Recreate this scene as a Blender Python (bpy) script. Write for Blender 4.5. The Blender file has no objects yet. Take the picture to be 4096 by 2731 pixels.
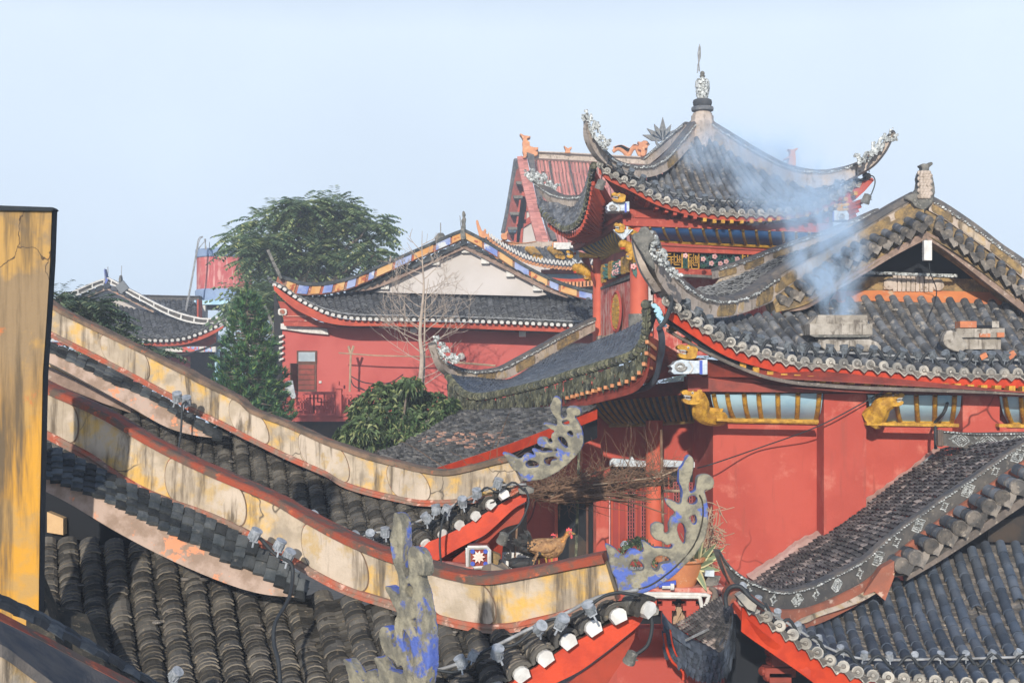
import bpy, bmesh, math, random
import numpy as np
from mathutils import Vector, Matrix
R=random.Random(7)
COL=bpy.context.scene.collection
# ---------------------------------------------------------------- picture geometry -> metres
F=3267.0; CX=1176.0; YH=880.0
ZW={'A':(0,700,1100,2156),'B':(1000,700,2400,2195),'C':(2000,400,3600,2352),'D2':(2400,700,3600,1882),
    'E':(2600,600,4096,2132),'F':(1900,1600,3200,2265),'G':(2596,1600,4096,2080),'H':(0,1200,1300,2265),
    'I':(0,1900,1400,2352),'J':(1200,1800,2800,2352),'K':(2050,150,3650,2352),'L':(2250,850,2850,1711),
    'N':(1700,1350,2900,2352),'O':(2000,2000,2900,1931),'Q':(1300,2000,1800,1073),'R':(1800,500,2500,1689)}
def zc(z,x,y):
    if z=='D': return x,y
    x0,y0,x1,w=ZW[z]; s=(x1-x0)/w
    return (x0+x*s)*2352/4096,(y0+y*s)*2352/4096
def P(z,x,y,d):
    X,Y=zc(z,x,y); return Vector(((X-CX)/F*d,d,(YH-Y)/F*d))
def resample(p,n):
    p=np.asarray(p,float); L=np.r_[0,np.cumsum(np.linalg.norm(np.diff(p,axis=0),axis=1))]
    t=np.linspace(0,L[-1],n); return np.stack([np.interp(t,L,p[:,k]) for k in range(p.shape[1])],1)
def catmull(p,k=8):
    p=np.asarray(p,float); q=np.vstack([2*p[0]-p[1],p,2*p[-1]-p[-2]]); out=[]
    for i in range(1,len(q)-2):
        a,b,c,d=q[i-1],q[i],q[i+1],q[i+2]
        for t in np.linspace(0,1,k,endpoint=False):
            out.append(.5*((2*b)+(c-a)*t+(2*a-5*b+4*c-d)*t*t+(-a+3*b-3*c+d)*t**3))
    out.append(p[-1]); return np.array(out)
def crv(z,pts,n=None,smooth=True,raw=False):
    """pts: (x,y,d) picture points -> n x 3 world points"""
    q=[]
    for p in pts:
        zz=z; 
        if isinstance(p[0],str): zz=p[0]; p=p[1:]
        X,Y=zc(zz,p[0],p[1]); q.append((X,Y,p[2]))
    q=np.array(q)
    if smooth and len(q)>2: q=catmull(q,8)
    w=np.stack([(q[:,0]-CX)/F*q[:,2],q[:,2],(YH-q[:,1])/F*q[:,2]],1)
    if raw: return w
    return resample(w,n or len(w))
def dd(pts,d0,d1=None,x0=None,x1=None):
    """append depth, linear in x"""
    if d1 is None: return [(x,y,d0) for x,y in pts]
    if x0 is None: x0=pts[0][0]; x1=pts[-1][0]
    return [(x,y,d0+(d1-d0)*min(1,max(0,(x-x0)/(x1-x0)))) for x,y in pts]
V=Vector
UP=Vector((0,0,1))
def nrm(v):
    v=np.asarray(v,float); return v/(np.linalg.norm(v,axis=-1,keepdims=True)+1e-12)
# ---------------------------------------------------------------- mesh builder
class MB:
    def __init__(s): s.v=[]; s.f=[]; s.m=[]; s.n=0
    def add(s,vs,fs,m=0):
        n=s.n; vs=np.asarray(vs,float).reshape(-1,3); s.v.append(vs); s.n+=len(vs)
        for f in fs: s.f.append(tuple(i+n for i in f)); s.m.append(m)
    def grid(s,g,m=0,cu=False,cv=False):
        g=np.asarray(g,float); a,b=g.shape[:2]; fs=[]
        for i in range(a if cu else a-1):
            for j in range(b if cv else b-1):
                fs.append((i*b+j,((i+1)%a)*b+j,((i+1)%a)*b+(j+1)%b,i*b+(j+1)%b))
        s.add(g.reshape(-1,3),fs,m)
    def sweep(s,g,m=0,caps=True):
        """g: stations x ring x 3, closed ring"""
        g=np.asarray(g,float); a,b=g.shape[:2]; s.grid(g,m,cv=True)
        if caps:
            s.f.append(tuple(s.n-a*b+j for j in range(b))[::-1]); s.m.append(m)
            s.f.append(tuple(s.n-b+j for j in range(b))); s.m.append(m)
    def tube(s,path,r,k=6,m=0,caps=True):
        p=np.asarray(path,float); n=len(p)
        t=nrm(np.gradient(p,axis=0)); r=np.ones(n)*r if np.isscalar(r) else np.asarray(r,float)
        u=np.cross(t[0],[0,0,1]) 
        if np.linalg.norm(u)<1e-3: u=np.array([1.,0,0])
        u=u/np.linalg.norm(u); G=[]
        for i in range(n):
            u=u-t[i]*np.dot(u,t[i]); u/=np.linalg.norm(u)+1e-12; w=np.cross(t[i],u)
            G.append([p[i]+r[i]*(math.cos(a)*u+math.sin(a)*w) for a in np.arange(k)*2*math.pi/k])
        s.sweep(np.array(G),m,caps)
    def box(s,c,ax,ay,az,m=0):
        """c centre, half-axis vectors"""
        c,ax,ay,az=[np.asarray(q,float) for q in (c,ax,ay,az)]
        vs=[c+i*ax+j*ay+k*az for i in(-1,1) for j in(-1,1) for k in(-1,1)]
        s.add(vs,[(0,1,3,2),(4,6,7,5),(0,4,5,1),(2,3,7,6),(0,2,6,4),(1,5,7,3)],m)
    def aab(s,x0,y0,z0,x1,y1,z1,m=0):
        s.box(((x0+x1)/2,(y0+y1)/2,(z0+z1)/2),(abs(x1-x0)/2,0,0),(0,abs(y1-y0)/2,0),(0,0,abs(z1-z0)/2),m)
    def prism(s,poly,off,m=0):
        """planar polygon (3d pts) extruded by off"""
        p=np.asarray(poly,float); n=len(p); o=np.asarray(off,float)
        s.add(np.vstack([p,p+o]),[tuple(range(n))[::-1],tuple(range(n,2*n))]+[(i,(i+1)%n,n+(i+1)%n,n+i) for i in range(n)],m)
    def lathe(s,c,prof,k=16,m=0,ax=(0,0,1),sx=1.0):
        c=np.asarray(c,float); ax=nrm(ax); u=np.cross(ax,[0,1,0]) 
        if np.linalg.norm(u)<.1: u=np.cross(ax,[1,0,0])
        u=nrm(u); w=np.cross(ax,u)
        G=[[c+ax*z+r*(math.cos(a)*u+math.sin(a)*w) for a in np.arange(k)*2*math.pi/k] for r,z in prof]
        s.sweep(np.array(G),m)
    def ball(s,c,rx,ry=None,rz=None,k=10,m=0,jit=0):
        ry=ry or rx; rz=rz or rx; c=np.asarray(c,float); G=[]
        for i in range(1,k):
            ph=math.pi*i/k
            G.append([c+np.array([rx*math.sin(ph)*math.cos(a),ry*math.sin(ph)*math.sin(a),-rz*math.cos(ph)])*(1+jit*R.uniform(-1,1)) for a in np.arange(k)*2*math.pi/k])
        s.sweep(np.array(G),m)
    def build(s,name,mats,parent=None,smooth=False,loc=None,auto=None,local=False):
        if not s.v: return None
        v=np.vstack(s.v)
        if loc is not None: v=v-np.asarray(loc,float)
        me=bpy.data.meshes.new(name); me.from_pydata(v.tolist(),[],s.f)
        if not isinstance(mats,(list,tuple)): mats=[mats]
        for m in mats: me.materials.append(MT[m] if isinstance(m,str) else m)
        if len(mats)>1: me.polygons.foreach_set('material_index',s.m)
        if smooth: me.polygons.foreach_set('use_smooth',[True]*len(me.polygons))
        me.update()
        if smooth and auto: me.set_sharp_from_angle(angle=math.radians(auto))
        o=bpy.data.objects.new(name,me); COL.objects.link(o)
        if loc is not None: o.location=V(loc)
        if parent is not None:
            o.parent=parent
            if not local and parent.type=='EMPTY': o.matrix_parent_inverse=Matrix.Translation(-parent.location)
            elif not local and parent.location.length>0: o.matrix_parent_inverse=Matrix.Translation(-parent.location)
        return o
def thing(name,label,cat,loc,group=None,rot=None):
    o=bpy.data.objects.new(name,None); COL.objects.link(o); o.location=V(loc); o.empty_display_size=.1
    if rot is not None: o.rotation_euler=rot
    return tag(o,label,cat,group)
def tag(o,label,cat,group=None,kind=None):
    if label: o['label']=label
    if cat: o['category']=cat
    if group: o['group']=group
    if kind: o['kind']=kind
    return o
def copy_tree(o,parent=None):
    c=o.copy(); COL.objects.link(c)
    if parent is not None: c.parent=parent
    for ch in [x for x in bpy.data.objects if x.parent==o]: copy_tree(ch,c)
    return c
# ---------------------------------------------------------------- materials
MT={}
class NT:
    def __init__(s,name):
        s.m=bpy.data.materials.new(name); s.m.use_nodes=True; s.t=s.m.node_tree; s.n=s.t.nodes; s.l=s.t.links
        s.b=s.n['Principled BSDF']; s.b.inputs['Specular IOR Level'].default_value=.3
        s.g=s.n.new('ShaderNodeNewGeometry'); s.pos=s.g.outputs['Position']; MT[name]=s.m
    def noise(s,scale,detail=4,rough=.6,stretch=None,off=0,dist=0):
        n=s.n.new('ShaderNodeTexNoise'); n.inputs['Scale'].default_value=scale; n.inputs['Detail'].default_value=detail
        n.inputs['Roughness'].default_value=rough; n.inputs['Distortion'].default_value=dist
        mp=s.n.new('ShaderNodeMapping'); s.l.new(s.pos,mp.inputs[0]); mp.inputs['Location'].default_value=(off,off*.7,off*1.3)
        if stretch: mp.inputs['Scale'].default_value=stretch
        s.l.new(mp.outputs[0],n.inputs['Vector']); return n.outputs['Fac']
    def ramp(s,x,a,b,lo=0,hi=1):
        n=s.n.new('ShaderNodeMapRange'); n.interpolation_type='SMOOTHSTEP'; s.l.new(x,n.inputs[0])
        for i,v in zip((1,2,3,4),(a,b,lo,hi)): n.inputs[i].default_value=v
        return n.outputs[0]
    def mix(s,f,a,b,mode='MIX'):
        n=s.n.new('ShaderNodeMix'); n.data_type='RGBA'; n.blend_type=mode
        for i,v in ((0,f),(6,a),(7,b)):
            if isinstance(v,(int,float)): n.inputs[i].default_value=v
            elif isinstance(v,tuple): n.inputs[i].default_value=(*v,1)
            else: s.l.new(v,n.inputs[i])
        return n.outputs[2]
    def math(s,op,a,b=0.):
        n=s.n.new('ShaderNodeMath'); n.operation=op
        for i,v in ((0,a),(1,b)):
            if isinstance(v,(int,float)): n.inputs[i].default_value=v
            else: s.l.new(v,n.inputs[i])
        return n.outputs[0]
    def out(s,c,rough=.8,bump=None,bs=.3,bd=.02):
        if isinstance(c,tuple): s.b.inputs['Base Color'].default_value=(*c,1)
        else: s.l.new(c,s.b.inputs['Base Color'])
        s.b.inputs['Roughness'].default_value=rough
        if bump is not None:
            n=s.n.new('ShaderNodeBump'); n.inputs['Strength'].default_value=bs; n.inputs['Distance'].default_value=bd
            s.l.new(bump,n.inputs['Height']); s.l.new(n.outputs[0],s.b.inputs['Normal'])
        return s.m
def mat(name,c1,c2=None,c3=None,sc=3,s3=8,t3=(.58,.68),rough=.8,bump=.3,bscale=30,island=0,streak=None,st=(.55,.7),bd=.02,crack=None):
    """c1/c2 broad blend, c3 sharp patches, streak = colour of vertical run-off"""
    t=NT(name); c=c1
    if c2: c=t.mix(t.ramp(t.noise(sc,5,.6),.38,.62),c1,c2)
    if c3: c=t.mix(t.ramp(t.noise(s3,6,.65,off=5),*t3),c,c3)
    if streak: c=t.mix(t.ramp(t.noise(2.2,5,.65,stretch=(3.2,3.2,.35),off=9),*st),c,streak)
    if crack:
        v=t.n.new('ShaderNodeTexVoronoi'); v.feature='DISTANCE_TO_EDGE'; v.inputs['Scale'].default_value=crack
        nn=t.n.new('ShaderNodeTexNoise'); nn.inputs['Scale'].default_value=crack*2.5; t.l.new(t.pos,nn.inputs['Vector'])
        ad=t.n.new('ShaderNodeVectorMath'); ad.operation='MULTIPLY_ADD'; t.l.new(nn.outputs['Color'],ad.inputs[0]); ad.inputs[1].default_value=(.5/crack*1.2,)*3; t.l.new(t.pos,ad.inputs[2])
        t.l.new(ad.outputs[0],v.inputs['Vector'])
        k=t.math('MULTIPLY',t.ramp(v.outputs['Distance'],.0,.018,1,0),t.ramp(t.noise(crack*.8,2,.5,off=3),.5,.58))
        c=t.mix(k,c,tuple(x*.22 for x in c1))
    if island:
        if isinstance(c,tuple): c=t.mix(0.,c,c)
        f=t.ramp(t.g.outputs['Random Per Island'],0,1,1-island,1+island)
        n=t.n.new('ShaderNodeVectorMath'); n.operation='SCALE'; t.l.new(c,n.inputs[0]); t.l.new(f,n.inputs['Scale']); c=n.outputs[0]
    return t.out(c,rough,t.noise(bscale,6,.7,off=2) if bump else None,bump,bd)
G1=(.16,.13,.095)
mat('stack_tile',(.048,.046,.043),(.088,.080,.068),(.19,.15,.10),sc=4,s3=26,t3=(.58,.7),rough=.95,bump=.5,bscale=90,island=.55,bd=.006)
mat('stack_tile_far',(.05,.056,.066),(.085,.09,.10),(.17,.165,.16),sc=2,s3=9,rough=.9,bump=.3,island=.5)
mat('stack_lit_rim',(.20,.175,.14),(.12,.105,.09),(.26,.21,.15),sc=5,s3=20,t3=(.56,.68),rough=.95,bump=.4,bscale=80,island=.5)  # tile front edges coloured lighter, as if catching the sun
mat('far_lit_rim',(.19,.195,.20),(.13,.135,.145),(.26,.26,.25),sc=2,s3=9,rough=.9,bump=0,island=.4)  # same painted light on the front edges of distant tiles
mat('flat_tile',(.035,.042,.046),(.075,.08,.08),(.17,.16,.14),sc=5,s3=14,t3=(.6,.75),rough=.8,bump=.5,bscale=60,island=.6)
mat('barrel_tile',(.078,.086,.10),(.15,.155,.163),(.30,.27,.23),sc=2.2,s3=7,t3=(.54,.68),rough=.75,bump=.5,bscale=40,island=.4)
mat('barrel_clean',(.050,.066,.092),(.085,.10,.125),(.22,.21,.19),sc=2.5,s3=9,t3=(.66,.76),rough=.6,bump=.4,bscale=40,island=.35)
mat('tile_end',(.38,.35,.30),(.24,.23,.21),(.50,.46,.40),sc=6,s3=12,rough=.9,bump=.6,bscale=45,island=.35)
mat('trough_tile',(.19,.165,.14),(.09,.085,.08),(.34,.29,.23),sc=5,s3=12,rough=.95,bump=.6,bscale=40,island=.4)
mat('mud_deck',(.07,.06,.045),(.035,.035,.03),(.19,.15,.1),sc=6,s3=15,rough=1,bump=.8,bscale=30)
mat('moss_tile',(.10,.10,.06),(.05,.055,.045),(.19,.18,.12),sc=5,s3=14,t3=(.52,.66),rough=1,bump=.6,island=.5)
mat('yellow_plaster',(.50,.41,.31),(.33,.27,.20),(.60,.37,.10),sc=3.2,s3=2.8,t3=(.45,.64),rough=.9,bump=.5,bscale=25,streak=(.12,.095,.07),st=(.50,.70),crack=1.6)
mat('pale_plaster',(.52,.43,.34),(.38,.31,.23),(.46,.33,.17),sc=3,s3=5,t3=(.50,.66),rough=.9,bump=.4,bscale=25,streak=(.13,.10,.07),st=(.50,.68))
t=NT('pillar_plaster'); sp_=t.n.new('ShaderNodeSeparateXYZ'); t.l.new(t.pos,sp_.inputs[0])
hgt=t.math('ADD',sp_.outputs[2],t.math('MULTIPLY',t.math('SUBTRACT',t.noise(1.2,4,.6,stretch=(2,2,.5)),.5),2.2))
c=t.mix(t.ramp(hgt,-.7,.5),(.54,.27,.035),(.26,.18,.10)); c=t.mix(t.ramp(t.noise(2.4,5,.6,off=5),.50,.62),c,(.42,.25,.08)); c=t.mix(t.ramp(t.noise(1.5,5,.65,stretch=(3.5,3.5,.3),off=9),.44,.62),c,(.12,.085,.05)); c=t.mix(t.ramp(t.noise(3.,6,.7,off=15),.66,.74),c,(.46,.15,.05))
v=t.n.new('ShaderNodeTexVoronoi'); v.feature='DISTANCE_TO_EDGE'; v.inputs['Scale'].default_value=1.1; nn=t.n.new('ShaderNodeTexNoise'); nn.inputs['Scale'].default_value=3; nn.inputs['Detail'].default_value=5; t.l.new(t.pos,nn.inputs['Vector'])
ad=t.n.new('ShaderNodeVectorMath'); ad.operation='MULTIPLY_ADD'; t.l.new(nn.outputs['Color'],ad.inputs[0]); ad.inputs[1].default_value=(.45,)*3; t.l.new(t.pos,ad.inputs[2]); t.l.new(ad.outputs[0],v.inputs['Vector'])
c=t.mix(t.math('MULTIPLY',t.ramp(v.outputs['Distance'],0,.008,1,0),t.ramp(hgt,-.3,.3)),c,(.06,.04,.03)); t.out(c,.9,t.noise(20,6,.7,off=2),.35)
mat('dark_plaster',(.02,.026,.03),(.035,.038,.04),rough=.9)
mat('red_coping',(.30,.065,.035),(.12,.085,.065),(.44,.11,.05),sc=7,s3=12,rough=.9,bump=.5,bscale=30)
mat('grey_coping',(.085,.085,.088),(.15,.13,.115),(.22,.12,.08),sc=5,s3=9,t3=(.66,.75),rough=.95,bump=.5)
mat('brown_coping',(.23,.15,.10),(.12,.09,.065),(.36,.12,.06),sc=5,s3=9,t3=(.58,.66),rough=.95,bump=.5)
mat('red_mould',(.40,.10,.055),(.23,.16,.12),(.60,.36,.28),sc=6,s3=10,t3=(.56,.66),rough=.95,bump=.5)
mat('orange_red',(.54,.05,.012),(.42,.035,.01),(.62,.11,.03),sc=5,s3=20,t3=(.66,.8),rough=.45,bump=.15,bscale=60)
mat('dark_red',(.33,.035,.012),(.22,.028,.012),sc=4,rough=.5,bump=.1)
mat('fascia_red',(.46,.075,.035),(.36,.055,.03),sc=3,rough=.7,bump=.1)
mat('barge_wood',(.30,.21,.17),(.20,.14,.11),(.42,.34,.28),sc=5,s3=12,rough=.9,bump=.5,bscale=25)
mat('barge_pink',(.42,.31,.25),(.27,.19,.14),(.62,.26,.14),sc=6,s3=5,t3=(.58,.63),rough=.9,bump=.4)
mat('ornament_stone',(.33,.30,.22),(.17,.16,.13),(.10,.15,.45),sc=9,s3=5,t3=(.55,.62),rough=.95,bump=.9,bscale=35)
mat('blue_edge',(.09,.14,.46),(.17,.18,.27),(.26,.25,.22),sc=5,s3=7,t3=(.5,.58),rough=.95,bump=.8)
mat('grey_stone',(.20,.19,.17),(.11,.11,.10),(.32,.30,.26),sc=7,s3=13,rough=.95,bump=.8)
mat('white_paint',(.66,.65,.62),(.54,.52,.49),(.4,.35,.3),sc=8,s3=12,t3=(.66,.72),rough=.8)
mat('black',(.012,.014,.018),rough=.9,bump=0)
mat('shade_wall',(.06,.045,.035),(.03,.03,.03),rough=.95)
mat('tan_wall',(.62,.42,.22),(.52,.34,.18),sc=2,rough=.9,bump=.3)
mat('lamp_metal',(.34,.36,.39),(.20,.22,.24),sc=20,rough=.5)
mat('lamp_dark',(.16,.18,.2),(.09,.10,.11),sc=20,rough=.5)
mat('cable',(.03,.034,.038),rough=.6,bump=0)
mat('rail_metal',(.33,.34,.35),(.2,.2,.2),sc=9,rough=.5)
mat('wall_red',(.46,.085,.060),(.40,.068,.048),(.52,.15,.11),sc=.8,s3=1.6,t3=(.54,.68),rough=.92,bump=.25,bscale=28,streak=(.34,.07,.05),st=(.54,.74),crack=.45)
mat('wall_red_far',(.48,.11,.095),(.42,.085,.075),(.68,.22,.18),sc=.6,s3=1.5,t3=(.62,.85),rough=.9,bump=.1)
mat('wall_faded',(.50,.10,.08),(.56,.28,.22),(.42,.07,.055),sc=2.5,s3=5,t3=(.5,.6),rough=.9,streak=(.60,.42,.36),st=(.55,.66))
mat('column_red',(.56,.115,.06),(.48,.09,.05),sc=1.5,rough=.6)
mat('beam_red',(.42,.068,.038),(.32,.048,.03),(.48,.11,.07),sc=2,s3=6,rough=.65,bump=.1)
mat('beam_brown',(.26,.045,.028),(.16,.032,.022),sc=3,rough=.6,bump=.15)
mat('gold',(.60,.33,.035),(.36,.18,.02),(.28,.13,.02),sc=9,s3=28,t3=(.58,.68),rough=.45,bump=.7,bscale=28,bd=.03)
mat('chimney_plaster',(.44,.40,.35),(.28,.25,.21),(.13,.11,.09),sc=3,s3=5,t3=(.5,.66),rough=.95,bump=.8,streak=(.12,.10,.08),st=(.52,.66))
mat('dark_gold',(.36,.22,.05),(.25,.16,.05),sc=6,rough=.6)
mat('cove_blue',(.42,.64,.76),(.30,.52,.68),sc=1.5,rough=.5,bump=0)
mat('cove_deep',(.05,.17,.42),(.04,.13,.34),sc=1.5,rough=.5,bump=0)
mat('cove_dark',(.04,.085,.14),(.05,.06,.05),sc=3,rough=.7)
mat('ridge_pale',(.50,.42,.36),(.40,.33,.27),(.20,.16,.12),sc=4,s3=7,t3=(.56,.66),rough=.95,bump=.6,streak=(.09,.075,.055),st=(.56,.72))
mat('carved_panel',(.40,.27,.12),(.20,.15,.09),(.52,.36,.17),sc=6,s3=16,rough=1,bump=1,bscale=18,bd=.06)
mat('mosaic',(.58,.60,.59),(.30,.32,.32),(.10,.10,.09),sc=14,s3=20,t3=(.52,.58),rough=.4,bump=.6,bscale=40,island=.25)
mat('dark_ridge',(.115,.105,.095),(.075,.072,.07),(.2,.18,.15),sc=4,s3=10,rough=.95,bump=.6)
mat('wood_grey',(.17,.14,.12),(.10,.085,.075),(.28,.24,.2),sc=3,s3=14,rough=.9,bump=.4)
mat('petal_dim',(.42,.10,.10),(.34,.08,.08),sc=5,rough=.7)
mat('red_plaster',(.36,.12,.07),(.26,.10,.065),(.52,.36,.28),sc=3,s3=6,t3=(.58,.68),rough=.95,bump=.5)
mat('pink_plaster',(.58,.42,.37),(.48,.33,.28),(.36,.27,.22),sc=3,s3=8,rough=.95,bump=.6)
mat('slate_mix',(.065,.06,.056),(.12,.105,.10),(.32,.26,.225),sc=1.2,s3=2.2,t3=(.53,.62),rough=.9,bump=.5,bscale=40,island=.45)
mat('shingle',(.07,.072,.075),(.13,.125,.12),(.20,.18,.16),sc=3,s3=6,rough=.95,bump=.5,island=.55)
mat('shingle_pink',(.45,.25,.18),(.36,.24,.19),sc=3,rough=.95,bump=.4,island=.3)
mat('bark',(.24,.20,.16),(.15,.12,.10),sc=6,rough=.95,bump=.5)
mat('dry_twig',(.20,.12,.075),(.12,.07,.045),(.34,.26,.19),sc=4,s3=5,rough=.95,bump=.2)
mat('clay',(.56,.22,.09),(.48,.18,.08),(.60,.40,.28),sc=4,s3=8,rough=.8)
def leafmat(name,c1,c2,c3,trans=.25,isl=.45):
    t=NT(name); c=t.mix(t.ramp(t.noise(1.2,3,.6),.38,.62),c1,c2); c=t.mix(t.ramp(t.g.outputs['Random Per Island'],.75,.95),c,c3)
    f=t.ramp(t.g.outputs['Random Per Island'],0,1,1-isl,1+isl); n=t.n.new('ShaderNodeVectorMath'); n.operation='SCALE'; t.l.new(c,n.inputs[0]); t.l.new(f,n.inputs['Scale']); c=n.outputs[0]
    t.out(c,.55); tr=t.n.new('ShaderNodeBsdfTranslucent'); t.l.new(c,tr.inputs[0]); mx=t.n.new('ShaderNodeMixShader'); mx.inputs[0].default_value=trans
    t.l.new(t.b.outputs[0],mx.inputs[1]); t.l.new(tr.outputs[0],mx.inputs[2]); t.l.new(mx.outputs[0],t.n['Material Output'].inputs['Surface']); return t.m
leafmat('leaf_broad',(.19,.30,.18),(.29,.38,.17),(.46,.48,.22),.45)
leafmat('leaf_pine',(.045,.135,.07),(.07,.17,.06),(.19,.28,.07),.25)
leafmat('leaf_loquat',(.055,.10,.04),(.085,.13,.05),(.17,.19,.08),.15,.6)
leafmat('leaf_shrub',(.10,.16,.10),(.14,.19,.10),(.22,.25,.13),.3)
leafmat('leaf_agave',(.16,.22,.14),(.22,.28,.17),(.5,.5,.28),.1)
mat('lotus_pink',(.80,.50,.42),(.78,.62,.56),sc=9,rough=.6)
mat('leaf_edge',(.62,.58,.34),(.55,.52,.3),sc=5,rough=.5)
mat('bark_pale',(.46,.38,.31),(.34,.28,.23),sc=5,rough=.9)
# ---------------------------------------------------------------- roof building blocks
class Band:
    """a ridge-like wall: top and bottom curves; S(u,v,w) u in metres along, v 0 bottom..1 top, w metres toward the viewer side"""
    def __init__(s,top,bot,n=90,side=-1):
        s.T=resample(top,n); s.B=resample(bot,n); s.n=n
        s.mid=(s.T+s.B)/2; s.len=np.r_[0,np.cumsum(np.linalg.norm(np.diff(s.mid,axis=0),axis=1))]; s.L=s.len[-1]
        t=nrm(np.gradient(s.mid,axis=0)); h=nrm(s.T-s.B); nn=nrm(np.cross(t,h))
        nn*=np.where(nn[:,1:2]>0,-1,1); k=np.ones(9)/9
        nn=np.stack([np.convolve(np.pad(nn[:,i],4,'edge'),k,'valid') for i in range(3)],1)
        nn=nrm(nn)*.45+nn.mean(0)*.5+np.array([0,-.7,0]); s.N=nrm(nn); s.H=np.linalg.norm(s.T-s.B,axis=1)
    def S(s,u,v,w):
        f=lambda a:np.array([np.interp(u,s.len,a[:,k]) for k in range(3)])
        T,B=f(s.T),f(s.B); N=f(s.N); return B+(T-B)*v+N*w
    def prof(s,mb,prof,m=0,u0=None,u1=None,caps=True,step=1):
        """prof list of (v, extra metres along height, w)"""
        hh=nrm(s.T-s.B); idx=[i for i in range(0,s.n,step) if (u0 is None or s.len[i]>=u0) and (u1 is None or s.len[i]<=u1)]
        G=[[s.B[i]+(s.T[i]-s.B[i])*v+hh[i]*e+s.N[i]*w for v,e,w in prof] for i in idx]
        if len(G)>1: mb.sweep(np.array(G),m,caps)
    def panel(s,mb,u0,u1,v0=.08,v1=.92,w=.012,m=0,ends='out',n=14):
        """cartouche with rounded ends between u0,u1"""
        H=np.interp((u0+u1)/2,s.len,s.H)*(v1-v0); r=H*.30; us=np.r_[u0,u0+r*(1-np.cos(np.linspace(0,math.pi/2,7)[1:])),np.linspace(u0+r,u1-r,n)[1:-1] if u1-r>u0+r else [],u1-r*(1-np.cos(np.linspace(math.pi/2,0,7)))[:]]
        us=sorted(set(np.round(us,5))); G=[]
        for u in us:
            if ends=='square': e=1
            else:
                x=min(u-u0,u1-u); e=1 if x>=r else math.sqrt(max(0.0,1-((r-x)/r)**2))
            e=max(e,.02); vm=(v0+v1)/2; hv=(v1-v0)/2*e
            G.append([s.S(u,vm-hv,0),s.S(u,vm-hv,w),s.S(u,vm+hv,w),s.S(u,vm+hv,0)])
        mb.sweep(np.array(G),m)
def paths(U,E,n,sag=.0,ns=14,up=(0,0,1),jit=0.0,raw=False):
    U=np.asarray(U); E=np.asarray(E)
    if not raw:
        def rs(p,n):
            t=np.linspace(0,1,len(p)); q=np.linspace(0,1,n); return np.stack([np.interp(q,t,p[:,k]) for k in range(3)],1)
        U=rs(U,n); E=rs(E,n)
    up=np.asarray(up,float); t=np.linspace(0,1,ns)[:,None]; out=[]
    for i in range(len(U)):
        L=np.linalg.norm(E[i]-U[i]); j=R.uniform(-jit,jit)
        c=U[i]+(E[i]-U[i])*t-up*sag*L*4*t*(1-t)
        out.append(c)
    return out
def frames(path,side):
    T=nrm(np.gradient(path,axis=0)); N=nrm(np.cross(side,T)); N*=np.where(N[:,2:3]<0,-1,1)
    S=nrm(np.cross(T,N)); return T,N,S
def matched(z,pairs,ncol):
    """pairs of (ux,uy,ud, ex,ey,ed) -> dense U,E arrays with ncol columns equally spaced along E"""
    q=[]
    for p in pairs:
        zu=ze=z
        a=P(z,p[0],p[1],p[2]); b=P(z,p[3],p[4],p[5]); q.append([*a,*b])
    q=catmull(np.array(q),10); L=np.r_[0,np.cumsum(np.linalg.norm(np.diff(q[:,3:],axis=0),axis=1))]
    t=np.linspace(0,L[-1],ncol); r=np.stack([np.interp(t,L,q[:,k]) for k in range(6)],1)
    return r[:,:3],r[:,3:]
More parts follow.
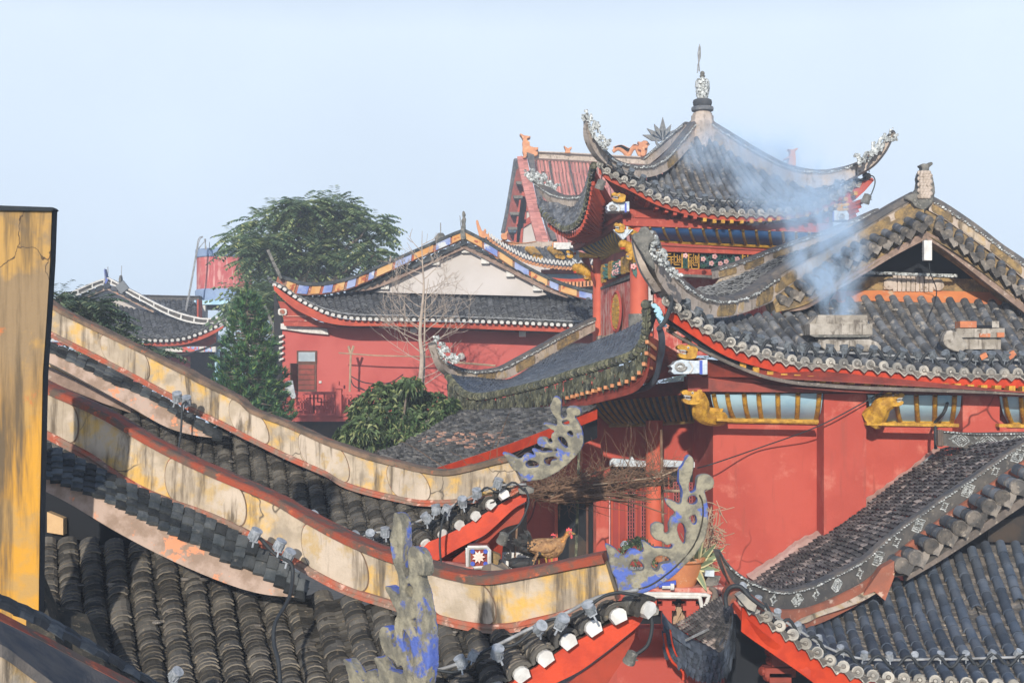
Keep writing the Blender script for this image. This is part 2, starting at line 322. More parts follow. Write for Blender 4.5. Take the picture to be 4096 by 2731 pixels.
def slope(parent,U,E,style='stack',r=.09,step=.05,sag=.04,mats=None,name='roof_tiles',deck='mud_deck',arc=5,jit=1.,trough=True,start=0.,minlen=.12,ends=True,endm=None,endname='eave_tiles',drop=True,plug=.72):
    n=len(U); cols=paths(U,E,n,sag,18,raw=True); mb=MB(); eb=MB()
    mats=mats or {'stack':'stack_tile','barrel':'barrel_tile','flat':'flat_tile'}[style]
    for i in range(n):
        side=E[min(i+1,n-1)]-E[max(i-1,0)]; side=side/np.linalg.norm(side)
        c=cols[i]; L=np.linalg.norm(np.diff(c,axis=0),axis=1).sum()
        if L<minlen: continue
        k=max(2,int(L/step)); p=resample(c,k+1); T,N,S=frames(p,side)
        w=r
        if style=='stack':
            yaw0=0
            for j in range(k):
                ww=w*(1+R.uniform(-.05,.05)*jit); o=p[j]+S[j]*R.uniform(-.06,.06)*w*jit+N[j]*R.uniform(-.03,.05)*w*jit
                t=T[j]+S[j]*R.uniform(-.12,.12)*jit; l=step*1.9; lift=step*.36*(1+R.uniform(-.5,.6)*jit); th=.016*(r/.09)
                vs=[]; amax=math.radians(78)
                for q in range(arc+1):
                    a=-amax+2*amax*q/arc; sn,cs=math.sin(a),math.cos(a)
                    b=o+S[j]*sn*ww+N[j]*(cs*ww*.82)
                    f=b+t*l+N[j]*lift; g=o+t*l+S[j]*sn*(ww-th)+N[j]*(cs*(ww-th)*.82-.0+lift)
                    vs+= [b,f,g]
                fs=[]
                n0=len(mb.f)
                for q in range(arc): a0=q*3; fs+=[(a0,a0+3,a0+4,a0+1),(a0+1,a0+4,a0+5,a0+2)]
                mb.add(vs,fs)
                for q in range(n0+1,len(mb.f),2): mb.m[q]=3
        elif style=='barrel':
            seg=step
            for j in range(k):
                if R.random()<.012*jit: continue
                l=np.linalg.norm(p[j+1]-p[j])*1.04; t=nrm(T[j]+S[j]*R.uniform(-.035,.035)*jit); r0,r1=w*.93,w*1.04; jr=R.uniform(-.09,.09)*jit*w; jn=R.uniform(-.03,.05)*jit*w
                G=[]
                for q,(rr,tt) in enumerate(((r0,0.),(r1*.99,.93),(r1*1.05,.935),(r1*1.05,1.0),(r1*.8,1.0))):
                    row=[]
                    for a_ in range(arc+3):
                        a=-math.pi*.56+2*math.pi*.56*a_/(arc+2)
                        row.append(p[j]+t*l*tt+S[j]*(math.sin(a)*rr+jr)+N[j]*(math.cos(a)*rr+jn+w*.25))
                    G.append(row)
                mb.grid(np.array(G))
        elif style=='flat':
            for j in range(k):
                o=p[j]+S[j]*R.uniform(-.04,.04)*w*jit; t=nrm(T[j]+S[j]*R.uniform(-.04,.04)*jit); l=step*1.35; b=R.uniform(-.1,.15)*w*jit
                s_=nrm(S[j]+N[j]*R.uniform(-.08,.08)*jit); th=.018
                vs=[o-s_*w*.97,o+s_*w*.97,o-s_*w*.97+t*l+N[j]*(th+b*.15),o+s_*w*.97+t*l+N[j]*(th+b*.15),o-s_*w*.97+t*l+N[j]*b*.15-N[j]*.01,o+s_*w*.97+t*l-N[j]*.01,
                    o+N[j]*w*.12+t*0,o+t*l+N[j]*(th+w*.12)]
                mb.add(vs,[(0,2,7,6),(6,7,3,1),(2,4,5,3,7)])
        # troughs between this column and the next
        if trough and i<n-1 and style!='flat':
            c2=cols[i+1]; m=resample((c+c2)/2,max(2,int(L/(step if style=='stack' else step*.45)))+1)
            Tm,Nm,Sm=frames(m,side); gap=np.linalg.norm(E[i+1]-E[i])*.5
            stp=np.linalg.norm(m[1]-m[0])
            for j in range(len(m)-1):
                vs=[]; o=m[j]+Nm[j]*R.uniform(-.02,.03)*w*jit
                for q in range(4):
                    a=-1+2*q/3; dz=(abs(a)**2)*gap*.35-.25*w
                    vs+=[o+Sm[j]*a*gap+Nm[j]*dz, o+Sm[j]*a*gap+Tm[j]*stp*1.3+Nm[j]*(dz+.022), o+Sm[j]*a*gap+Tm[j]*stp*1.3+Nm[j]*(dz+.003)]
                fs=[]
                for q in range(3): a0=q*3; fs+=[(a0,a0+3,a0+4,a0+1),(a0+1,a0+4,a0+5,a0+2)]
                mb.add(vs,fs,1)
        # eave ends
        if ends:
            e=p[-1]; t=T[-1]; nn=N[-1]; ss=S[-1]; hz=nrm(np.array([t[0],t[1],t[2]*.3]))
            if style=='barrel':
                tt=nrm(t*.9+np.array([0,0,.25])); c0=e+nn*w*.3
                for rr,z0,z1,mm in ((w*1.1,-.01,.03,0),(w*.9,.022,.032,0),(w*.45,.03,.04,1),(w*.3,.035,.045,0)):
                    eb.lathe(c0,[(rr,z0),(rr,z1),(rr*.9,z1+.005)],12,mm,ax=tt)
                if drop and i<n-1:
                    gap=np.linalg.norm(E[i+1]-E[i]); m=(cols[i][-1]+cols[i+1][-1])/2; g=gap*.5
                    sd=nrm(E[i+1]-E[i]); dn=nrm(np.array([0,0,-1.])*.95+hz*.25)
                    sh=[(-.92,.25),(-.5,-.02),(0,-.1),(.5,-.02),(.92,.25),(.82,.75),(.5,1.0),(.3,1.35),(0,1.75),(-.3,1.35),(-.5,1.0),(-.82,.75)]
                    k_=R.uniform(.92,1.06); poly=[m+sd*g*a*1.0+dn*g*b*k_*.66+nn*w*.05 for a,b in sh]
                    eb.prism(poly,hz*.025,0)
                    poly=[m+sd*g*a*.66+dn*g*(b*.66+.2)*k_*.66+nn*w*.05+hz*.026 for a,b in sh]
                    eb.prism(poly,hz*.012,1)
            elif style=='stack':
                c0=e+nn*w*-.05; a_=[math.radians(x) for x in (-80,-50,-20,20,50,80)]
                pl=[c0+ss*math.sin(a)*w*plug+nn*math.cos(a)*w*plug*.9 for a in a_]
                pl=[c0-ss*w*plug*.75-nn*w*.55]+pl+[c0+ss*w*plug*.75-nn*w*.55]
                eb.prism(pl,t*(step*1.9+.004),0)
                for rr in (0,.035):   # double lip of tiles round the plug
                    G=[[e-t*(.03+rr)+ss*math.sin(a)*(w*1.02+q)+nn*math.cos(a)*(w*.95+q)*.85 +t*x for q,x in ((-.012,.0),(.014,0),(.014,step*2.1),(-.012,step*2.1))] for a in np.linspace(-1.55,1.55,8)]
                    eb.sweep(np.array(G),1)
    if deck:
        D=np.array([[c_[j]-np.array([0,0,r*.55]) for j in range(0,18)] for c_ in cols]); mb.grid(D,2)
    o=mb.build(name,[mats,'trough_tile' if style=='barrel' else mats,deck or 'mud_deck','far_lit_rim' if mats=='stack_tile_far' else 'stack_lit_rim'],parent,smooth=(style=='barrel'),auto=40)
    if ends and eb.v:
        eb.build(endname,endm or (['tile_end','trough_tile'] if style=='barrel' else ['white_paint','stack_tile']),parent)
    return o,cols
def strip(parent,name,top,bot,th,m,n=60,dirv=None,smooth=True):
    """board following two curves with thickness away from viewer"""
    T=resample(top,n); B=resample(bot,n); mb=MB()
    d=np.array(dirv if dirv is not None else (0,1,0),float)*th
    mb.sweep(np.stack([T,B,B+d,T+d],1)); return mb.build(name,m,parent,smooth=smooth,auto=35)
def offc(c,v): return np.asarray(c)+np.asarray(v,float)
SCROLL=[(1010,1340),(1110,1345),(1200,1325),(1330,1250),(1440,1160),(1540,1050),(1598,950),(1618,800),(1610,700),(1590,625),(1600,612),(1632,622),(1655,595),(1657,550),(1625,518),(1582,512),(1548,532),(1538,575),(1535,620),(1510,640),(1490,640),(1482,600),(1508,510),(1520,430),(1503,388),(1475,388),(1450,440),(1420,490),(1416,560),(1432,610),(1440,650),(1432,720),(1405,715),(1380,700),(1330,683),(1322,695),(1352,740),(1395,775),(1385,800),(1362,815),(1350,870),(1352,915),(1330,925),(1308,915),(1312,875),(1290,850),(1250,850),(1225,880),(1225,930),(1255,965),(1305,975),(1335,1003),(1365,990),(1372,1020),(1340,1030),(1280,1022),(1240,1022),(1200,990),(1175,975),(1158,985),(1175,1040),(1160,1062),(1130,1035),(1080,1038),(1052,1075),(1020,1078),(985,1040),(950,1010),(920,998),(905,1005),(925,1060),(935,1120),(955,1190),(990,1250)]
SHOLES=[[(1472,700),(1490,665),(1520,657),(1545,680),(1530,718),(1495,720)],[(1468,778),(1500,800),(1530,790),(1540,840),(1520,868),(1495,830)],[(1402,870),(1425,845),(1455,870),(1468,930),(1462,1000),(1440,990),(1410,930)],[(1225,1130),(1250,1090),(1300,1078),(1350,1100),(1372,1130),(1335,1125),(1290,1135),(1280,1165),(1268,1190),(1235,1170)],[(1068,1165),(1080,1125),(1115,1103),(1150,1115),(1175,1150),(1172,1183),(1120,1186),(1085,1186)]]
def loops(L,k=3): 
    L=np.array(L,float); q=np.vstack([L[-1],L,L[0],L[1]]); out=[]
    for i in range(1,len(q)-2):
        a,b,c,d=q[i-1],q[i],q[i+1],q[i+2]
        for t in np.linspace(0,1,k,endpoint=False): out.append(.5*((2*b)+(c-a)*t+(2*a-5*b+4*c-d)*t*t+(-a+3*b-3*c+d)*t**3))
    return np.array(out)
def plate(name,outer,holes,fmap,th,mats,parent=None,bevel=.012,smooth=3,loc=None,extr=None,rel=None):
    """filled 2-D shape (units) mapped to 3-D by fmap(x,y)->(pos, normal). Curved relief: thickness tapers toward the outline"""
    cu=bpy.data.curves.new('tmp','CURVE'); cu.dimensions='2D'; cu.fill_mode='BOTH'
    allp=[loops(outer,smooth) if smooth else np.array(outer,float)]+[loops(h,smooth) if smooth else np.array(h,float) for h in holes]
    sc=1.0/max(np.ptp(allp[0][:,0]),np.ptp(allp[0][:,1]))
    for lp in allp:
        sp=cu.splines.new('POLY'); sp.points.add(len(lp)-1); sp.use_cyclic_u=True
        for i,(x,y) in enumerate(lp): sp.points[i].co=(x*sc,y*sc,0,1)
    cu.extrude=.5; cu.bevel_depth=bevel; cu.bevel_resolution=2; cu.offset=-bevel*.8
    ob=bpy.data.objects.new('tmp',cu); COL.objects.link(ob)
    dg=bpy.context.evaluated_depsgraph_get(); me=bpy.data.meshes.new_from_object(ob.evaluated_get(dg))
    bpy.data.objects.remove(ob); 
    zmax=.5+bevel
    for v in me.vertices:
        x,y,z=v.co; p,nn=fmap(x/sc,y/sc); v.co=V(p)+V(nn)*(z/zmax)*th*.5-(V(loc) if loc is not None else V())
    me.materials.clear()
    for m in (mats if isinstance(mats,(list,tuple)) else [mats]): me.materials.append(MT[m])
    if isinstance(mats,(list,tuple)) and len(mats)>1:
        me.update()
        nn=V(nrm(np.array(fmap(0,0)[1])))
        for pl in me.polygons:
            pl.material_index=1 if abs(pl.normal.dot(nn))<.55 else 0
    for pl in me.polygons: pl.use_smooth=False
    me.name=name; o=bpy.data.objects.new(name,me); COL.objects.link(o)
    if loc is not None: o.location=V(loc)
    if parent is not None:
        o.parent=parent; o.matrix_parent_inverse=Matrix.Translation(-parent.location)
    return o
def pixmap(z,d,dx=0,x0=0,dy=0,y0=0):
    """picture coords of a zoom -> plane at depth d turned by dx metres per picture unit"""
    def f(x,y):
        return P(z,x,y,d+dx*(x-x0)+dy*(y-y0)),V((0,1,0))
    return f
def affine(src,dst,z,ds):
    """map scroll outline coordinates to other picture points (3 pairs) with depths"""
    A=np.array([[x,y,1] for x,y in src],float); X=np.linalg.solve(A,np.array([[*dst[i],ds[i]] for i in range(3)],float))
    def f(x,y):
        r=np.array([x,y,1])@X; return P(z,r[0],r[1],r[2]),nn
    nn=V((0,1,0)); p=[P(z,*dst[i],ds[i]) for i in range(3)]; nn=(p[1]-p[0]).cross(p[2]-p[0]).normalized()
    if nn.y<0: nn=-nn
    return f
# ---------------------------------------------------------------- spotlights and cables
def lamp_proto(label,loc,cat='spotlight',group=None,s=1.,m='lamp_metal',rot=(0,0,0)):
    t=thing('spotlight',label,cat,loc,group,rot)
    mb=MB(); mb.lathe((0,0,0),[(.02*s,-.07*s),(.045*s,-.06*s),(.05*s,-.02*s),(.05*s,.03*s),(.056*s,.035*s),(.056*s,.05*s),(.045*s,.05*s)],14,0,ax=(0,-.6,.8))
    for k in range(10):
        a=k*math.pi*2/10; u=V((math.cos(a),math.sin(a)*.8,math.sin(a)*.6))*.05*s; ax=V((0,-.6,.8)); mb.box(u-ax*.02*s,ax*.035*s,u.normalized()*.006*s,ax.cross(u.normalized())*.0025*s)
    mb.build('lamp_head',m,t,local=True)
    mb=MB(); mb.box((0,.0,-.075*s),(.035*s,0,0),(0,.012*s,0),(0,0,.006*s)); mb.box((.035*s,0,-.05*s),(.003*s,0,0),(0,.012*s,0),(0,0,.03*s)); mb.box((-.035*s,0,-.05*s),(.003*s,0,0),(0,.012*s,0),(0,0,.03*s)); mb.tube([(0,0,-.075*s),(0,.0,-.13*s)],.01*s)
    mb.build('bracket',m,t,local=True); return t
def light_row(curve,n,label,glabel,s=1.,up=.09,m='lamp_metal',rodm='rail_metal',cable=True,rods=True,skip=()):
    p=resample(curve,n); proto=None
    for i in range(n):
        if i in skip: continue
        loc=p[i]+np.array([0,0,up]); r=(R.uniform(-.5,.3),R.uniform(-.3,.3),R.uniform(-.7,.7))
        if proto is None: proto=lamp_proto(label,loc,group=glabel,s=s,m=m,rot=r); continue
        o=proto.copy(); COL.objects.link(o); o.location=V(loc); o.rotation_euler=r
        for ch in proto.children: c=ch.copy(); COL.objects.link(c); c.parent=o
    return p
def rail(curve,label,r=.014,up=.03,cable_r=.011,amp=.05,per=.3,m='rail_metal'):
    mb=MB(); c=resample(curve,60)+np.array([0,0,up]); t=thing('lighting_rail',label,'lighting rail',c[0])
    mb.tube(c,r,6); mb.build('rod',m,t,smooth=True)
    L=np.linalg.norm(np.diff(c,axis=0),axis=1).sum(); n=int(L/.05)+10; q=resample(c,n); s=np.linspace(0,L,n)
    q=q+np.stack([0*s,-.03-.0*s,np.sin(s/per*2*math.pi+np.sin(s*2))*amp-.02],1)
    mb=MB(); mb.tube(q,cable_r,5); mb.build('cable',"cable",t,smooth=True); return t

from mathutils import noise as _mn
def sculpt(o,vox,amp=.006,fr=14,mats=True,smooth=4):
    """turn a cut-out into a rounded, worn plaster casting: voxel remesh, smooth, knock about"""
    m=o.modifiers.new('r','REMESH'); m.mode='VOXEL'; m.voxel_size=vox; q=o.modifiers.new('s','SMOOTH'); q.iterations=smooth; q.factor=.7
    dg=bpy.context.evaluated_depsgraph_get(); dg.update(); me=bpy.data.meshes.new_from_object(o.evaluated_get(dg)); o.modifiers.clear(); old=o.data; ms=[x for x in old.materials]
    nrmv=[v.normal.copy() for v in me.vertices]
    for v,nn in zip(me.vertices,nrmv):
        p=v.co+o.location; h=_mn.noise(p*fr)*.6+_mn.noise(p*fr*2.7)*.4; h2=abs(_mn.noise(p*fr*.45+V((7,3,1))))
        v.co+=nn*(h*amp-h2*amp*1.2)
    me.update(); me.materials.clear()
    for x in ms: me.materials.append(x)
    pn=sum((p.normal*(1 if p.normal.y>0 else -1)*p.area for p in old.polygons if abs(p.normal.y)>.3),V()).normalized()
    if mats and len(ms)>1:
        for p in me.polygons:
            p.material_index=1 if abs(p.normal.dot(pn))<.38+.35*_mn.noise((p.center+o.location)*6) else 0
    for p in me.polygons: p.use_smooth=True
    o.data=me; return o

def debris(root,cols,n,s0,s1,m,name='mortar_patches',lift=0.):
    mb=MB()
    for k in range(n):
        c=cols[R.randrange(1,len(cols)-1)]; p=c[R.randrange(1,17)]+np.array([R.uniform(-.08,.08),0,lift]); 
        for q in range(R.randint(1,4)):
            s=R.uniform(s0,s1); mb.ball(p+np.array([R.uniform(-1,1),R.uniform(-1,1),R.uniform(-.3,.3)])*s,s*R.uniform(.7,1.6),s*R.uniform(.7,1.5),s*R.uniform(.3,.5),k=6,jit=.12)
    o=mb.build(name,m,root,smooth=True); o['kind']='stuff'
# ================================================================= near left halls
def ridge_set(root,top,bot,th,bodym,copm,panels,cop=(.0,.035),n=110,mouldm='red_mould',mould=.10,panelm='pale_plaster',rimm='brown_coping',ph=(.0,1.0)):
    b=Band(top,bot,n); mb=MB()
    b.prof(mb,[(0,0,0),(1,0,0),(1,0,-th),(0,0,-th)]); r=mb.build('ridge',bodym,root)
    H=b.H.mean(); mb=MB(); c0,c1=cop
    b.prof(mb,[(1,-.012,.0),(1,-.004,.045),(1,c1,.05),(1,c1+.012,.03),(1,c1+.02,-th/2),(1,c1+.012,-th-.03),(1,-.004,-th-.04)]); mb.build('coping',copm,r)
    if mould:
        mb=MB(); b.prof(mb,[(0,.005,-.0),(0,.0,.03),(0,-mould*.45,.05),(0,-mould*.5,.035),(0,-mould,.06),(0,-mould,-th),(0,.005,-th)]); mb.build('moulding',mouldm,r)
    for (u0,u1) in panels:
        mb=MB(); b.panel(mb,u0*b.L-.008,u1*b.L+.008,ph[0]-.02,ph[1]+.02,.008); mb.build('panel_rim',rimm,r)
        mb=MB(); b.panel(mb,u0*b.L,u1*b.L,ph[0],ph[1],.014); mb.build('panel',panelm,r)
    return b,r
# ---- the yellow wall end at the very left
d=10.0
t=thing('wall_pier','tall weathered yellow plastered wall end with dark side face at left','wall',P('D',50,1400,d))
ed=[(119,481),(115,600),(107,730),(98,861),(94,1050),(91,1206),(88,1440),(86,1700)]
fr=[P('D',x,y,d) for x,y in [(-60,476),(0,478),(60,479)]+ed+[(-60,1700)]]
mb=MB(); mb.prism(fr,(0,.08,0)); mb.build('plaster_face','pillar_plaster',t)
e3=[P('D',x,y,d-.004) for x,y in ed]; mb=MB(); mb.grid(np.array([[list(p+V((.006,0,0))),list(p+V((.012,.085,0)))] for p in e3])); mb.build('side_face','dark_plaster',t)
mb=MB(); a=P('D',-60,477,d); b=P('D',121,481,d); mb.prism([a+V((0,-.03,-.02)),b+V((0,-.03,-.015)),b+V((.012,0,.0)),b+V((.0,0,.015)),a+V((0,-.02,.02))],(0,.1,0)); mb.build('cap','dark_plaster',t)
# ---- hall A: second from front (upper ridge)
def hall_near(label,loc,top,bot,th,d_r,bodym,copm,panels,raketop,rakebot,bargebot,dr,pairs,ncol,r,step,eboard,rk_rows,rk_r,gable,mouldm='red_mould',cop=.04,mould=.1):
    h=thing('temple_hall',label,'temple hall',loc)
    b,rg=ridge_set(h,top,bot,th,bodym,copm,panels,cop=(0,cop),mouldm=mouldm,mould=mould)
    U,E=matched('D',pairs,ncol)
    _,cols=slope(h,U,E,'stack',r=r,step=step,sag=.05)
    # rake verge tiles, laid on the barge
    a=crv('D',raketop,40); c=crv('D',rakebot,40)
    n=int(np.linalg.norm(np.diff(c,axis=0),axis=1).sum()/(rk_r*1.9)); 
    Uu=resample(a,n); Ee=resample(c,n)
    slope(h,Uu,Ee,'flat',r=rk_r,step=np.linalg.norm(Ee-Uu,axis=1).mean()/rk_rows,sag=0,name='verge_tiles',trough=False,ends=False,deck=None,mats='flat_tile')
    mb=MB(); mb.grid(np.stack([offc(resample(a,40),(0,.03,-.02)),offc(resample(c,40),(0,.03,-.02)),offc(resample(c,40),(0,.5,-.02))],1)); mb.build('verge_base','mud_deck',h)
    strip(h,'bargeboard',offc(c,(0,.02,-.005)),crv('D',bargebot,40),.06,'barge_pink')
    return h,b,rg,cols
D18=18.
rt=[(40,655,18.3),(122,709,18),(171,735,18),(307,801,17.9),(380,838,17.8),(428,861,17.7),(455,877,17.6),(544,920,17.5),(577,948,17.4),(659,979,17.3),(747,1019,17.1),(787,1033,17),(845,1053,16.9),(908,1069,16.8),(962,1082,16.6),(1025,1090,16.5),(1080,1080,16.4),(1138,1065,16.3),(1173,1057,16.2)]
rb=[(40,715,18.3),(119,762,18),(211,808,18),(297,852,17.9),(360,886,17.8),(409,912,17.8),(445,936,17.7),(514,969,17.5),(577,1002,17.4),(659,1042,17.3),(747,1080,17.1),(787,1104,17),(845,1123,16.9),(908,1137,16.8),(962,1147,16.6),(1021,1148,16.5),(1080,1142,16.4),(1158,1131,16.3),(1196,1108,16.2)]
pairsA=[(60,925,18.3,30,1330,16.5),(247,940,18.2,262,1325,16.4),(353,968,18.1,375,1320,16.4),(471,984,18,500,1312,16.4),(530,988,17.9,565,1309,16.4),(590,1016,17.8,630,1305,16.4),(672,1060,17.6,712,1300,16.4),(755,1094,17.3,800,1290,16.4),(841,1126,17.1,880,1272,16.4),(900,1152,16.9,947,1250,16.4),(950,1162,16.8,990,1230,16.4),(1000,1164,16.7,1033,1206,16.4),(1050,1160,16.6,1074,1187,16.35),(1095,1152,16.5,1115,1160,16.3),(1145,1138,16.4,1154,1137,16.2)]
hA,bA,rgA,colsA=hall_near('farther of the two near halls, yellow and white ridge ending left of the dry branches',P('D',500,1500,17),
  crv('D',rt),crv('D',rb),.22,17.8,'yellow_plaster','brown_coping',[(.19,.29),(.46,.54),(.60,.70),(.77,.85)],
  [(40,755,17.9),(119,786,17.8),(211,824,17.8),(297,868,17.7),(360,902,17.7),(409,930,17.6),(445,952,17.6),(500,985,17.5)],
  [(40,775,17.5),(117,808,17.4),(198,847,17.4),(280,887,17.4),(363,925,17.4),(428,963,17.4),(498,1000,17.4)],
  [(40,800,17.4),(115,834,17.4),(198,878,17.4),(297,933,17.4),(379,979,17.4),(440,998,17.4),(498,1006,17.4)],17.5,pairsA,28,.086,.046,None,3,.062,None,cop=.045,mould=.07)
# gable wall of hall A (lit tan plaster) recessed
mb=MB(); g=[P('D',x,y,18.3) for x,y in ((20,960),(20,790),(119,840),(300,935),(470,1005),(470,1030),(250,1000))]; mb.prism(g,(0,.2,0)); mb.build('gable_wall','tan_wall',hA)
mb=MB(); mb.prism([P('D',x,y,18.1) for x,y in ((100,838),(235,905),(300,935),(300,948),(235,925),(100,870))],(0,.1,0)); mb.build('purlin','barge_wood',hA)
mb=MB(); mb.prism([P('D',x,y,18.25) for x,y in ((60,850),(140,868),(240,918),(330,960),(440,1000),(270,985),(258,945),(240,948),(258,1000),(180,935),(155,900),(60,880))],(0,.03,0)); mb.build('gable_shadow','shade_wall',hA)  # shadow on the tan gable, laid on as a dark flat shape
# eave boards
def bump_eave(cols,drop=.0): return np.array([c[-1] for c in cols])
def eave_pts(z,l,d): return crv(z,[(x,y,d) for x,y in l],50)
strip(hA,'eave_board',eave_pts('J',[(560,630),(660,577),(800,521),(950,453),(1150,333),(1240,285),(1335,252)],16.33),eave_pts('J',[(560,730),(770,665),(900,592),(1000,540),(1100,487),(1250,350),(1330,300)],16.33),.05,'orange_red')
strip(hA,'corner_board',eave_pts('J',[(900,640),(1100,487),(1250,350),(1325,312)],16.5),eave_pts('J',[(900,700),(1010,640),(1180,470),(1300,420),(1322,325)],16.5),.15,'dark_red')
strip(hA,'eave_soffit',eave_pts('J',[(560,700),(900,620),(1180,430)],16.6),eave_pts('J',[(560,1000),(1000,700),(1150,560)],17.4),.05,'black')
plate('corner_tile',[(1280,222),(1330,205),(1375,225),(1372,245),(1335,255),(1290,250)],[],pixmap('J',16.25),.2,'grey_stone',hA,smooth=0)
a3=lambda dst,z,ds:affine([(905,1005),(1010,1340),(1490,385)],dst,z,ds)
plate('ridge_ornament',SCROLL,SHOLES,a3([(195,368),(342,556),(565,-25)],'F',[16.2,16.2,16.05]),.12,['ornament_stone','blue_edge'],hA,bevel=.02); sculpt(bpy.data.objects['ridge_ornament'],.011,.009,11)
# lights along hall A eave
ec=np.array([c[-1] for c in colsA]); ecr=ec[int(len(ec)*.62):]
rail(crv('J',[(340,530,16.2),(430,500,16.2),(540,490,16.2),(700,430,16.2),(860,360,16.2),(1010,285,16.2),(1160,225,16.1),(1330,215,16.1)]),'grey conduit with a slack black cable along the eave behind the painted beam end')
for i,(x,y) in enumerate(((75,385),(318,505),(412,495),(500,478),(742,395),(800,345),(862,348),(955,300),(1040,250),(1165,190))):
    if i==0: lp=lamp_proto('small grey spotlight clipped to the eave tiles of the farther near hall',P('J',x,y,16.1),group='spotlights on the farther near roof',s=.95,rot=(.2,.2,.5))
    else:
        o=copy_tree(lp); o.location=P('J',x,y,16.1); o.rotation_euler=(R.uniform(-.5,.4),R.uniform(-.4,.4),R.uniform(-1,1))
# white spotlights on the rakes
def rake_lamp(x,y,dz,lab,z='H',s=1.05):
    o=lamp_proto(lab,P(z,x,y,dz),group='spotlights on the near rakes',s=s,rot=(R.uniform(-.3,.3),.3,R.uniform(-.8,.8))); return o
rake_lamp(1235,672,17.2,'grey spotlight on the farther verge above a hanging cable, left of its twin')
rake_lamp(1300,700,17.2,'grey spotlight on the farther verge tiles, right of its twin beside the hanging cable')
mb=MB(); mb.tube(crv('H',[(1300,705,17.1),(1270,725,17.1),(1268,760,17.1),(1262,900,17.05),(1240,1070,16.9)],20),.013,6); tag(mb.build('hanging_cable','cable',smooth=True),'grey cable hanging down the farther roof from two spotlights','cable')
mb=MB(); mb.tube(crv('J',[(855,360,16),(830,450,16),(822,560,16),(835,720,16)],20),.014,6); tag(mb.build('hanging_cable','cable',smooth=True),'dark cable hanging over the orange-red eave board beside the flower beam end','cable')
# loose end lamps dangling from the corner
def dangle(z,pts,dz,lab,s=1.3):
    t=thing('dangling_lamp',lab,'lamp',P(z,*pts[-1],dz)); mb=MB(); mb.tube(crv(z,[(x,y,dz) for x,y in pts],24),.014,6); mb.build('cable','cable',t,smooth=True)
    l=MB(); c=P(z,*pts[-1],dz); l.lathe(c,[(.02*s,.05*s),(.042*s,.04*s),(.045*s,-.02*s),(.05*s,-.03*s),(.05*s,-.05*s),(.03*s,-.05*s)],12,0,ax=(.3,-.3,.8)); l.box(c+V((0,0,-.02)),(.055*s,0,0),(0,.012*s,0),(0,0,.004*s)); l.build('lamp_head','grey_stone',t)
dangle('J',[(1320,220),(1345,300),(1300,420),(1230,490),(1195,515)],16,'grey lamp dangling on a cable from the corner above the chickens')
GRV=[(1040,1322),(1200,1288),(1330,1205),(1430,1115),(1515,1010),(1562,900),(1582,790),(1576,700),(1556,655)]
def groove(root,fm,off,r):
    pts=catmull(np.array([[*fm(x,y)[0]] for x,y in GRV]),6)
    for sgn in (-1,1):
        n_=V(fm(0,0)[1])*off*sgn; mb=MB(); mb.tube(pts+np.array(n_),r,5); mb.build('rim_line','mud_deck',root,smooth=True)
#groove(hA,a3([(195,368),(342,556),(565,-25)],'F',[16.2,16.2,16.05]),.066,.008)
# ---- hall B: nearest (lower) long ridge
rt=[(40,868,11.7),(112,903,11.6),(231,957,11.5),(343,1022,11.4),(461,1081,11.3),(620,1150,11.1),(689,1190,11.0),(787,1243,10.8),(884,1283,10.6),(978,1311,10.4),(1040,1328,10.3),(1119,1339,10.2),(1236,1320,10.1),(1320,1303,10.0),(1390,1290,9.9)]
rb=[(40,955,11.7),(109,988,11.6),(211,1043,11.5),(273,1085,11.4),(355,1130,11.35),(489,1178,11.25),(581,1223,11.1),(670,1277,11),(787,1340,10.8),(884,1373,10.6),(990,1405,10.4),(1080,1427,10.3),(1158,1432,10.2),(1236,1417,10.1),(1314,1397,10.),(1412,1362,9.9)]
pairsB=[(60,1245,11.9,70,1690,9.9),(185,1246,11.9,230,1690,9.85),(305,1250,11.9,365,1690,9.8),(430,1262,11.85,500,1690,9.8),(560,1310,11.7,640,1685,9.8),(640,1340,11.5,725,1683,9.8),(704,1368,11.2,800,1680,9.8),(770,1366,10.9,860,1670,9.8),(835,1385,10.75,920,1655,9.8),(905,1405,10.6,985,1637,9.8),(975,1425,10.5,1045,1615,9.8),(1045,1440,10.4,1100,1590,9.8),(1110,1449,10.3,1154,1560,9.8),(1185,1452,10.2,1224,1518,9.8),(1260,1438,10.1,1287,1474,9.8),(1325,1418,10,1349,1440,9.78),(1395,1395,9.92,1412,1410,9.75),(1445,1378,9.8,1474,1393,9.7)]
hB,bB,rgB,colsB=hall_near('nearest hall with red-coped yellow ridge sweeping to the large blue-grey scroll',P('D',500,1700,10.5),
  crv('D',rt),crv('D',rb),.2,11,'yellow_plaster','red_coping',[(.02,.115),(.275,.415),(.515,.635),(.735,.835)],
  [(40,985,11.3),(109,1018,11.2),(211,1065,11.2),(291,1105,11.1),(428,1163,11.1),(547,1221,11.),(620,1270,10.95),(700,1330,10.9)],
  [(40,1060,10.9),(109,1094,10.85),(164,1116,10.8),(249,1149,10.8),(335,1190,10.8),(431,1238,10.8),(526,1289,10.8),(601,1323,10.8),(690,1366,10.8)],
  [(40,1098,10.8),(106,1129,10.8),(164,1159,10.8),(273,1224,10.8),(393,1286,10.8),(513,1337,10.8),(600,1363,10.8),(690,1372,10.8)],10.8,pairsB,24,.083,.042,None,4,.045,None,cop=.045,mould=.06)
mb=MB(); mb.prism([P('D',x,y,12.0) for x,y in ((20,1240),(20,1000),(120,1045),(420,1210),(700,1365),(700,1390),(420,1270))],(0,.1,0)); mb.build('gable_wall','black',hB)  # black colour stands for the deep shade of the open attic
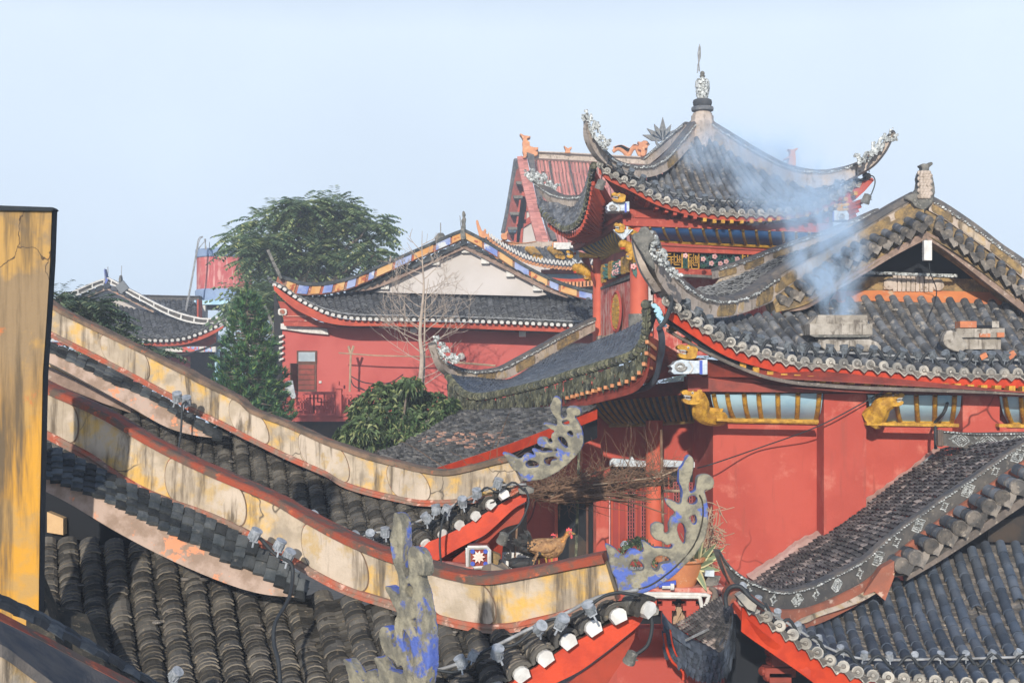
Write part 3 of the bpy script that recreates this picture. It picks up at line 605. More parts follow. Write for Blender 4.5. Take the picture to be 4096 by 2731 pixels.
mb=MB(); mb.prism([P('D',x,y,11.9) for x,y in ((108,1175),(145,1190),(145,1228),(108,1222))],(0,.1,0)); mb.build('gable_lit_patch','tan_wall',hB)  # sunlit bit of the shaded gable, painted as a tan patch
# plaster valley below the pier
mb=MB(); mb.grid(np.array([[P('D',60,1215,11.0),P('D',60,1700,8.9)],[P('D',130,1390,10.6),P('D',190,1700,8.9)],[P('D',200,1410,10.6),P('D',300,1700,8.9)],[P('D',265,1530,10.3),P('D',400,1720,9.6)]])); mb.build('valley_plaster','mud_deck',hB)
strip(hB,'eave_board',eave_pts('J',[(1100,1460),(1300,1310),(1450,1225),(1560,1150),(1700,1072),(1850,1000),(1950,950),(2000,945)],9.83),eave_pts('J',[(1150,1550),(1330,1440),(1500,1369),(1640,1300),(1780,1200),(1900,1105),(1990,1030),(2030,965)],9.83),.05,'orange_red')
strip(hB,'corner_board',eave_pts('J',[(1400,1500),(1750,1235),(1880,1130),(1975,1045)],9.95),eave_pts('J',[(1700,1620),(1800,1390),(1900,1230),(1965,1110)],9.95),.1,'dark_red')
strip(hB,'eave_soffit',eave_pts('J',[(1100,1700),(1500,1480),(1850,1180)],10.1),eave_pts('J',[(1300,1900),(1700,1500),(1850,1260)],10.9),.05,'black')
plate('corner_tile',[(1925,880),(1970,860),(2040,885),(2105,925),(2100,955),(2035,968),(1990,935),(1940,935)],[],pixmap('J',9.75),.16,'grey_stone',hB,smooth=0)
sculpt(plate('ridge_ornament',SCROLL,SHOLES,pixmap('F',9.88),.11,['ornament_stone','blue_edge'],hB,bevel=.02),.008,.008,13)
groove(hB,pixmap('F',9.88),.052,.006)
rail(crv('J',[(690,1345,9.6),(900,1290,9.6),(1100,1200,9.6),(1350,1075,9.6),(1560,985,9.55),(1750,890,9.5),(1990,845,9.5)]),'grey conduit with a black cable above the nearest orange-red eave board',r=.013,amp=.03,per=.45)
for i,(x,y,s) in enumerate(((400,1390,1.3),(755,1320,1.3),(945,1240,1.2),(1020,1200,1.),(1160,1185,1.35),(1410,1040,1.3),(1540,1005,1.4),(1700,925,1.35))):
    lb='ribbed grey spotlight mounted on the nearest eave tiles'
    if i==0: lp=lamp_proto(lb,P('J',x,y,9.5),group='spotlights on the nearest eave',s=1.1,rot=(.2,.2,.5)); 
    else: o=copy_tree(lp); o.location=P('J',x,y,9.5); o.rotation_euler=(R.uniform(-.5,.4),R.uniform(-.5,.5),R.uniform(-1,1)); o.scale=(s*.52,)*3
rake_lamp(1715,395,10.7,'white spotlight on the nearest verge, highest of three along the red moulding','I',.8)
rake_lamp(1880,465,10.6,'white spotlight on the nearest verge, middle one of three by the moulding','I',.75)
rake_lamp(1940,535,10.6,'white spotlight on the nearest verge, lowest of three above the trailing cable','I',.8)
rake_lamp(1180,1335,9.7,'small pale spotlight standing alone among the nearest tiles at the bottom edge','I',.75)
mb=MB(); mb.tube(crv('I',[(1745,420,10.6),(1850,530,10.6),(1955,590,10.55),(1965,700,10.5),(1940,830,10.3),(1850,990,10.05),(1840,1120,9.95),(1870,1250,9.8),(1885,1420,9.7)],40),.015,6); tag(mb.build('trailing_cable','cable',smooth=True),'grey cable trailing down the nearest tiles from three white spotlights','cable')
dangle('J',[(2060,950),(2070,1040),(2045,1140),(1990,1190),(1945,1215)],9.7,'grey lamp dangling from the nearest roof corner over the red wall',s=.9)
# ---- hall C: bottom-left corner ridge with the near scroll
hC=thing('temple_hall','nearest roof corner, cut by the bottom edge, with grey-topped ridge and tall pale scroll','temple hall',P('D',200,1800,7.5))
top=crv('D',[(-60,1395,6.2),(0,1424,6.2),(90,1468,6.3),(180,1515,6.4),(300,1578,6.5),(420,1650,6.6),(560,1700,6.8),(700,1700,7),(830,1640,7.2)],80)
bot=offc(top,(0,0,-.03))
mb=MB(); far=top; near=crv('D',[(-60,1470,5.6),(0,1478,5.6),(60,1520,5.7),(140,1580,5.8),(250,1660,5.9),(420,1760,6.1),(560,1800,6.3),(700,1800,6.6),(830,1740,7)],80)
mb.sweep(np.stack([far,near,offc(near,(0,0,-.05)),offc(far,(0,0,-.05))],1)); mb.build('coping','grey_coping',hC)
mb=MB(); f2=crv('D',[(-60,1375,6.35),(0,1405,6.35),(90,1452,6.45),(180,1500,6.5),(300,1560,6.6),(420,1632,6.7),(560,1690,6.9),(700,1690,7.1),(830,1630,7.3)],80)
mb.sweep(np.stack([f2,offc(top,(0,-.005,.002)),offc(top,(0,-.005,-.06)),offc(f2,(0,0,-.06))],1)); mb.build('coping_edge','red_coping',hC)
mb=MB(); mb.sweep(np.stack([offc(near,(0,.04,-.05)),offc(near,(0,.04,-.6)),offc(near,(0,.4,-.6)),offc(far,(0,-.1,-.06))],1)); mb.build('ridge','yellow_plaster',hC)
Uc=crv('D',[(-60,1370,6.4),(0,1398,6.4),(90,1440,6.5),(180,1486,6.6),(300,1550,6.7),(400,1610,6.8)],14,smooth=False); Ec=crv('D',[(-60,1345,6.9),(0,1375,6.9),(90,1415,7.),(180,1465,7.1),(300,1538,7.2),(400,1600,7.3)],14,smooth=False)
slope(hC,Uc,Ec,'flat',r=.05,step=.12,sag=0,name='verge_tiles',trough=False,ends=False,deck=None)
sculpt(plate('ridge_ornament',SCROLL,SHOLES,affine([(905,1005),(1655,555),(1490,385)],[(200,1370),(880,500),(650,110)],'Q',[7.9,7.5,7.65]),.085,['ornament_stone','blue_edge'],hC,bevel=.022),.007,.007,13)

debris(hB,colsB,60,.012,.035,'trough_tile',lift=.07)
debris(hA,colsA,50,.015,.04,'trough_tile',lift=.07)
# ================================================================= middle red hall (M)
mat('panel_blue',(.16,.22,.50),(.32,.38,.58),(.58,.60,.62),sc=1.6,s3=2.2,t3=(.54,.62),rough=.8,bump=.2)
mat('panel_yellow',(.58,.28,.09),(.62,.40,.18),(.36,.08,.035),sc=1.6,s3=2.6,t3=(.55,.62),rough=.8,bump=.2)
mat('gable_white',(.56,.52,.50),(.50,.46,.43),(.46,.41,.37),sc=.6,s3=2.5,t3=(.6,.8),rough=.9,bump=.15,bscale=12)
mat('glass',(.40,.46,.50),(.30,.36,.40),sc=2,rough=.15,bump=0)
mat('door_wood',(.12,.05,.03),(.07,.03,.02),sc=3,rough=.6)
mat('cloth',(.50,.52,.54),(.35,.37,.4),sc=9,rough=.95)
d0=50.
hM=thing('temple_hall','red hall with pale triangular gable and blue and orange ridge panels behind the bare tree','temple hall',P('B',1100,1700,50))
tl=dd([(175,628),(205,648),(262,668),(330,687),(420,692),(520,680),(620,657),(720,620),(850,562),(1000,497),(1150,432),(1250,387),(1342,352)],49,d0)
bl=dd([(165,670),(200,700),(268,742),(350,752),(420,750),(520,738),(620,716),(720,676),(850,618),(1000,548),(1150,484),(1250,441),(1342,402)],49,d0)
mpan=[(.035,.115,0),(.13,.19,1),(.205,.255,0),(.27,.33,1),(.345,.395,0),(.41,.465,1),(.48,.535,0),(.55,.585,1),(.60,.685,0),(.70,.775,1),(.79,.87,0),(.885,.93,1)]
def mridge(name,top,bot,pans,root,th=.5):
    b=Band(top,bot,80); mb=MB(); b.prof(mb,[(0,0,0),(1,0,0),(1,0,-th),(0,0,-th)]); r=mb.build('ridge','red_mould',root)
    mb=MB(); b.prof(mb,[(1,-.04,0),(1,-.02,.10),(1,.07,.11),(1,.10,.0),(1,.10,-th),(1,0,-th-.08)]); mb.build('coping','flat_tile',r)
    for u0,u1,k in pans:
        mb=MB(); b.panel(mb,u0*b.L,u1*b.L,.10,.92,.05,ends='square'); mb.build('panel',['panel_yellow','panel_blue'][k],r)
    return b
bM=mridge('l',crv('B',tl,80),crv('B',bl,80),[(.055,.10,0),(.115,.165,1),(.18,.225,0),(.24,.285,1),(.30,.345,0),(.36,.405,1),(.42,.46,0),(.475,.505,1),(.52,.605,0),(.62,.71,1),(.725,.83,0),(.845,.925,1),(.935,.99,0)],hM)
tr=dd([(1342,352),(1440,402),(1560,472),(1700,562),(1850,642),(2000,702),(2165,742),(2330,765)],50.1,49.3)
br=dd([(1342,402),(1440,452),(1560,524),(1700,616),(1850,696),(2000,752),(2165,790),(2330,812)],50.1,49.3)
mridge('r',crv('B',tr,80),crv('B',br,80),[(.01,.12,0),(.135,.225,1),(.24,.33,0),(.345,.44,1),(.455,.56,0),(.575,.63,1),(.645,.74,0),(.755,.83,1),(.85,.97,0)],hM)
# verge tiles + barges
def verge(root,z,top,bot,bb,d,r=.13,rows=2,bm='barge_wood',nm='flat_tile',th=.25):
    T=crv(z,dd(top,d),60); B=crv(z,dd(bot,d-.35),60); n=max(4,int(np.linalg.norm(np.diff(B,axis=0),axis=1).sum()/(r*1.9)))
    slope(root,resample(T,n),resample(B,n),'flat',r=r,step=np.linalg.norm(resample(T,n)-resample(B,n),axis=1).mean()/rows,sag=0,name='verge_tiles',trough=False,ends=False,deck=None,mats=nm,jit=1.2)
    strip(root,'bargeboard',offc(B,(0,.05,-.01)),crv(z,dd(bb,d-.33),60),th,bm)
    mb=MB(); mb.grid(np.stack([offc(T,(0,.05,-.03)),offc(B,(0,.05,-.03)),offc(B,(0,1.0,-.03))],1)); mb.build('verge_base','mud_deck',root)
verge(hM,'B',[(600,716),(720,680),(850,624),(1000,556),(1150,494),(1342,410)],[(640,728),(760,692),(880,636),(1000,590),(1150,522),(1342,432)],[(680,728),(760,718),(880,676),(1000,620),(1150,548),(1342,462)],50)
verge(hM,'B',[(1342,410),(1440,456),(1560,530),(1700,622),(1850,702),(2005,762)],[(1342,432),(1480,498),(1600,560),(1700,612),(1850,690),(2008,764)],[(1342,462),(1480,530),(1600,592),(1700,644),(1850,722),(1985,770)],50.02)
mb=MB(); mb.prism([P('B',x,y,50.0) for x,y in ((780,735),(860,690),(1100,575),(1342,466),(1560,575),(1800,700),(1860,750),(1800,760))],(0,.3,0)); mb.build('gable_wall','gable_white',hM)
for x,y in ((845,690),(1165,538),(1352,462),(1475,530),(1632,612),(1800,700)):
    mb=MB(); a=P('B',x,y,49.8); mb.box(a+V((0,.6,0)),(.14,0,0),(0,.6,0),(0,0,.14)); mb.build('purlin_end','white_paint',hM)
prs=[(120,650,49,150,690,47.6),(180,700,49.1,205,715,47.5),(240,735,49.3,300,780,47.4),(330,755,49.6,400,832,47.3),(430,758,49.9,500,870,47.2),(560,742,50.2,620,893,47.2),(700,715,50.6,760,900,47.2),(850,708,50.8,900,902,47.2),(1200,728,50.8,1240,908,47.2),(1600,738,50.8,1640,922,47.2),(2000,758,50.7,2040,940,47.2),(2200,790,48.6,2250,950,47.2),(2500,810,50.4,2560,965,47.2)]
U,E=matched('B',prs,64)
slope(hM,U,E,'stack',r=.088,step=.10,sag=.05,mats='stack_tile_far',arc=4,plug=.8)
et=crv('B',dd([(148,690),(205,732),(300,794),(400,844),(500,881),(620,905),(760,910),(900,912),(1240,920),(1640,932),(2040,948),(2560,973)],47.25),80)
eb_=crv('B',dd([(150,722),(230,800),(300,850),(400,898),(500,930),(620,945),(760,946),(900,948),(1240,958),(1640,972),(2040,988),(2560,1012)],47.25),80)
strip(hM,'eave_board',et,eb_,.12,'fascia_red')
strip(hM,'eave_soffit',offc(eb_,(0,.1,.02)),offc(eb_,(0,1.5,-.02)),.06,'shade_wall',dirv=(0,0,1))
mb=MB(); c=offc(resample(E,90),(0,-.02,.12)); mb.tube(c,.02,5); mb.build('eave_wire','rail_metal',hM,smooth=True)
# corner gable infill boards under the rising corner
mb=MB(); mb.prism([P('B',x,y,48.1) for x,y in ((175,790),(240,800),(330,860),(420,915),(540,945),(545,955),(215,945),(205,870))],(0,.2,0)); mb.build('corner_board','beam_red',hM)
for k,yy in enumerate((880,908)):
    mb=MB(); mb.prism([P('B',x,y,48.05) for x,y in ((215,yy),(360+k*70,yy+2),(380+k*70,yy+9),(215,yy+6))],(0,.05,0)); mb.build('board_moulding','wall_faded',hM)
mb=MB(); q=[P('B',x,y,48) for x,y in ((176,846),(182,838),(222,838),(230,846),(230,868),(222,877),(182,877),(176,868))]; mb.prism(q,(0,.5,0)); mb.build('beam_end','white_paint',hM)
mb=MB(); mb.prism([P('B',x,y,47.97) for x,y in ((186,850),(194,844),(212,844),(218,852),(218,864),(210,872),(192,870),(186,862))],(0,.03,0)); mb.build('beam_end_carving','red_mould',hM)
# walls, shadow side, beams
mb=MB(); mb.aab(P('B',203,0,48.6).x,48.6,P('B',0,1560,48.6).z,P('B',2300,0,48.6).x,49.0,P('B',0,925,48.6).z); mb.build('wall','wall_red_far',hM)
mb=MB(); mb.prism([P('B',203,930,48.62),P('B',150,740,53),P('B',150,1560,53),P('B',203,1560,48.62)],(.05,.1,0)); mb.build('side_wall','shade_wall',hM)
mb=MB(); mb.prism([P('B',x,y,48.4) for x,y in ((192,930),(240,932),(480,965),(492,1000),(330,985),(225,968),(192,965))],(0,.35,0)); mb.build('corner_beam','white_paint',hM)
for x0,y0,x1,y1 in ((1005,958,1046,990),(1688,978,1730,1012)):
    mb=MB(); a=P('B',x0,y0,47.8); b=P('B',x1,y1,47.8); mb.prism([(a.x,47.8,a.z),(b.x,47.8,a.z),(b.x,47.8,b.z),(a.x,47.8,b.z)],(0,1.4,0)); mb.build('beam_end','white_paint',hM)
for i in range(5):
    mb=MB(); y=1000+i*36; mb.prism([P('B',x,yy,48.4) for x,yy in ((180,y+8),(210,y),(210,y+10),(182,y+22))],(0,.4,0)); mb.build('side_slat','white_paint',hM)
def rectbar(root,name,z,x0,y0,x1,y1,d,th,m):
    a=P(z,x0,y0,d); b=P(z,x1,y1,d); mb=MB(); mb.aab(a.x,d,b.z,b.x,d+th,a.z); return mb.build(name,m,root)
w_=rectbar(hM,'window','B',293,1100,418,1178,48.52,.08,'door_wood'); rectbar(w_,'pane','B',304,1110,408,1168,48.50,.02,'glass')
dr=rectbar(hM,'door','B',292,1178,416,1358,48.54,.06,'door_wood')
for y in range(5): rectbar(dr,'door_panel','B',304,1190+y*32,404,1216+y*32,48.51,.03,'beam_brown')
mb=MB(); mb.prism([P('B',250,1180,47.9),P('B',293,1180,48.5),P('B',293,1355,48.5),P('B',250,1352,47.9)],(.03,0,0)); mb.build('shutter','door_wood',hM)
rectbar(hM,'switch_box','B',432,1290,448,1304,48.54,.06,'white_paint')
for x in (1715,1728): mb=MB(); mb.tube([P('B',x,1000,49.6),P('B',1715,1150,49.6)],.02,5); mb.build('hanging_strap','white_paint',hM)
mb=MB(); mb.ball(P('B',1325,1138,48.35),.13); mb.tube([P('B',1325,1138,48.35),P('B',1300,1138,48.5)],.04); mb.build('wall_lamp','white_paint',hM)
# balcony floor & dark storey below
rectbar(hM,'balcony_slab','B',205,1508,1560,1545,47.1,1.5,'wall_red_far')
rectbar(hM,'lower_wall','B',215,1545,1560,1900,47.9,.5,'shade_wall')
# balustrade, its own thing
bs=thing('balustrade','red fretwork balcony balustrade in front of the middle hall door','balustrade',P('B',700,1510,47.1))
rectbar(bs,'top_rail','B',250,1358,1560,1376,47.0,.2,'wall_red_far'); rectbar(bs,'bottom_rail','B',250,1494,1560,1510,47.0,.2,'wall_red_far')
def fret(x0,x1):
    mb=MB()
    def br(a,b,c,e): p=P('B',a,b,47.06); q=P('B',c,e,47.06); mb.aab(p.x,47.06,q.z,q.x,47.14,p.z)
    y0,y1=1376,1494; W=x1-x0
    for fx in (0,.5,1): br(x0+W*fx-4,y0,x0+W*fx+4,y1)
    for r_ in range(1,5): 
        y=y0+(y1-y0)*r_/5
        if r_%2: br(x0,y-4,x0+W*.36,y+4); br(x0+W*.64,y-4,x1,y+4)
        else: br(x0+W*.18,y-4,x0+W*.82,y+4)
    for fx,ya,yb in ((.18,.0,.4),(.82,.0,.4),(.18,.6,1),(.82,.6,1),(.36,.2,.8),(.64,.2,.8)):
        br(x0+W*fx-4,y0+(y1-y0)*ya,x0+W*fx+4,y0+(y1-y0)*yb)
    mb.build('fretwork','wall_red_far',bs)
for a,b in ((270,400),(400,530),(610,730),(730,860),(930,1060),(1060,1200),(1280,1400),(1400,1540)): fret(a,b)
for x in (236,555,900,1240,1560):
    mb=MB(); a=P('B',x-18,1340 if x>300 else 1372,46.9); b=P('B',x+18,1512,46.9); mb.aab(a.x,46.9,b.z,b.x,47.25,a.z); mb.aab(a.x-.08,46.82,a.z,b.x+.08,47.33,a.z+.12); mb.aab(a.x+.1,46.92,a.z+.12,b.x-.1,47.2,a.z+.25); mb.build('post','wall_red_far',bs)
# mop cloth on rail, drying poles
mb=MB()
for i in range(70):
    a=R.uniform(0,1); x=232+30*a+R.uniform(-4,4); p0=P('B',240+25*a,1296+R.uniform(-6,8),46.7); mb.tube(catmull([p0,P('B',x+R.uniform(-5,10),1325,46.6),P('B',x+R.uniform(-8,14)+8*a,1350+R.uniform(-10,10)+42*a,46.65)],4),.035,4)
for i in range(40):
    mb.tube([P('B',225+R.uniform(0,20),1300+R.uniform(-8,4),46.7),P('B',222+R.uniform(0,30),1335+R.uniform(-5,12),46.7)],.04,4)
tag(mb.build('mop_head','cloth',smooth=True),'grey string mop head hung over the balustrade corner beside the conifer','mop')
mat('bamboo',(.42,.30,.2),(.3,.22,.15),sc=3,rough=.8)
pl=thing('drying_rack','forked wooden pole carrying a bamboo clothes pole in front of the red balcony wall','drying rack',P('B',625,1370,47.5))
mb=MB(); mb.tube(crv('B',[(625,1375,47.5),(628,1260,47.5),(632,1120,47.5)],8),.038,6); mb.tube([P('B',632,1125,47.5),P('B',618,1072,47.5)],.045,5); mb.tube([P('B',632,1125,47.5),P('B',650,1070,47.5)],.045,5); mb.build('forked_pole','bamboo',pl)
mb=MB(); mb.tube([P('B',556,1115,47.45),P('B',800,1132,47.5),P('B',1170,1140,47.5)],.025,6); mb.build('cross_pole','bamboo',pl)
mb=MB(); mb.tube(crv('B',[(628,1258,47.5),(700,1295,47.5),(780,1308,47.5),(880,1300,47.5),(960,1250,48.1)],20),.018,4); mb.tube(crv('B',[(628,1262,47.5),(650,1320,47.5),(720,1350,47.5)],10),.018,4); mb.build('rope','cable',pl)
mb=MB(); mb.tube([P('B',1300,1175,48.),P('B',1540,1195,47.8)],.035,5); tag(mb.build('bamboo_pole','bamboo'),'thin bamboo pole leaning across the red wall behind the pale curled ridge tip','pole')
# ornaments on M
plate('ridge_ornament',SCROLL,SHOLES,affine([(905,1005),(1010,1340),(1490,385)],[(170,590),(195,650),(112,470)],'B',[48.7,48.7,49.3]),.1,'grey_stone',hM,bevel=.02)
plate('ridge_ornament',SCROLL,SHOLES,affine([(905,1005),(1010,1340),(1490,385)],[(140,930),(160,980),(92,820)],'B',[55,55,55.3]),.1,'grey_stone',hM,bevel=.02)
plate('apex_finial',[(1325,405),(1322,350),(1330,320),(1326,290),(1335,275),(1332,250),(1336,232),(1346,234),(1352,250),(1345,262),(1354,275),(1350,300),(1352,330),(1346,355),(1352,385),(1350,405)],[],pixmap('B',50.1),.45,'grey_stone',hM,smooth=2)
def rod(z,pts,d,lab,cat='lightning rod',r=.02,m='rail_metal',base=None):
    t=thing('lightning_rod',lab,cat,P(z,*pts[-1],d)); mb=MB(); mb.tube([P(z,x,y,d) for x,y in pts],r,5); mb.build('spike',m,t)
    mb=MB(); mb.lathe(P(z,*pts[-1],d),[(r*3,-.06),(r*3,0),(r*1.4,.05)],8); 
    if base: mb.lathe(P(z,*pts[-1],d),[(base,-.1),(base,.05),(base*.5,.2)],8)
    mb.build('socket','grey_stone',t); return t
rod('B',[(1195,300),(1195,400)],50.3,'thin lightning rod on the left slope of the panelled ridge',base=.2)
rod('B',[(1316,255),(1326,345)],50.2,'thin slanted rod against the dark finial of the middle hall',r=.015)

# ================================================================= far left hall (L) and water tank
hL=thing('temple_hall','distant hall at left with white-outlined curved ridge and grey tiles','temple hall',P('A',1000,1600,75))
dL=75.
def outlined(root,T,B,u,th=.5):
    b=Band(T,B,70); mb=MB(); b.prof(mb,[(0,0,0),(1,0,0),(1,0,-th),(0,0,-th)]); r=mb.build('ridge','dark_ridge',root)
    mb=MB(); 
    for v in (0,1): b.prof(mb,[(v,-.045,0),(v,-.045,.08),(v,.045,.08),(v,.045,-.1)])
    for q in u: 
        b.panel(mb,q*b.L-.04,q*b.L+.04,0,1,.07,ends='square',n=3)
    mb.build('outline','white_paint',r); return r
T=crv('A',dd([(838,812),(865,815),(980,878),(1080,930),(1180,984),(1300,1042),(1400,1080),(1500,1108),(1600,1127),(1700,1122),(1770,1098),(1812,1062)],75,73),70)
B=crv('A',dd([(838,845),(860,848),(940,884),(1050,950),(1150,1002),(1250,1058),(1350,1104),(1450,1140),(1550,1160),(1650,1165),(1750,1144),(1806,1104)],75,73),70)
outlined(hL,T,B,(.04,.16,.28,.40,.52,.62,.72,.82,.90))
T=crv('A',dd([(380,990),(520,938),(650,880),(760,835),(838,812)],73.5,75),40); B=crv('A',dd([(380,1025),(540,966),(700,898),(780,862),(838,845)],73.5,75),40)
outlined(hL,T,B,(.3,.5,.75,.95))
verge(hL,'A',[(838,848),(940,892),(1050,958),(1240,1068)],[(838,882),(940,926),(1050,984),(1210,1062)],[(838,898),(940,944),(1050,1004),(1200,1078)],74.9,r=.17,rows=2,bm='barge_pink',nm='stack_tile_far')
verge(hL,'A',[(540,975),(700,905),(780,868),(838,848)],[(560,1005),(700,935),(780,900),(838,882)],[(580,1010),(700,954),(780,918),(838,898)],74.9,r=.17,rows=2,bm='barge_pink',nm='stack_tile_far')
mb=MB(); mb.prism([P('A',x,y,75.9) for x,y in ((560,1040),(700,965),(838,900),(980,960),(1150,1060),(1150,1090),(560,1090))],(0,.3,0)); mb.build('gable_wall','gable_white',hL)
U,E=matched('A',[(400,1030,75.9,330,1280,71.5),(600,1020,75.9,590,1290,71.5),(850,1020,75.9,880,1282,71.5),(1080,1060,75.8,1140,1290,71.5),(1240,1085,75.3,1310,1292,71.5),(1350,1120,74.8,1430,1280,71.5),(1450,1148,74.3,1520,1255,71.6),(1560,1168,73.8,1610,1225,71.8),(1660,1172,73.4,1690,1192,72),(1740,1155,73,1765,1160,72.2)],34)
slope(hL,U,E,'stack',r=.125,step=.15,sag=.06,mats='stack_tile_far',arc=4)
et=crv('A',dd([(330,1302),(590,1312),(880,1304),(1140,1312),(1310,1312),(1430,1300),(1520,1276),(1610,1246),(1690,1210),(1768,1172)],71.6),60)
strip(hL,'eave_board',et,crv('A',dd([(330,1328),(590,1338),(880,1330),(1140,1340),(1310,1340),(1430,1330),(1520,1308),(1610,1276),(1690,1236),(1768,1184)],71.6),60),.15,'fascia_red')
strip(hL,'eave_soffit',offc(et,(0,.2,-.7)),offc(et,(0,3,-.7)),.06,'shade_wall',dirv=(0,0,1))
mb=MB(); mb.prism([P('A',x,y,72.6) for x,y in ((1380,1340),(1560,1300),(1690,1245),(1690,1345))],(0,.2,0)); mb.build('corner_board','beam_red',hL)
fr=rectbar(hL,'painted_frieze','A',900,1343,1690,1386,71.95,.4,'white_paint')
mat('fresco',(.12,.25,.62),(.70,.72,.7),(.55,.12,.1),sc=1.1,s3=1.6,t3=(.52,.54),rough=.8)
rectbar(fr,'fresco_panel','A',1430,1345,1560,1384,71.92,.02,'fresco'); rectbar(fr,'fresco_panel','A',1600,1345,1660,1384,71.92,.02,'fresco')
rectbar(hL,'wall','A',900,1386,1410,1640,75.5,.4,'wall_red_far'); rectbar(hL,'column','A',1410,1380,1472,1640,73.6,.6,'wall_red_far')
rectbar(hL,'porch_back','A',1380,1380,1800,1640,77,.3,'shade_wall'); rectbar(hL,'column','A',1684,1250,1708,1640,73.4,.5,'cove_blue')
plate('apex_finial',[(832,860),(828,800),(824,745),(830,742),(836,790),(842,812),(858,815),(850,835)],[],pixmap('A',75),.4,'blue_edge',hL,smooth=2)
plate('apex_finial',[(940,850),(938,820),(945,790),(952,792),(956,820),(956,850)],[],pixmap('A',77),.4,'grey_stone',hL,smooth=0)
mb=MB(); mb.box(P('A',960,880,74.6),(.2,0,.16),(0,.1,0),(-.15,0,.2)); mb.tube([P('A',960,880,74.7),P('A',975,905,74.8)],.05); mb.build('floodlight','lamp_dark',hL)
rod('A',[(846,720),(846,800)],75.2,'hair-thin rod beside the blue finial of the distant left hall',r=.02)
rod('A',[(954,710),(950,790)],77,'hair-thin rod on the grey stub of the distant left hall',r=.02)
# rear wing
hW=thing('rear_wing','low tiled wing roof between the distant left hall and the water tank','building',P('A',1350,1500,84))
U=crv('A',dd([(1120,985),(1350,985),(1560,990)],84),12); E=crv('A',dd([(1150,1160),(1360,1160),(1560,1165)],80),12)
slope(hW,U,E,'stack',r=.12,step=.18,sag=.03,mats='stack_tile_far',arc=4,ends=False)
b=Band(crv('A',dd([(1110,938),(1350,944),(1570,948)],84)),crv('A',dd([(1110,985),(1350,985),(1570,990)],84)),10); mb=MB(); b.prof(mb,[(0,0,0),(.85,0,0),(.85,0,.15),(1,0,.15),(1,0,-.5),(0,0,-.5)]); mb.build('ridge','dark_ridge',hW)
rectbar(hW,'verge_edge','A',1544,975,1556,1120,79.8,1,'fascia_red'); rectbar(hW,'wall','A',1130,1150,1700,1500,82,.4,'shade_wall')
# tank
ct=P('A',1762,960,86); tk=thing('water_tank','faded red round water tank with blue rim, partly behind the tree','water tank',(ct.x,86,P('A',0,1130,86).z))
rr=P('A',1762+220,0,86).x-ct.x; zt=P('A',0,592,86).z; zb=P('A',0,960,86).z
mat('tank_red',(.55,.13,.12),(.46,.10,.10),(.62,.26,.22),sc=.8,s3=1.2,rough=.8,streak=(.62,.30,.27),st=(.52,.62))
mat('tank_blue',(.20,.28,.44),(.26,.35,.50),sc=1,rough=.7)
mb=MB(); mb.lathe((ct.x,86,0),[(rr*.98,zb),(rr*.98,zt)],48,0); mb.build('tank_body','tank_red',tk,smooth=True,auto=40)
mb=MB(); mb.lathe((ct.x,86,0),[(rr*1.0,zt-.5),(rr*1.03,zt-.45),(rr*1.03,zt),(rr*.9,zt+.03),(rr*.85,zt)],48); mb.build('top_rim','tank_blue',tk)
mb=MB(); mb.lathe((ct.x,86,0),[(rr*.9,zb-.5),(rr*1.04,zb-.3),(rr*1.04,zb+.35),(rr*.99,zb+.45)],48); mb.build('bottom_rim','tank_blue',tk)
mb=MB(); p=P('A',1548,1015,84.5); q=P('A',1990,1015,84.5); mb.aab(p.x,83.6,P('A',0,1022,84.5).z,q.x,88,zb-.3); mb.build('support_beam','cove_blue',tk)
for x in (1572,1975): 
    p=P('A',x,1500,84); mb=MB(); mb.aab(p.x-.35,83.7,p.z,p.x+.35,84.4,P('A',0,1022,84).z); mb.build('leg','white_paint',tk)
rectbar(tk,'window_opening','A',1600,1022,1690,1052,84.2,1.,'black')
ldm=MB()
for o in (0,14): ldm.tube(crv('A',[(1450+o*.5,1080,82.3),(1475+o*.6,950,82.4),(1510+o*.6,760,82.6),(1538+o*.6,600,82.8),(1548+o*.6,530,82.9),(1560+o,492,83),(1590,482+o*.3,83.1)],24),.03,5)
for k in range(24):
    t=k/24; x=1450+(1538-1450)*t; y=1080-(480)*t; ldm.tube([P('A',x,y,82.35+.4*t),P('A',x+9,y,82.35+.4*t)],.02,4)
ldm.tube([P('A',1604,500,83.2),P('A',1618,585,83.2)],.035,5); ldm.tube([P('A',1612,500,83.4),P('A',1608,585,83.4)],.03,5); ldm.tube([P('A',1600,525,83.3),P('A',1548,588,83.)],.025,5); ldm.tube([P('A',1642,525,84),P('A',1642,580,84)],.02,5)
ldm.build('ladder','rail_metal',tk)

# ================================================================= tall red-tiled tower (F)
mat('red_tile',(.50,.21,.18),(.43,.17,.15),(.60,.36,.32),sc=1.2,s3=4,t3=(.62,.72),rough=.7,bump=.2,island=.25)
mat('terracotta',(.62,.28,.12),(.50,.20,.09),(.70,.42,.22),sc=2,s3=4,rough=.6,bump=.4,bscale=8)
mat('orange_glaze',(.62,.30,.10),(.50,.24,.10),(.28,.22,.16),sc=2,s3=4,rough=.5,bump=.3,island=.3)
hF=thing('temple_hall','tall hall with steep pink-red tiled roof and orange ridge beasts, behind the pavilion','temple hall',P('R',900,1400,92))
dF=92.
U=crv('R',dd([(815,345),(1100,362),(1400,382),(1800,405),(2400,430),(3300,465)],dF),74); E=crv('R',dd([(1000,1240),(1200,1240),(1500,1240),(2000,1260),(2600,1290),(3400,1310)],dF-5),74)
slope(hF,U,E,'barrel',r=.10,step=.9,sag=.06,mats='red_tile',deck='red_tile',ends=False,arc=3)
mb=MB()
for o in (955,1150): 
    c=crv('R',[(o,355,dF-.3),(o+25,500,dF-1.6),(o+60,640,dF-2.6)],12); mb.tube(c,.06,4)
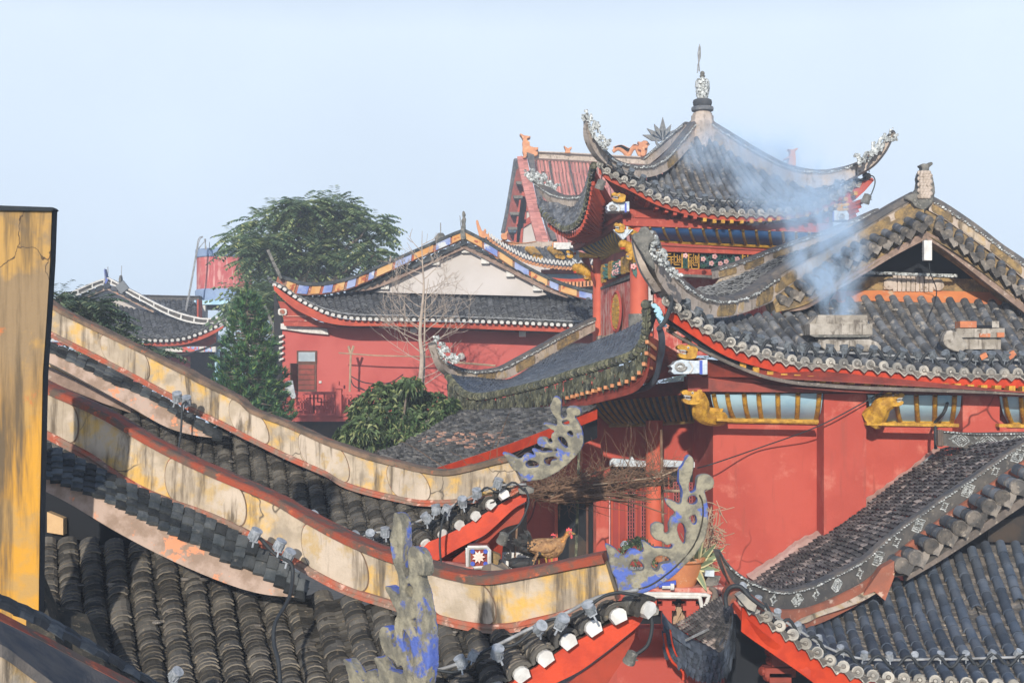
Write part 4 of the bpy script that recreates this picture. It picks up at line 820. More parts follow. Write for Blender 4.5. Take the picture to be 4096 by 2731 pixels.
mb.build('grey_seam','grey_coping',hF)
b=Band(crv('R',dd([(790,265),(1100,278),(1500,300),(2100,330),(3300,392)],dF+.2)),crv('R',dd([(800,345),(1100,360),(1500,385),(2100,415),(3300,465)],dF)),40); mb=MB(); b.prof(mb,[(0,0,.1),(.1,0,.35),(.12,0,0),(.85,0,0),(.88,0,.3),(1,0,.3),(1,0,-.8),(0,0,-.8)]); mb.build('ridge','ridge_pale',hF)
# descending ridge (grey) and verge strip of tiles
T=crv('R',[(740,305,dF-.5),(790,500,dF-2),(850,760,dF-3.4),(930,1000,dF-4.7),(985,1150,dF-5.4)],40); B=crv('R',[(812,330,dF-.5),(830,500,dF-2),(895,760,dF-3.4),(980,1000,dF-4.7),(1030,1140,dF-5.4)],40)
mb=MB(); mb.sweep(np.stack([T,offc(T,(.0,-.5,.2)),offc(B,(0,-.5,.2)),B],1)); mb.build('descending_ridge','grey_coping',hF)
A_=crv('R',[(650,332,dF+.2),(680,480,dF-1),(720,660,dF-2.2),(770,880,dF-3.4),(835,1118,dF-4.6)],60); B_=crv('R',[(738,325,dF+.2),(770,480,dF-1),(815,660,dF-2.2),(870,880,dF-3.4),(945,1125,dF-4.6)],60)
slope(hF,np.array([A_[i] for i in range(60)]),np.array([B_[i] for i in range(60)]),'barrel',r=.16,step=3.,sag=0,mats='red_tile',deck='red_tile',ends=False,arc=3,name='verge_tiles',trough=False)
strip(hF,'bargeboard',offc(A_,(0,.02,.05)),offc(A_,(.12,.1,-.55)),.2,'beam_red',n=60)
mb=MB(); c=crv('R',[(645,335,dF+1.8),(600,620,dF+3),(560,850,dF+4),(520,1040,dF+5)],40); mb.tube(c,.22,6); mb.build('far_verge','barrel_tile',hF)
mb=MB(); mb.prism([P('R',x,y,dF+2) for x,y in ((652,380),(600,640),(560,880),(525,1080),(640,1150),(850,1150),(790,900),(720,650),(680,450))],(0,.3,0)); mb.build('gable_soffit','beam_brown',hF)
mb=MB(); mb.prism([P('R',x,y,dF+1.2) for x,y in ((708,680),(735,690),(790,900),(835,1140),(625,1140),(650,960),(680,800))],(0,.3,0)); mb.build('gable_wall','gable_white',hF)
mb=MB()
for a,b in (((700,690),(640,1140)),((722,650),(680,980)),((655,990),(790,905)),((710,820),(762,790)),((712,690),(705,950)),((680,980),(668,1140))):
    p,q=P('R',*a,dF+1.1),P('R',*b,dF+1.1); dv=(q-p); ln=dv.length/2; dv.normalize(); mb.box((p+q)/2,dv*ln,(0,.08,0),V((dv.z,0,-dv.x))*.19)
mb.build('timber_frame','beam_red',hF)
for x,y,w_ in ((635,545,58),(608,680,95),(575,840,95),(555,985,95),(560,1010,80)):
    mb=MB(); mb.prism([P('R',x+a,y+b,dF+.8) for a,b in ((0,0),(w_,0),(w_-3,28),(12,28))],(0,1.,0)); mb.build('bracket_beam','cove_dark' if y==1010 else 'grey_stone',hF)
rectbar(hF,'lower_wall','R',640,1140,3000,1900,dF-1,.5,'gable_white')
def fish(z,pts,d,lab,m='terracotta',th=.5,loc=None,par=None,holes=[]):
    return plate('ridge_beast',pts,holes,pixmap(z,d),th,m,par,smooth=2,bevel=.03)
fish('R',[(705,325),(712,300),(700,262),(702,215),(698,180),(706,165),(700,140),(688,118),(674,100),(690,98),(712,112),(735,116),(775,122),(765,132),(742,142),(745,160),(768,178),(768,210),(790,222),(820,228),(848,228),(845,250),(820,258),(845,272),(840,300),(800,312),(770,300),(745,300),(730,325)],dF,'',par=hF,th=.9)
fish('R',[(1108,275),(1115,250),(1098,208),(1120,222),(1140,232),(1168,218),(1172,232),(1155,250),(1160,275)],dF,'',par=hF,th=.6)
# undulating dragon and lotus crown (in zoom K)
mb=MB(); mb.tube(crv('K',[(590,672,dF),(620,655,dF),(650,668,dF),(680,694,dF),(705,655,dF),(730,650,dF),(750,690,dF),(770,690,dF),(778,650,dF),(765,632,dF),(780,622,dF),(795,640,dF)],50),np.linspace(.12,.19,50),8)
for i in range(26):
    t=i/25; p=crv('K',[(600,655,dF),(640,645,dF),(690,665,dF),(720,640,dF),(755,670,dF)],26)[i]; mb.box(p,(.08,0,0),(0,.05,0),(0,0,.14))
mb.build('ridge_beast','terracotta',hF,smooth=False)
fish('K',[(735,660),(742,632),(735,618),(760,622),(775,612),(792,616),(790,628),(778,634),(792,640),(790,655),(775,658),(778,698),(752,698),(755,668)],dF-.1,'',par=hF,th=.7)
fish('K',[(1615,755),(1625,715),(1598,722),(1600,712),(1625,700),(1630,672),(1618,662),(1640,665),(1672,654),(1665,668),(1655,675),(1660,755)],dF,'',par=hF,th=.7)
mb=MB()
for a in range(-3,4):
    an=a*.42; c=P('K',884,605,dF-1); tip=c+V((math.sin(an)*1.35,0,math.cos(an)*(1.5 if a==0 else 1.15))); mid=(c+tip)/2
    mb.prism([c+V((-.05,0,0)),mid+V((-math.cos(an)*.2,0,math.sin(an)*.2)),tip,mid+V((math.cos(an)*.2,0,-math.sin(an)*.2)),c+V((.05,0,0))],(0,.25,0))
for s_ in (-1,1):
    mb.tube(crv('K',[(884,645,dF-1),(884+s_*18,635,dF-1),(884+s_*34,625,dF-1),(884+s_*38,605,dF-1),(884+s_*25,600,dF-1),(884+s_*20,612,dF-1)],20),.09,5)
mb.tube([P('K',884,650,dF-1),P('K',884,525,dF-1)],.07,5); mb.build('lotus_crest','grey_stone',hF)
# ================================================================= small yellow-tiled roof (G)
hG=thing('gate_roof','small gate roof with orange tile ends, patches of yellow tiles and painted blue frieze','roof',P('R',900,1500,66))
dG=66.
b=Band(crv('R',dd([(330,1075),(420,1098),(520,1120),(600,1130),(700,1138),(800,1128),(830,1122)],dG)),crv('R',dd([(330,1095),(420,1125),(520,1155),(600,1170),(700,1175),(800,1160),(830,1155)],dG)),40); mb=MB(); b.prof(mb,[(0,0,0),(.8,0,0),(.8,0,.1),(1,0,.12),(1,0,-.5),(0,0,-.5)]); mb.build('ridge','terracotta',hG)
b=Band(crv('R',dd([(820,1120),(900,1130),(990,1120)],dG)),crv('R',dd([(600,1165),(760,1190),(990,1180)],dG)),20); mb=MB(); b.prof(mb,[(0,0,.05),(1,0,.05),(1,0,-.5),(0,0,-.5)]); mb.build('ridge_end','ridge_pale',hG)
U,E=matched('R',[(350,1085,dG,370,1100,dG-2),(440,1125,dG,490,1190,dG-2.3),(540,1158,dG,610,1262,dG-2.6),(640,1175,dG,720,1315,dG-2.8),(740,1185,dG,840,1350,dG-3),(840,1185,dG,960,1368,dG-3),(940,1180,dG,1090,1382,dG-3),(1040,1180,dG,1210,1385,dG-3),(1200,1185,dG,1400,1370,dG-3)],32)
slope(hG,U,E,'barrel',r=.068,step=.4,sag=.05,mats='barrel_tile',arc=3,endm=['terracotta','orange_glaze'])
for x0 in (745,960):
    mb=MB(); 
    for k in range(3):
        c=crv('R',[(x0+k*27,1195,dG-.5),(x0+40+k*27,1225+k*4,dG-1.2),(x0+75+k*27,1262+k*6,dG-1.9)],6); mb.tube(c,.12,8)
    mb.build('yellow_tiles','gold',hG,smooth=True)
c=resample(E,80)
strip(hG,'eave_board',offc(c,(0,.15,-.45)),offc(c,(0,.2,-.85)),.2,'fascia_red')
for i,q in enumerate(resample(E,34)):
    mb=MB(); mb.box(q+np.array([0,.1,-.72]),(.11,0,0),(0,.3,0),(0,0,.12)); mb.build('rafter_end','terracotta',hG)
mb=MB(); s=np.linspace(0,1,200); q=resample(E,200); mb.tube(q+np.stack([0*s,-.2+0*s,.22+.10*np.sin(s*2*math.pi*31)],1),.03,5); mb.build('cable','white_paint',hG)
fr=rectbar(hG,'painted_frieze','R',900,1432,1320,1508,dG,.4,'fresco'); rectbar(hG,'fascia','R',880,1395,1400,1432,dG-.5,.4,'beam_red'); rectbar(hG,'shade_wall','R',900,1508,1400,1800,dG+.5,.4,'shade_wall')
plate('fretwork',[(1200,1515),(1310,1515),(1310,1565),(1290,1560),(1280,1545),(1250,1540),(1225,1530),(1205,1530)],[],pixmap('R',dG-.1),.08,'white_paint',hG,smooth=0)
mb=MB(); mb.lathe(P('R',1085,1470,dG-.05),[(.7,0),(.7,.05),(.45,.07),(.2,.09)],20,ax=(0,-1,0)); mb.build('medallion','cove_blue',fr)
fish('R',[(290,1085),(275,1040),(262,990),(254,945),(258,925),(272,930),(280,960),(292,985),(308,1025),(325,1030),(338,1008),(348,1020),(345,1045),(362,1062),(372,1050),(380,1070),(398,1085),(390,1105),(340,1098)],dG,'',par=hG,th=.6)
fish('R',[(505,1108),(492,1070),(505,1050),(525,1052),(555,1028),(560,1040),(548,1062),(552,1108)],dG-.2,'',par=hG,th=.6)
fish('R',[(990,1180),(982,1150),(1000,1132),(1040,1135),(1038,1150),(1020,1160),(1040,1185)],dG-.2,'',par=hG,th=.6)
mb=MB(); mb.box(P('R',1105,1165,dG-1),(.5,0,0),(0,.3,0),(0,0,.12)); mb.box(P('R',1090,1175,dG-1.5),(.3,0,0),(0,.1,0),(0,0,.12)); mb.build('floodlight','white_paint',hG)
# ================================================================= helpers for ornament
def chips(mb,b,v,w,u0,u1,step=.06,size=.022,jit=.5,m=0):
    u=u0
    while u<u1:
        c=b.S(u,v,w)+np.array([0,0,R.uniform(-jit,jit)*size]); s=size*R.uniform(.6,1.3)
        mb.ball(c,s,s*.6,s*R.uniform(.6,1.1),k=4); u+=step*R.uniform(.7,1.3)
def crust(mb,z,pts,d,r,n,jit=.5):
    """lumpy broken-porcelain ornament along a picture curve"""
    c=crv(z,[(x,y,d) for x,y in pts],n)
    for i,p in enumerate(c):
        q=p+np.array([R.uniform(-1,1),R.uniform(-1,1)*.6,R.uniform(-1,1)])*r*jit; s=r*R.uniform(.45,1.0)
        mb.ball(q,s,s*.7,s,k=5)
def curls(root,z,spec,d,r,m='mosaic',name='ridge_crest'):
    mb=MB()
    for pts in spec:
        c=crv(z,[(x,y,d) for x,y in pts],16); mb.tube(c,np.linspace(r*.75,r*.45,16),6); crust(mb,z,pts,d,r*.5,len(pts)*6,1.2)
    return mb.build(name,m,root)
def cove(root,z,top,bot,dt,db,ribs,m,ribm,rr=.05,strip_m='gold',n=40,belly=.35,name='cove',lean=0.0,frame=True):
    """curved coving between a top line (nearer) and bottom line (at the wall)"""
    T=crv(z,[(x,y,dt) if len((x,y))==2 else 0 for x,y in top],n) if not isinstance(dt,(list,tuple)) else crv(z,[(x,y,d) for (x,y),d in zip(top,dt)],n)
    B=crv(z,[(x,y,db) for x,y in bot],n) if not isinstance(db,(list,tuple)) else crv(z,[(x,y,d) for (x,y),d in zip(bot,db)],n)
    dv=T-B; dv[:,2]=0; nn=nrm(dv); H=np.linalg.norm(T-B,axis=1)[:,None]
    def pt(i,t):
        f=i*(n-1); a=int(min(f,n-2)); k=f-a; g=lambda A:A[a]*(1-k)+A[a+1]*k
        return g(B)*(1-t)+g(T)*t+g(nn)*g(H)*belly*math.sin(math.pi*t)*(1-.3*t)
    mb=MB(); mb.grid(np.array([[pt(i/(n-1),t) for t in np.linspace(0,1,9)] for i in range(n)])); o=mb.build(name,m,root,smooth=True)
    for q in ribs:
        mb=MB(); mb.tube([pt(min(1,max(0,q+lean*(t-.5))),t)+nn[0]*rr*.3 for t in np.linspace(0,1,9)],rr,6); mb.build('rib',ribm,o,smooth=True)
    if strip_m:
        mb=MB(); mb.tube([pt(i/(n-1),0)+nn[0]*rr*.6+np.array([0,0,-rr*.5]) for i in range(n)],rr*1.1,4); mb.build('gilt_strip',strip_m,o)
    return o
DH=[(100,62),(104,28),(84,10),(66,8),(58,-2),(46,6),(34,4),(24,-4),(8,0),(-2,12),(4,28),(26,32),(46,38),(54,52),(46,62),(50,70),(30,66),(14,58),(4,66),(10,84),(36,98),(70,100),(96,88)]
def dragon(root_label,z,x0,y0,w,h,d,neck,flip=False,nr=(.09,.13),th=.14,parent=None,m='gold',lab=None):
    t=parent or thing('dragon_carving',root_label,'carving',P(z,x0,y0,d))
    fx=lambda x:(x0+(100-x)/100*w) if flip else (x0+x/100*w)
    hd=plate('head',[(fx(x),y0+y/100*h) for x,y in DH][::(-1 if flip else 1)],[],pixmap(z,d),th,m,t,smooth=2,bevel=.03)
    mb=MB()
    for k in range(6):
        for yy,dy in ((31+k*1.2,14),(66-0*k,-13)):
            x=10+k*6; mb.prism([P(z,fx(x),y0+yy/100*h,d-.0),P(z,fx(x+5),y0+yy/100*h,d-.0),P(z,fx(x+2.5),y0+(yy+dy*(1.4 if k==1 else 1))/100*h,d)],(0,-th*.45,0))
    mb.build('teeth','white_paint',hd)
    mb=MB(); mb.prism([P(z,fx(20),y0+.60*h,d+.01),P(z,fx(50),y0+.50*h,d+.01),P(z,fx(50),y0+.62*h,d+.01)],(0,.02,0)); mb.build('tongue','orange_red',hd)
    mb=MB(); s=abs(P(z,x0+w,y0,d).x-P(z,x0,y0,d).x)*.06; mb.ball(P(z,fx(60),y0+.17*h,d-th*.55),s,s*.6,s); mb.build('eye','white_paint',hd)
    mb=MB(); s*=.5; mb.ball(P(z,fx(60),y0+.17*h,d-th*.55-s*1.1),s,s*.6,s); mb.build('pupil','black',hd)
    if neck:
        c=crv(z,[(x,y,dd_) for x,y,dd_ in neck],30); mb=MB(); mb.tube(c,np.linspace(nr[0],nr[1],30),10)
        for i in range(2,28):
            s=nr[0]*.5; mb.box(c[i]+np.array([0,0,nr[0]*.9]),(s*.5,0,0),(0,s*.3,0),(s*.2,0,s*.5))
        mb.build('neck',m,t,smooth=False)
    return t
def flower(mb,z,x,y,d,r,root=None):
    if root is not None: mb=MB()
    for k in range(5):
        a=k*2*math.pi/5; c=P(z,x,y,d)+V((math.cos(a)*r*.6,0,math.sin(a)*r*.6)); mb.ball(c,r*.5,r*.25,r*.5,k=5,m=0)
    mb.ball(P(z,x,y,d-.02),r*.25,r*.3,r*.25,k=5,m=1)
    if root is not None: mb.build('painted_flower',['petal','gold'],root)
mat('petal',(.70,.42,.40),(.66,.32,.32),sc=9,rough=.6); mat('leaf_paint',(.05,.13,.09),(.04,.10,.12),sc=9,rough=.6)
mat('white_blue',(.55,.60,.64),(.38,.45,.52),sc=9,rough=.4); mat('royal_blue',(.04,.08,.42),sc=9,rough=.4)
# ================================================================= pavilion
hP=thing('pavilion','tall red pavilion with four-sided roof, mosaic vase finial and oval gold window','pavilion',P('C',1200,1500,36))
# --- front roof slope
prs=[(592,372,32.6,585,385,32.4),(640,400,32.9,640,430,32.4),(760,450,33.6,785,498,32.5),(850,470,34,890,557,32.6),(920,455,34.5,1005,602,32.7),(985,400,35,1115,632,32.8),(1060,330,35.7,1222,652,32.8),(1140,235,36.3,1340,664,32.8),(1215,240,36.3,1460,668,32.8),(1290,272,35.8,1570,665,32.8),(1400,350,35.1,1690,654,32.9),(1520,415,34.4,1790,640,32.9),(1680,480,33.9,1880,610,33),(1830,520,33.6,1965,570,33),(1950,520,33.4,2030,528,33.1),(2080,470,33.2,2100,488,33.2),(2150,440,33.2,2165,452,33.3)]
U,E=matched('C',prs,32)
_,colsP=slope(hP,U,E,'barrel',r=.074,step=.36,sag=.07,arc=5)
eP=np.array([c[-1] for c in colsP])
# --- left slope
prs=[(850,722,39.6,885,800,39.2),(930,762,39.2,950,905,38.3),(1020,772,39,1060,985,37.5),(1110,774,38.8,1150,1005,36.6),(1200,767,38.6,1240,960,35.6),(1270,702,38,1300,860,34.8),(1320,622,37,1345,700,34),(1360,482,35,1372,540,33.2),(1390,388,33,1396,395,32.5)]
U,E=matched('R',prs,30)
_,colsPl=slope(hP,U,E,'barrel',r=.08,step=.36,sag=.03,arc=4,mats='barrel_tile',endm=['moss_tile','trough_tile'])
ePl=np.array([c[-1] for c in colsPl])
# hip ridges
def hip(root,z,T,B,th=.22,base='ridge_pale',n=80,trim=True,copm='grey_coping',name='hip_ridge',cph=.05,pan=()):
    b=Band(crv(z,T),crv(z,B),n); mb=MB(); b.prof(mb,[(0,0,0),(.8,0,0),(.8,0,.02),(.9,0,.04),(.9,0,-th-.04),(.8,0,-th),(0,0,-th)]); r=mb.build(name,base,root)
    mb=MB(); b.prof(mb,[(.9,-.0,.05),(1,0,.06),(1,cph,.03),(1,cph*1.3,-th/2),(1,cph,-th-.03),(.9,0,-th-.05)]); mb.build('coping',copm,r)
    if trim:
        mb=MB(); chips(mb,b,.93,.055,.05,b.L-.05,.055,.028); mb.build('mosaic_trim','mosaic',r)
    for u0,u1,mm in pan:
        mb=MB(); b.panel(mb,u0*b.L,u1*b.L,.08,.74,.02); mb.build('panel',mm,r)
    return b,r
bP1,_=hip(hP,'C',[(505,112,31.6),(525,160,31.7),(560,230,31.9),(620,310,32.2),(680,360,32.5),(760,388,33),(850,393,33.5),(920,375,34),(990,325,34.7),(1070,230,35.6),(1152,128,36.5)],
 [(508,120,31.6),(518,200,31.7),(545,280,31.9),(600,355,32.2),(690,420,32.6),(760,445,33),(850,455,33.5),(930,440,34),(1010,395,34.7),(1090,310,35.6),(1160,235,36.5)],pan=((.62,.74,'carved_panel'),))
bP2,_=hip(hP,'C',[(1240,132,36.5),(1350,200,35.9),(1480,280,35.1),(1600,348,34.4),(1700,392,34),(1800,414,33.6),(1900,422,33.3),(2000,408,33.1),(2100,378,32.8),(2180,328,32.6),(2250,268,32.4),(2290,210,32.3),(2312,190,32.2)],
 [(1225,245,36.5),(1350,320,35.9),(1480,402,35.1),(1600,470,34.4),(1700,505,34),(1800,522,33.6),(1900,510,33.3),(2000,488,33.1),(2100,440,32.8),(2190,385,32.6),(2255,310,32.4),(2292,240,32.3),(2314,196,32.2)],pan=((.03,.10,'carved_panel'),(.14,.25,'pale_plaster'),(.33,.42,'pale_plaster')))
hip(hP,'C',[(545,548,36.5),(440,573,38),(350,566,38.8),(270,530,39.5),(200,480,40),(165,430,40.3)],[(548,610,36.5),(440,645,38),(350,640,38.8),(285,600,39.5),(225,535,40),(175,455,40.3)],pan=())
hip(hP,'C',[(850,345,40),(920,285,39.5),(1000,215,38.5),(1090,140,37.5)],[(850,400,40),(920,345,39.5),(1000,275,38.5),(1090,200,37.5)])
curls(hP,'K',[[(447,505),(440,470),(436,430)],[(430,490),(415,470),(418,455)],[(460,490),(465,460)],[(475,545),(485,500),(500,520),(505,560)],[(510,600),(520,580),(545,605),(550,640)],[(545,640),(562,605),(560,640)],[(440,500),(470,560),(510,620),(560,660)]],31.7,.07)
curls(hP,'K',[[(2040,745),(2035,700),(2015,695)],[(2060,740),(2080,680),(2110,690),(2095,720)],[(2110,700),(2120,650),(2118,615)],[(2130,690),(2150,640),(2170,590),(2210,600),(2225,540)],[(2210,600),(2245,600),(2255,570)],[(2180,600),(2190,570)],[(2140,660),(2170,650),(2180,620)]],32.3,.075)
curls(hP,'R',[[(800,540),(760,500),(740,455)],[(790,500),(800,450),(785,430)],[(830,520),(835,480),(870,480)],[(880,560),(900,510),(910,490),(925,530)],[(930,600),(950,560),(985,590),(990,640)],[(1000,650),(1010,600),(1045,570)],[(770,490),(860,560),(950,620),(1030,650)]],39.8,.10)
# apex base and finial
ap=P('C',1190,130,36.6)
mb=MB(); zq=lambda y:P('C',0,y,36.3).z; mb.lathe((ap.x,36.5,0),[(.62,zq(330)),(.45,zq(250)),(.33,zq(190)),(.30,zq(118))],4); mb.build('apex_block','ridge_pale',hP)
zk=lambda y:P('K',0,y,36.6).z
K_=.3906/F*36.6
def lat(name,m,prof,k=20,smooth=True):
    mb=MB(); mb.lathe((ap.x,36.6,0),[(r*K_,zk(y)) for r,y in prof],k); return mb.build(name,m,hP,smooth=smooth,auto=35)
lat('finial_base','ridge_pale',[(72,515),(70,490),(66,488),(66,462),(60,460),(56,445)],8,False)
lat('finial_neck','ridge_pale',[(46,446),(44,428)],12)
lat('finial_drum','barrel_tile',[(50,438),(64,432),(66,418),(62,410),(48,408),(54,398),(57,384),(54,370),(40,363),(30,360)])
o=lat('finial_vase','mosaic',[(26,362),(32,345),(38,315),(41,290),(38,262),(28,246),(14,240),(12,232)])
mb=MB()
for k in range(240):
    a=R.uniform(0,6.28); y=R.uniform(244,360); r_=np.interp(y,[244,262,290,315,345,362],[28,38,41,38,32,26])*K_; mb.ball((ap.x+r_*math.cos(a),36.6+r_*math.sin(a),zk(y)),.02,.02,.02,k=4)
mb.build('porcelain_chips','mosaic',o)
lat('finial_knob','grey_stone',[(12,236),(18,228),(12,222),(14,210),(10,202),(4,198)],10)
mb=MB(); mb.tube([P('K',1098,200,36.6),P('K',1095,150,36.6),P('K',1098,122,36.6),P('K',1098,95,36.6),P('K',1100,60,36.6),P('K',1100,38,36.6)],[.02,.015,.04,.05,.03,.006],6); mb.tube([P('K',1086,210,36.6),P('K',1090,160,36.6),P('K',1096,142,36.6)],.012,5); mb.build('finial_spike','rail_metal',hP)
# soffits, beams
bl0,bl1=[(650,45,33.45),(110,335,38.6)],None
mb=MB(); 
beamT=[P('L',655,15,33.45),P('L',110,330,38.6)]
n=len(ePl); ins=[beamT[0].lerp(beamT[1],min(1,max(0,1-i/(n-1)*1.0))) for i in range(n)]
mb.grid(np.stack([ePl+np.array([0.02,.05,-.1]),np.array([list(p) for p in ins])],1)); mb.build('left_soffit','beam_brown',hP)
for i,q in enumerate(resample(ePl,30)[4:28]):
    mb=MB(); tgt=np.array(beamT[0].lerp(beamT[1],1-(i+4)/30)); v=nrm(tgt-q); mb.box(q+v*.35+np.array([0,0,-.17]),v*.35,np.cross(v,[0,0,1])*.05,(0,0,.05)); mb.build('rafter',['beam_red','fascia_red'][i%2],hP)
n=len(eP); F0=P('C',745,640,33.55); F1=P('C',1960,690,33.75)
mb=MB(); mb.grid(np.stack([eP+np.array([0,.08,-.12]),np.array([list(F0.lerp(F1,i/(n-1))) for i in range(n)])],1)); mb.build('front_soffit','beam_brown',hP)
c=resample(eP,80); strip(hP,'eave_board',offc(c,(0,.04,-.02)),offc(c,(0,.06,-.17)),.05,'fascia_red')
for k,(x,y) in enumerate(((695,508),(750,545),(805,572),(872,605),(925,632),(980,652),(1030,668),(1092,682),(1148,690),(1205,706),(1262,714),(1312,716),(1363,716),(1422,717),(1480,714),(1530,710),(1588,706),(1637,700),(1697,694),(1750,686),(1806,676),(1862,664),(1918,645),(1975,622),(2035,585),(2092,550))):
    mb=MB(); p=P('C',x,y-2,32.85); mb.box(p+V((0,.3,.0)),(.042,0,0),(0,.3,0),(0,0,.042)); mb.build('rafter_end','gold' if k>8 else 'fascia_red',hP)
mb=MB(); mb.prism([P('C',x,y,33.2) for x,y in ((2040,560),(2120,505),(2188,455),(2200,472),(2150,530),(2090,585),(2030,625),(1960,640))],(0,.4,0)); mb.build('corner_board','beam_red',hP)
for k in range(4):
    mb=MB(); p=P('C',2080-k*6,612+k*26,33.3); mb.box(p,(.20-.035*k,0,.06),(0,.12,0),(-.02,0,.05)); mb.build('bracket','dark_red',hP)
def quadp(root,name,z,pts,th,m,dv=(0,1,0)):
    mb=MB(); mb.prism([P(z,*p) for p in pts],V(dv)*th); return mb.build(name,m,root)
quadp(hP,'lintel','C',[(740,640,33.45),(1960,688,33.65),(1960,720,33.65),(745,690,33.45)],.4,'beam_red')
quadp(hP,'lintel','C',[(722,694,33.2),(1960,726,33.45),(1960,782,33.45),(725,738,33.2)],.4,'beam_red')
quadp(hP,'side_lintel','L',[(655,10,33.35),(720,120,33.35),(128,432,38.6),(108,335,38.6)],.3,'beam_brown',(1,.2,0))
quadp(hP,'side_lintel','L',[(690,20,33.25),(690,60,33.25),(118,375,38.5),(115,345,38.5)],.1,'beam_red',(-.5,0,0))
cove(hP,'C',[(860,750),(1400,765),(1960,785)],[(900,825),(1400,848),(1960,872)],33.25,33.9,[.02+.071*k for k in range(14)],'cove_deep','dark_gold',.035,belly=.2)
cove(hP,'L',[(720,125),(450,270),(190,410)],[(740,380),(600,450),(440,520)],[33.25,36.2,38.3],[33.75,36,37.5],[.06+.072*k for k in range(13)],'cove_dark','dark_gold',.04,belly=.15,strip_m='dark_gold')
quadp(hP,'beam_end','L',[(190,445,38),(400,500,37.4),(400,515,37.4),(190,510,38)],.2,'gold')
quadp(hP,'beam_end','L',[(752,160,33.15),(860,225,33.25),(860,262,33.25),(752,245,33.15)],.2,'gold')
quadp(hP,'band','C',[(905,828,33.85),(1960,880,34.05),(1960,925,34.05),(905,888,33.85)],.3,'beam_red')
quadp(hP,'band_shadow_line','C',[(905,850,33.81),(1960,900,34.01),(1960,905,34.01),(905,855,33.81)],.1,'beam_brown')
quadp(hP,'frieze_board','C',[(905,886,34.1),(1960,925,34.25),(1960,1010,34.25),(905,990,34.1)],.1,'black')
fz=MB()
def bar(x0,y0,x1,y1,t=3.2,d=34.01):
    p,q=P('C',x0,y0,d),P('C',x1,y1,d); v=(q-p); L=v.length/2; v.normalize(); fz.box((p+q)/2,v*L,(0,.03,0),V((-v.z,0,v.x))*(t/2*.5742/1.47*d/F*1.55))
for X0,X1 in ((978,1070),(1108,1168),(1426,1486)):
    W=X1-X0; y0=lambda x:890+(x-978)*.03; H=98
    for f in (0,1): bar(X0+W*f,y0(X0),X0+W*f,y0(X0)+H,5)
    for a,b,c_,e in ((0,.0,1,.0),(0,1,1,1),(0,.33,.7,.33),(.3,.66,1,.66),(.5,0,.5,.5),(.3,.33,.3,1),(.7,.2,.7,.66),(.15,.5,.5,.5),(.15,.5,.15,.85),(.5,.5,.5,.8),(.5,.8,.85,.8),(.85,.66,.85,.25),(0,.16,.3,.16),(.7,.5,1,.5)):
        bar(X0+W*a,y0(X0)+H*b,X0+W*c_,y0(X0)+H*e)
fz.build('gilt_fretwork','gold',hP)
mb=MB(); lf=MB()
for x,y in ((1195,935),(1262,920),(1243,960),(1296,962),(1330,950)): flower(mb,'C',x,y,33.15,.06,root=hP)
for k in range(120):
    x=R.uniform(1178,1418); y=R.uniform(905,985); a=R.uniform(0,6.3); p=P('C',x,y,34.05); l=R.uniform(.04,.075); u=V((math.cos(a),0,math.sin(a))); v=V((-u.z,0,u.x))
    lf.add([p-u*l,p+v*l*.4+V((0,-.03,0)),p+u*l,p-v*l*.4],[(0,1,2,3)])
for k in range(40):
    x=R.choice([R.uniform(1074,1104),R.uniform(945,975)]); y=R.uniform(900,985); a=R.uniform(0,6.3); p=P('C',x,y,34.05); l=.07; u=V((math.cos(a),0,math.sin(a))); v=V((-u.z,0,u.x)); lf.add([p-u*l,p+v*l*.4+V((0,-.03,0)),p+u*l,p-v*l*.4],[(0,1,2,3)])
lf.build('painted_leaves','leaf_paint',hP)
flower(None,'C',1090,915,33.15,.06,root=hP); flower(None,'C',1395,935,33.15,.06,root=hP)
quadp(hP,'band','C',[(905,988,33.85),(1960,1012,34.05),(1960,1060,34.05),(905,1016,33.85)],.3,'beam_red')
quadp(hP,'sill','C',[(905,1016,33.65),(1960,1060,33.85),(1960,1080,33.85),(905,1030,33.65)],.4,'grey_stone')
quadp(hP,'wall','C',[(905,1028,35),(1960,1078,34.25),(1960,1500,34.25),(905,1500,35)],.3,'wall_faded')
# columns
def col(root,z,x,y0,y1,d,r,m='column_red',base=None,lean=0):
    a,b=P(z,x+lean,y0,d),P(z,x,y1,d); mb=MB(); mb.tube([b,a],[r,r*.95],20); o=mb.build('column',m,root,smooth=True,auto=50)
    if base: mb=MB(); c=P(z,x,base,d); mb.tube([b,(b.x,b.y,c.z)],r*1.12,20); mb.build('column_base','grey_stone',root,smooth=True,auto=50)
    return o
col(hP,'C',818,720,1380,33.5,.225,base=1258)
col(hP,'C',580,900,1420,37.9,.16)
rt_=quadp(hP,'side_wall','L',[(800,770,33.75),(800,1400,33.75),(435,1480,37.7),(435,880,37.7)],.15,'wall_faded',(1,.3,0))
quadp(hP,'side_band','L',[(800,360,33.75),(800,690,33.75),(450,850,37.7),(445,520,37.7)],.15,'beam_brown',(1,.3,0))
quadp(hP,'side_sill','L',[(802,690,33.55),(802,735,33.55),(432,880,37.6),(430,852,37.6)],.2,'grey_stone',(1,.2,0))
quadp(hP,'frieze_board','L',[(795,505,33.65),(795,655,33.65),(470,790,37.4),(470,615,37.4)],.05,'black',(1,.3,0))
nL=V((-.96,-.27,0))
fz=MB()
def lb(x0,y0,x1,y1,t=.035,off=.06):
    f=lambda x,y:P('L',x,y,33.65+(795-x)/325*2.9)+nL*off
    p,q=f(x0,y0),f(x1,y1); v=q-p; L=v.length/2; v.normalize(); s=v.cross(nL).normalized(); fz.box((p+q)/2,v*L,s*t,nL*.03)
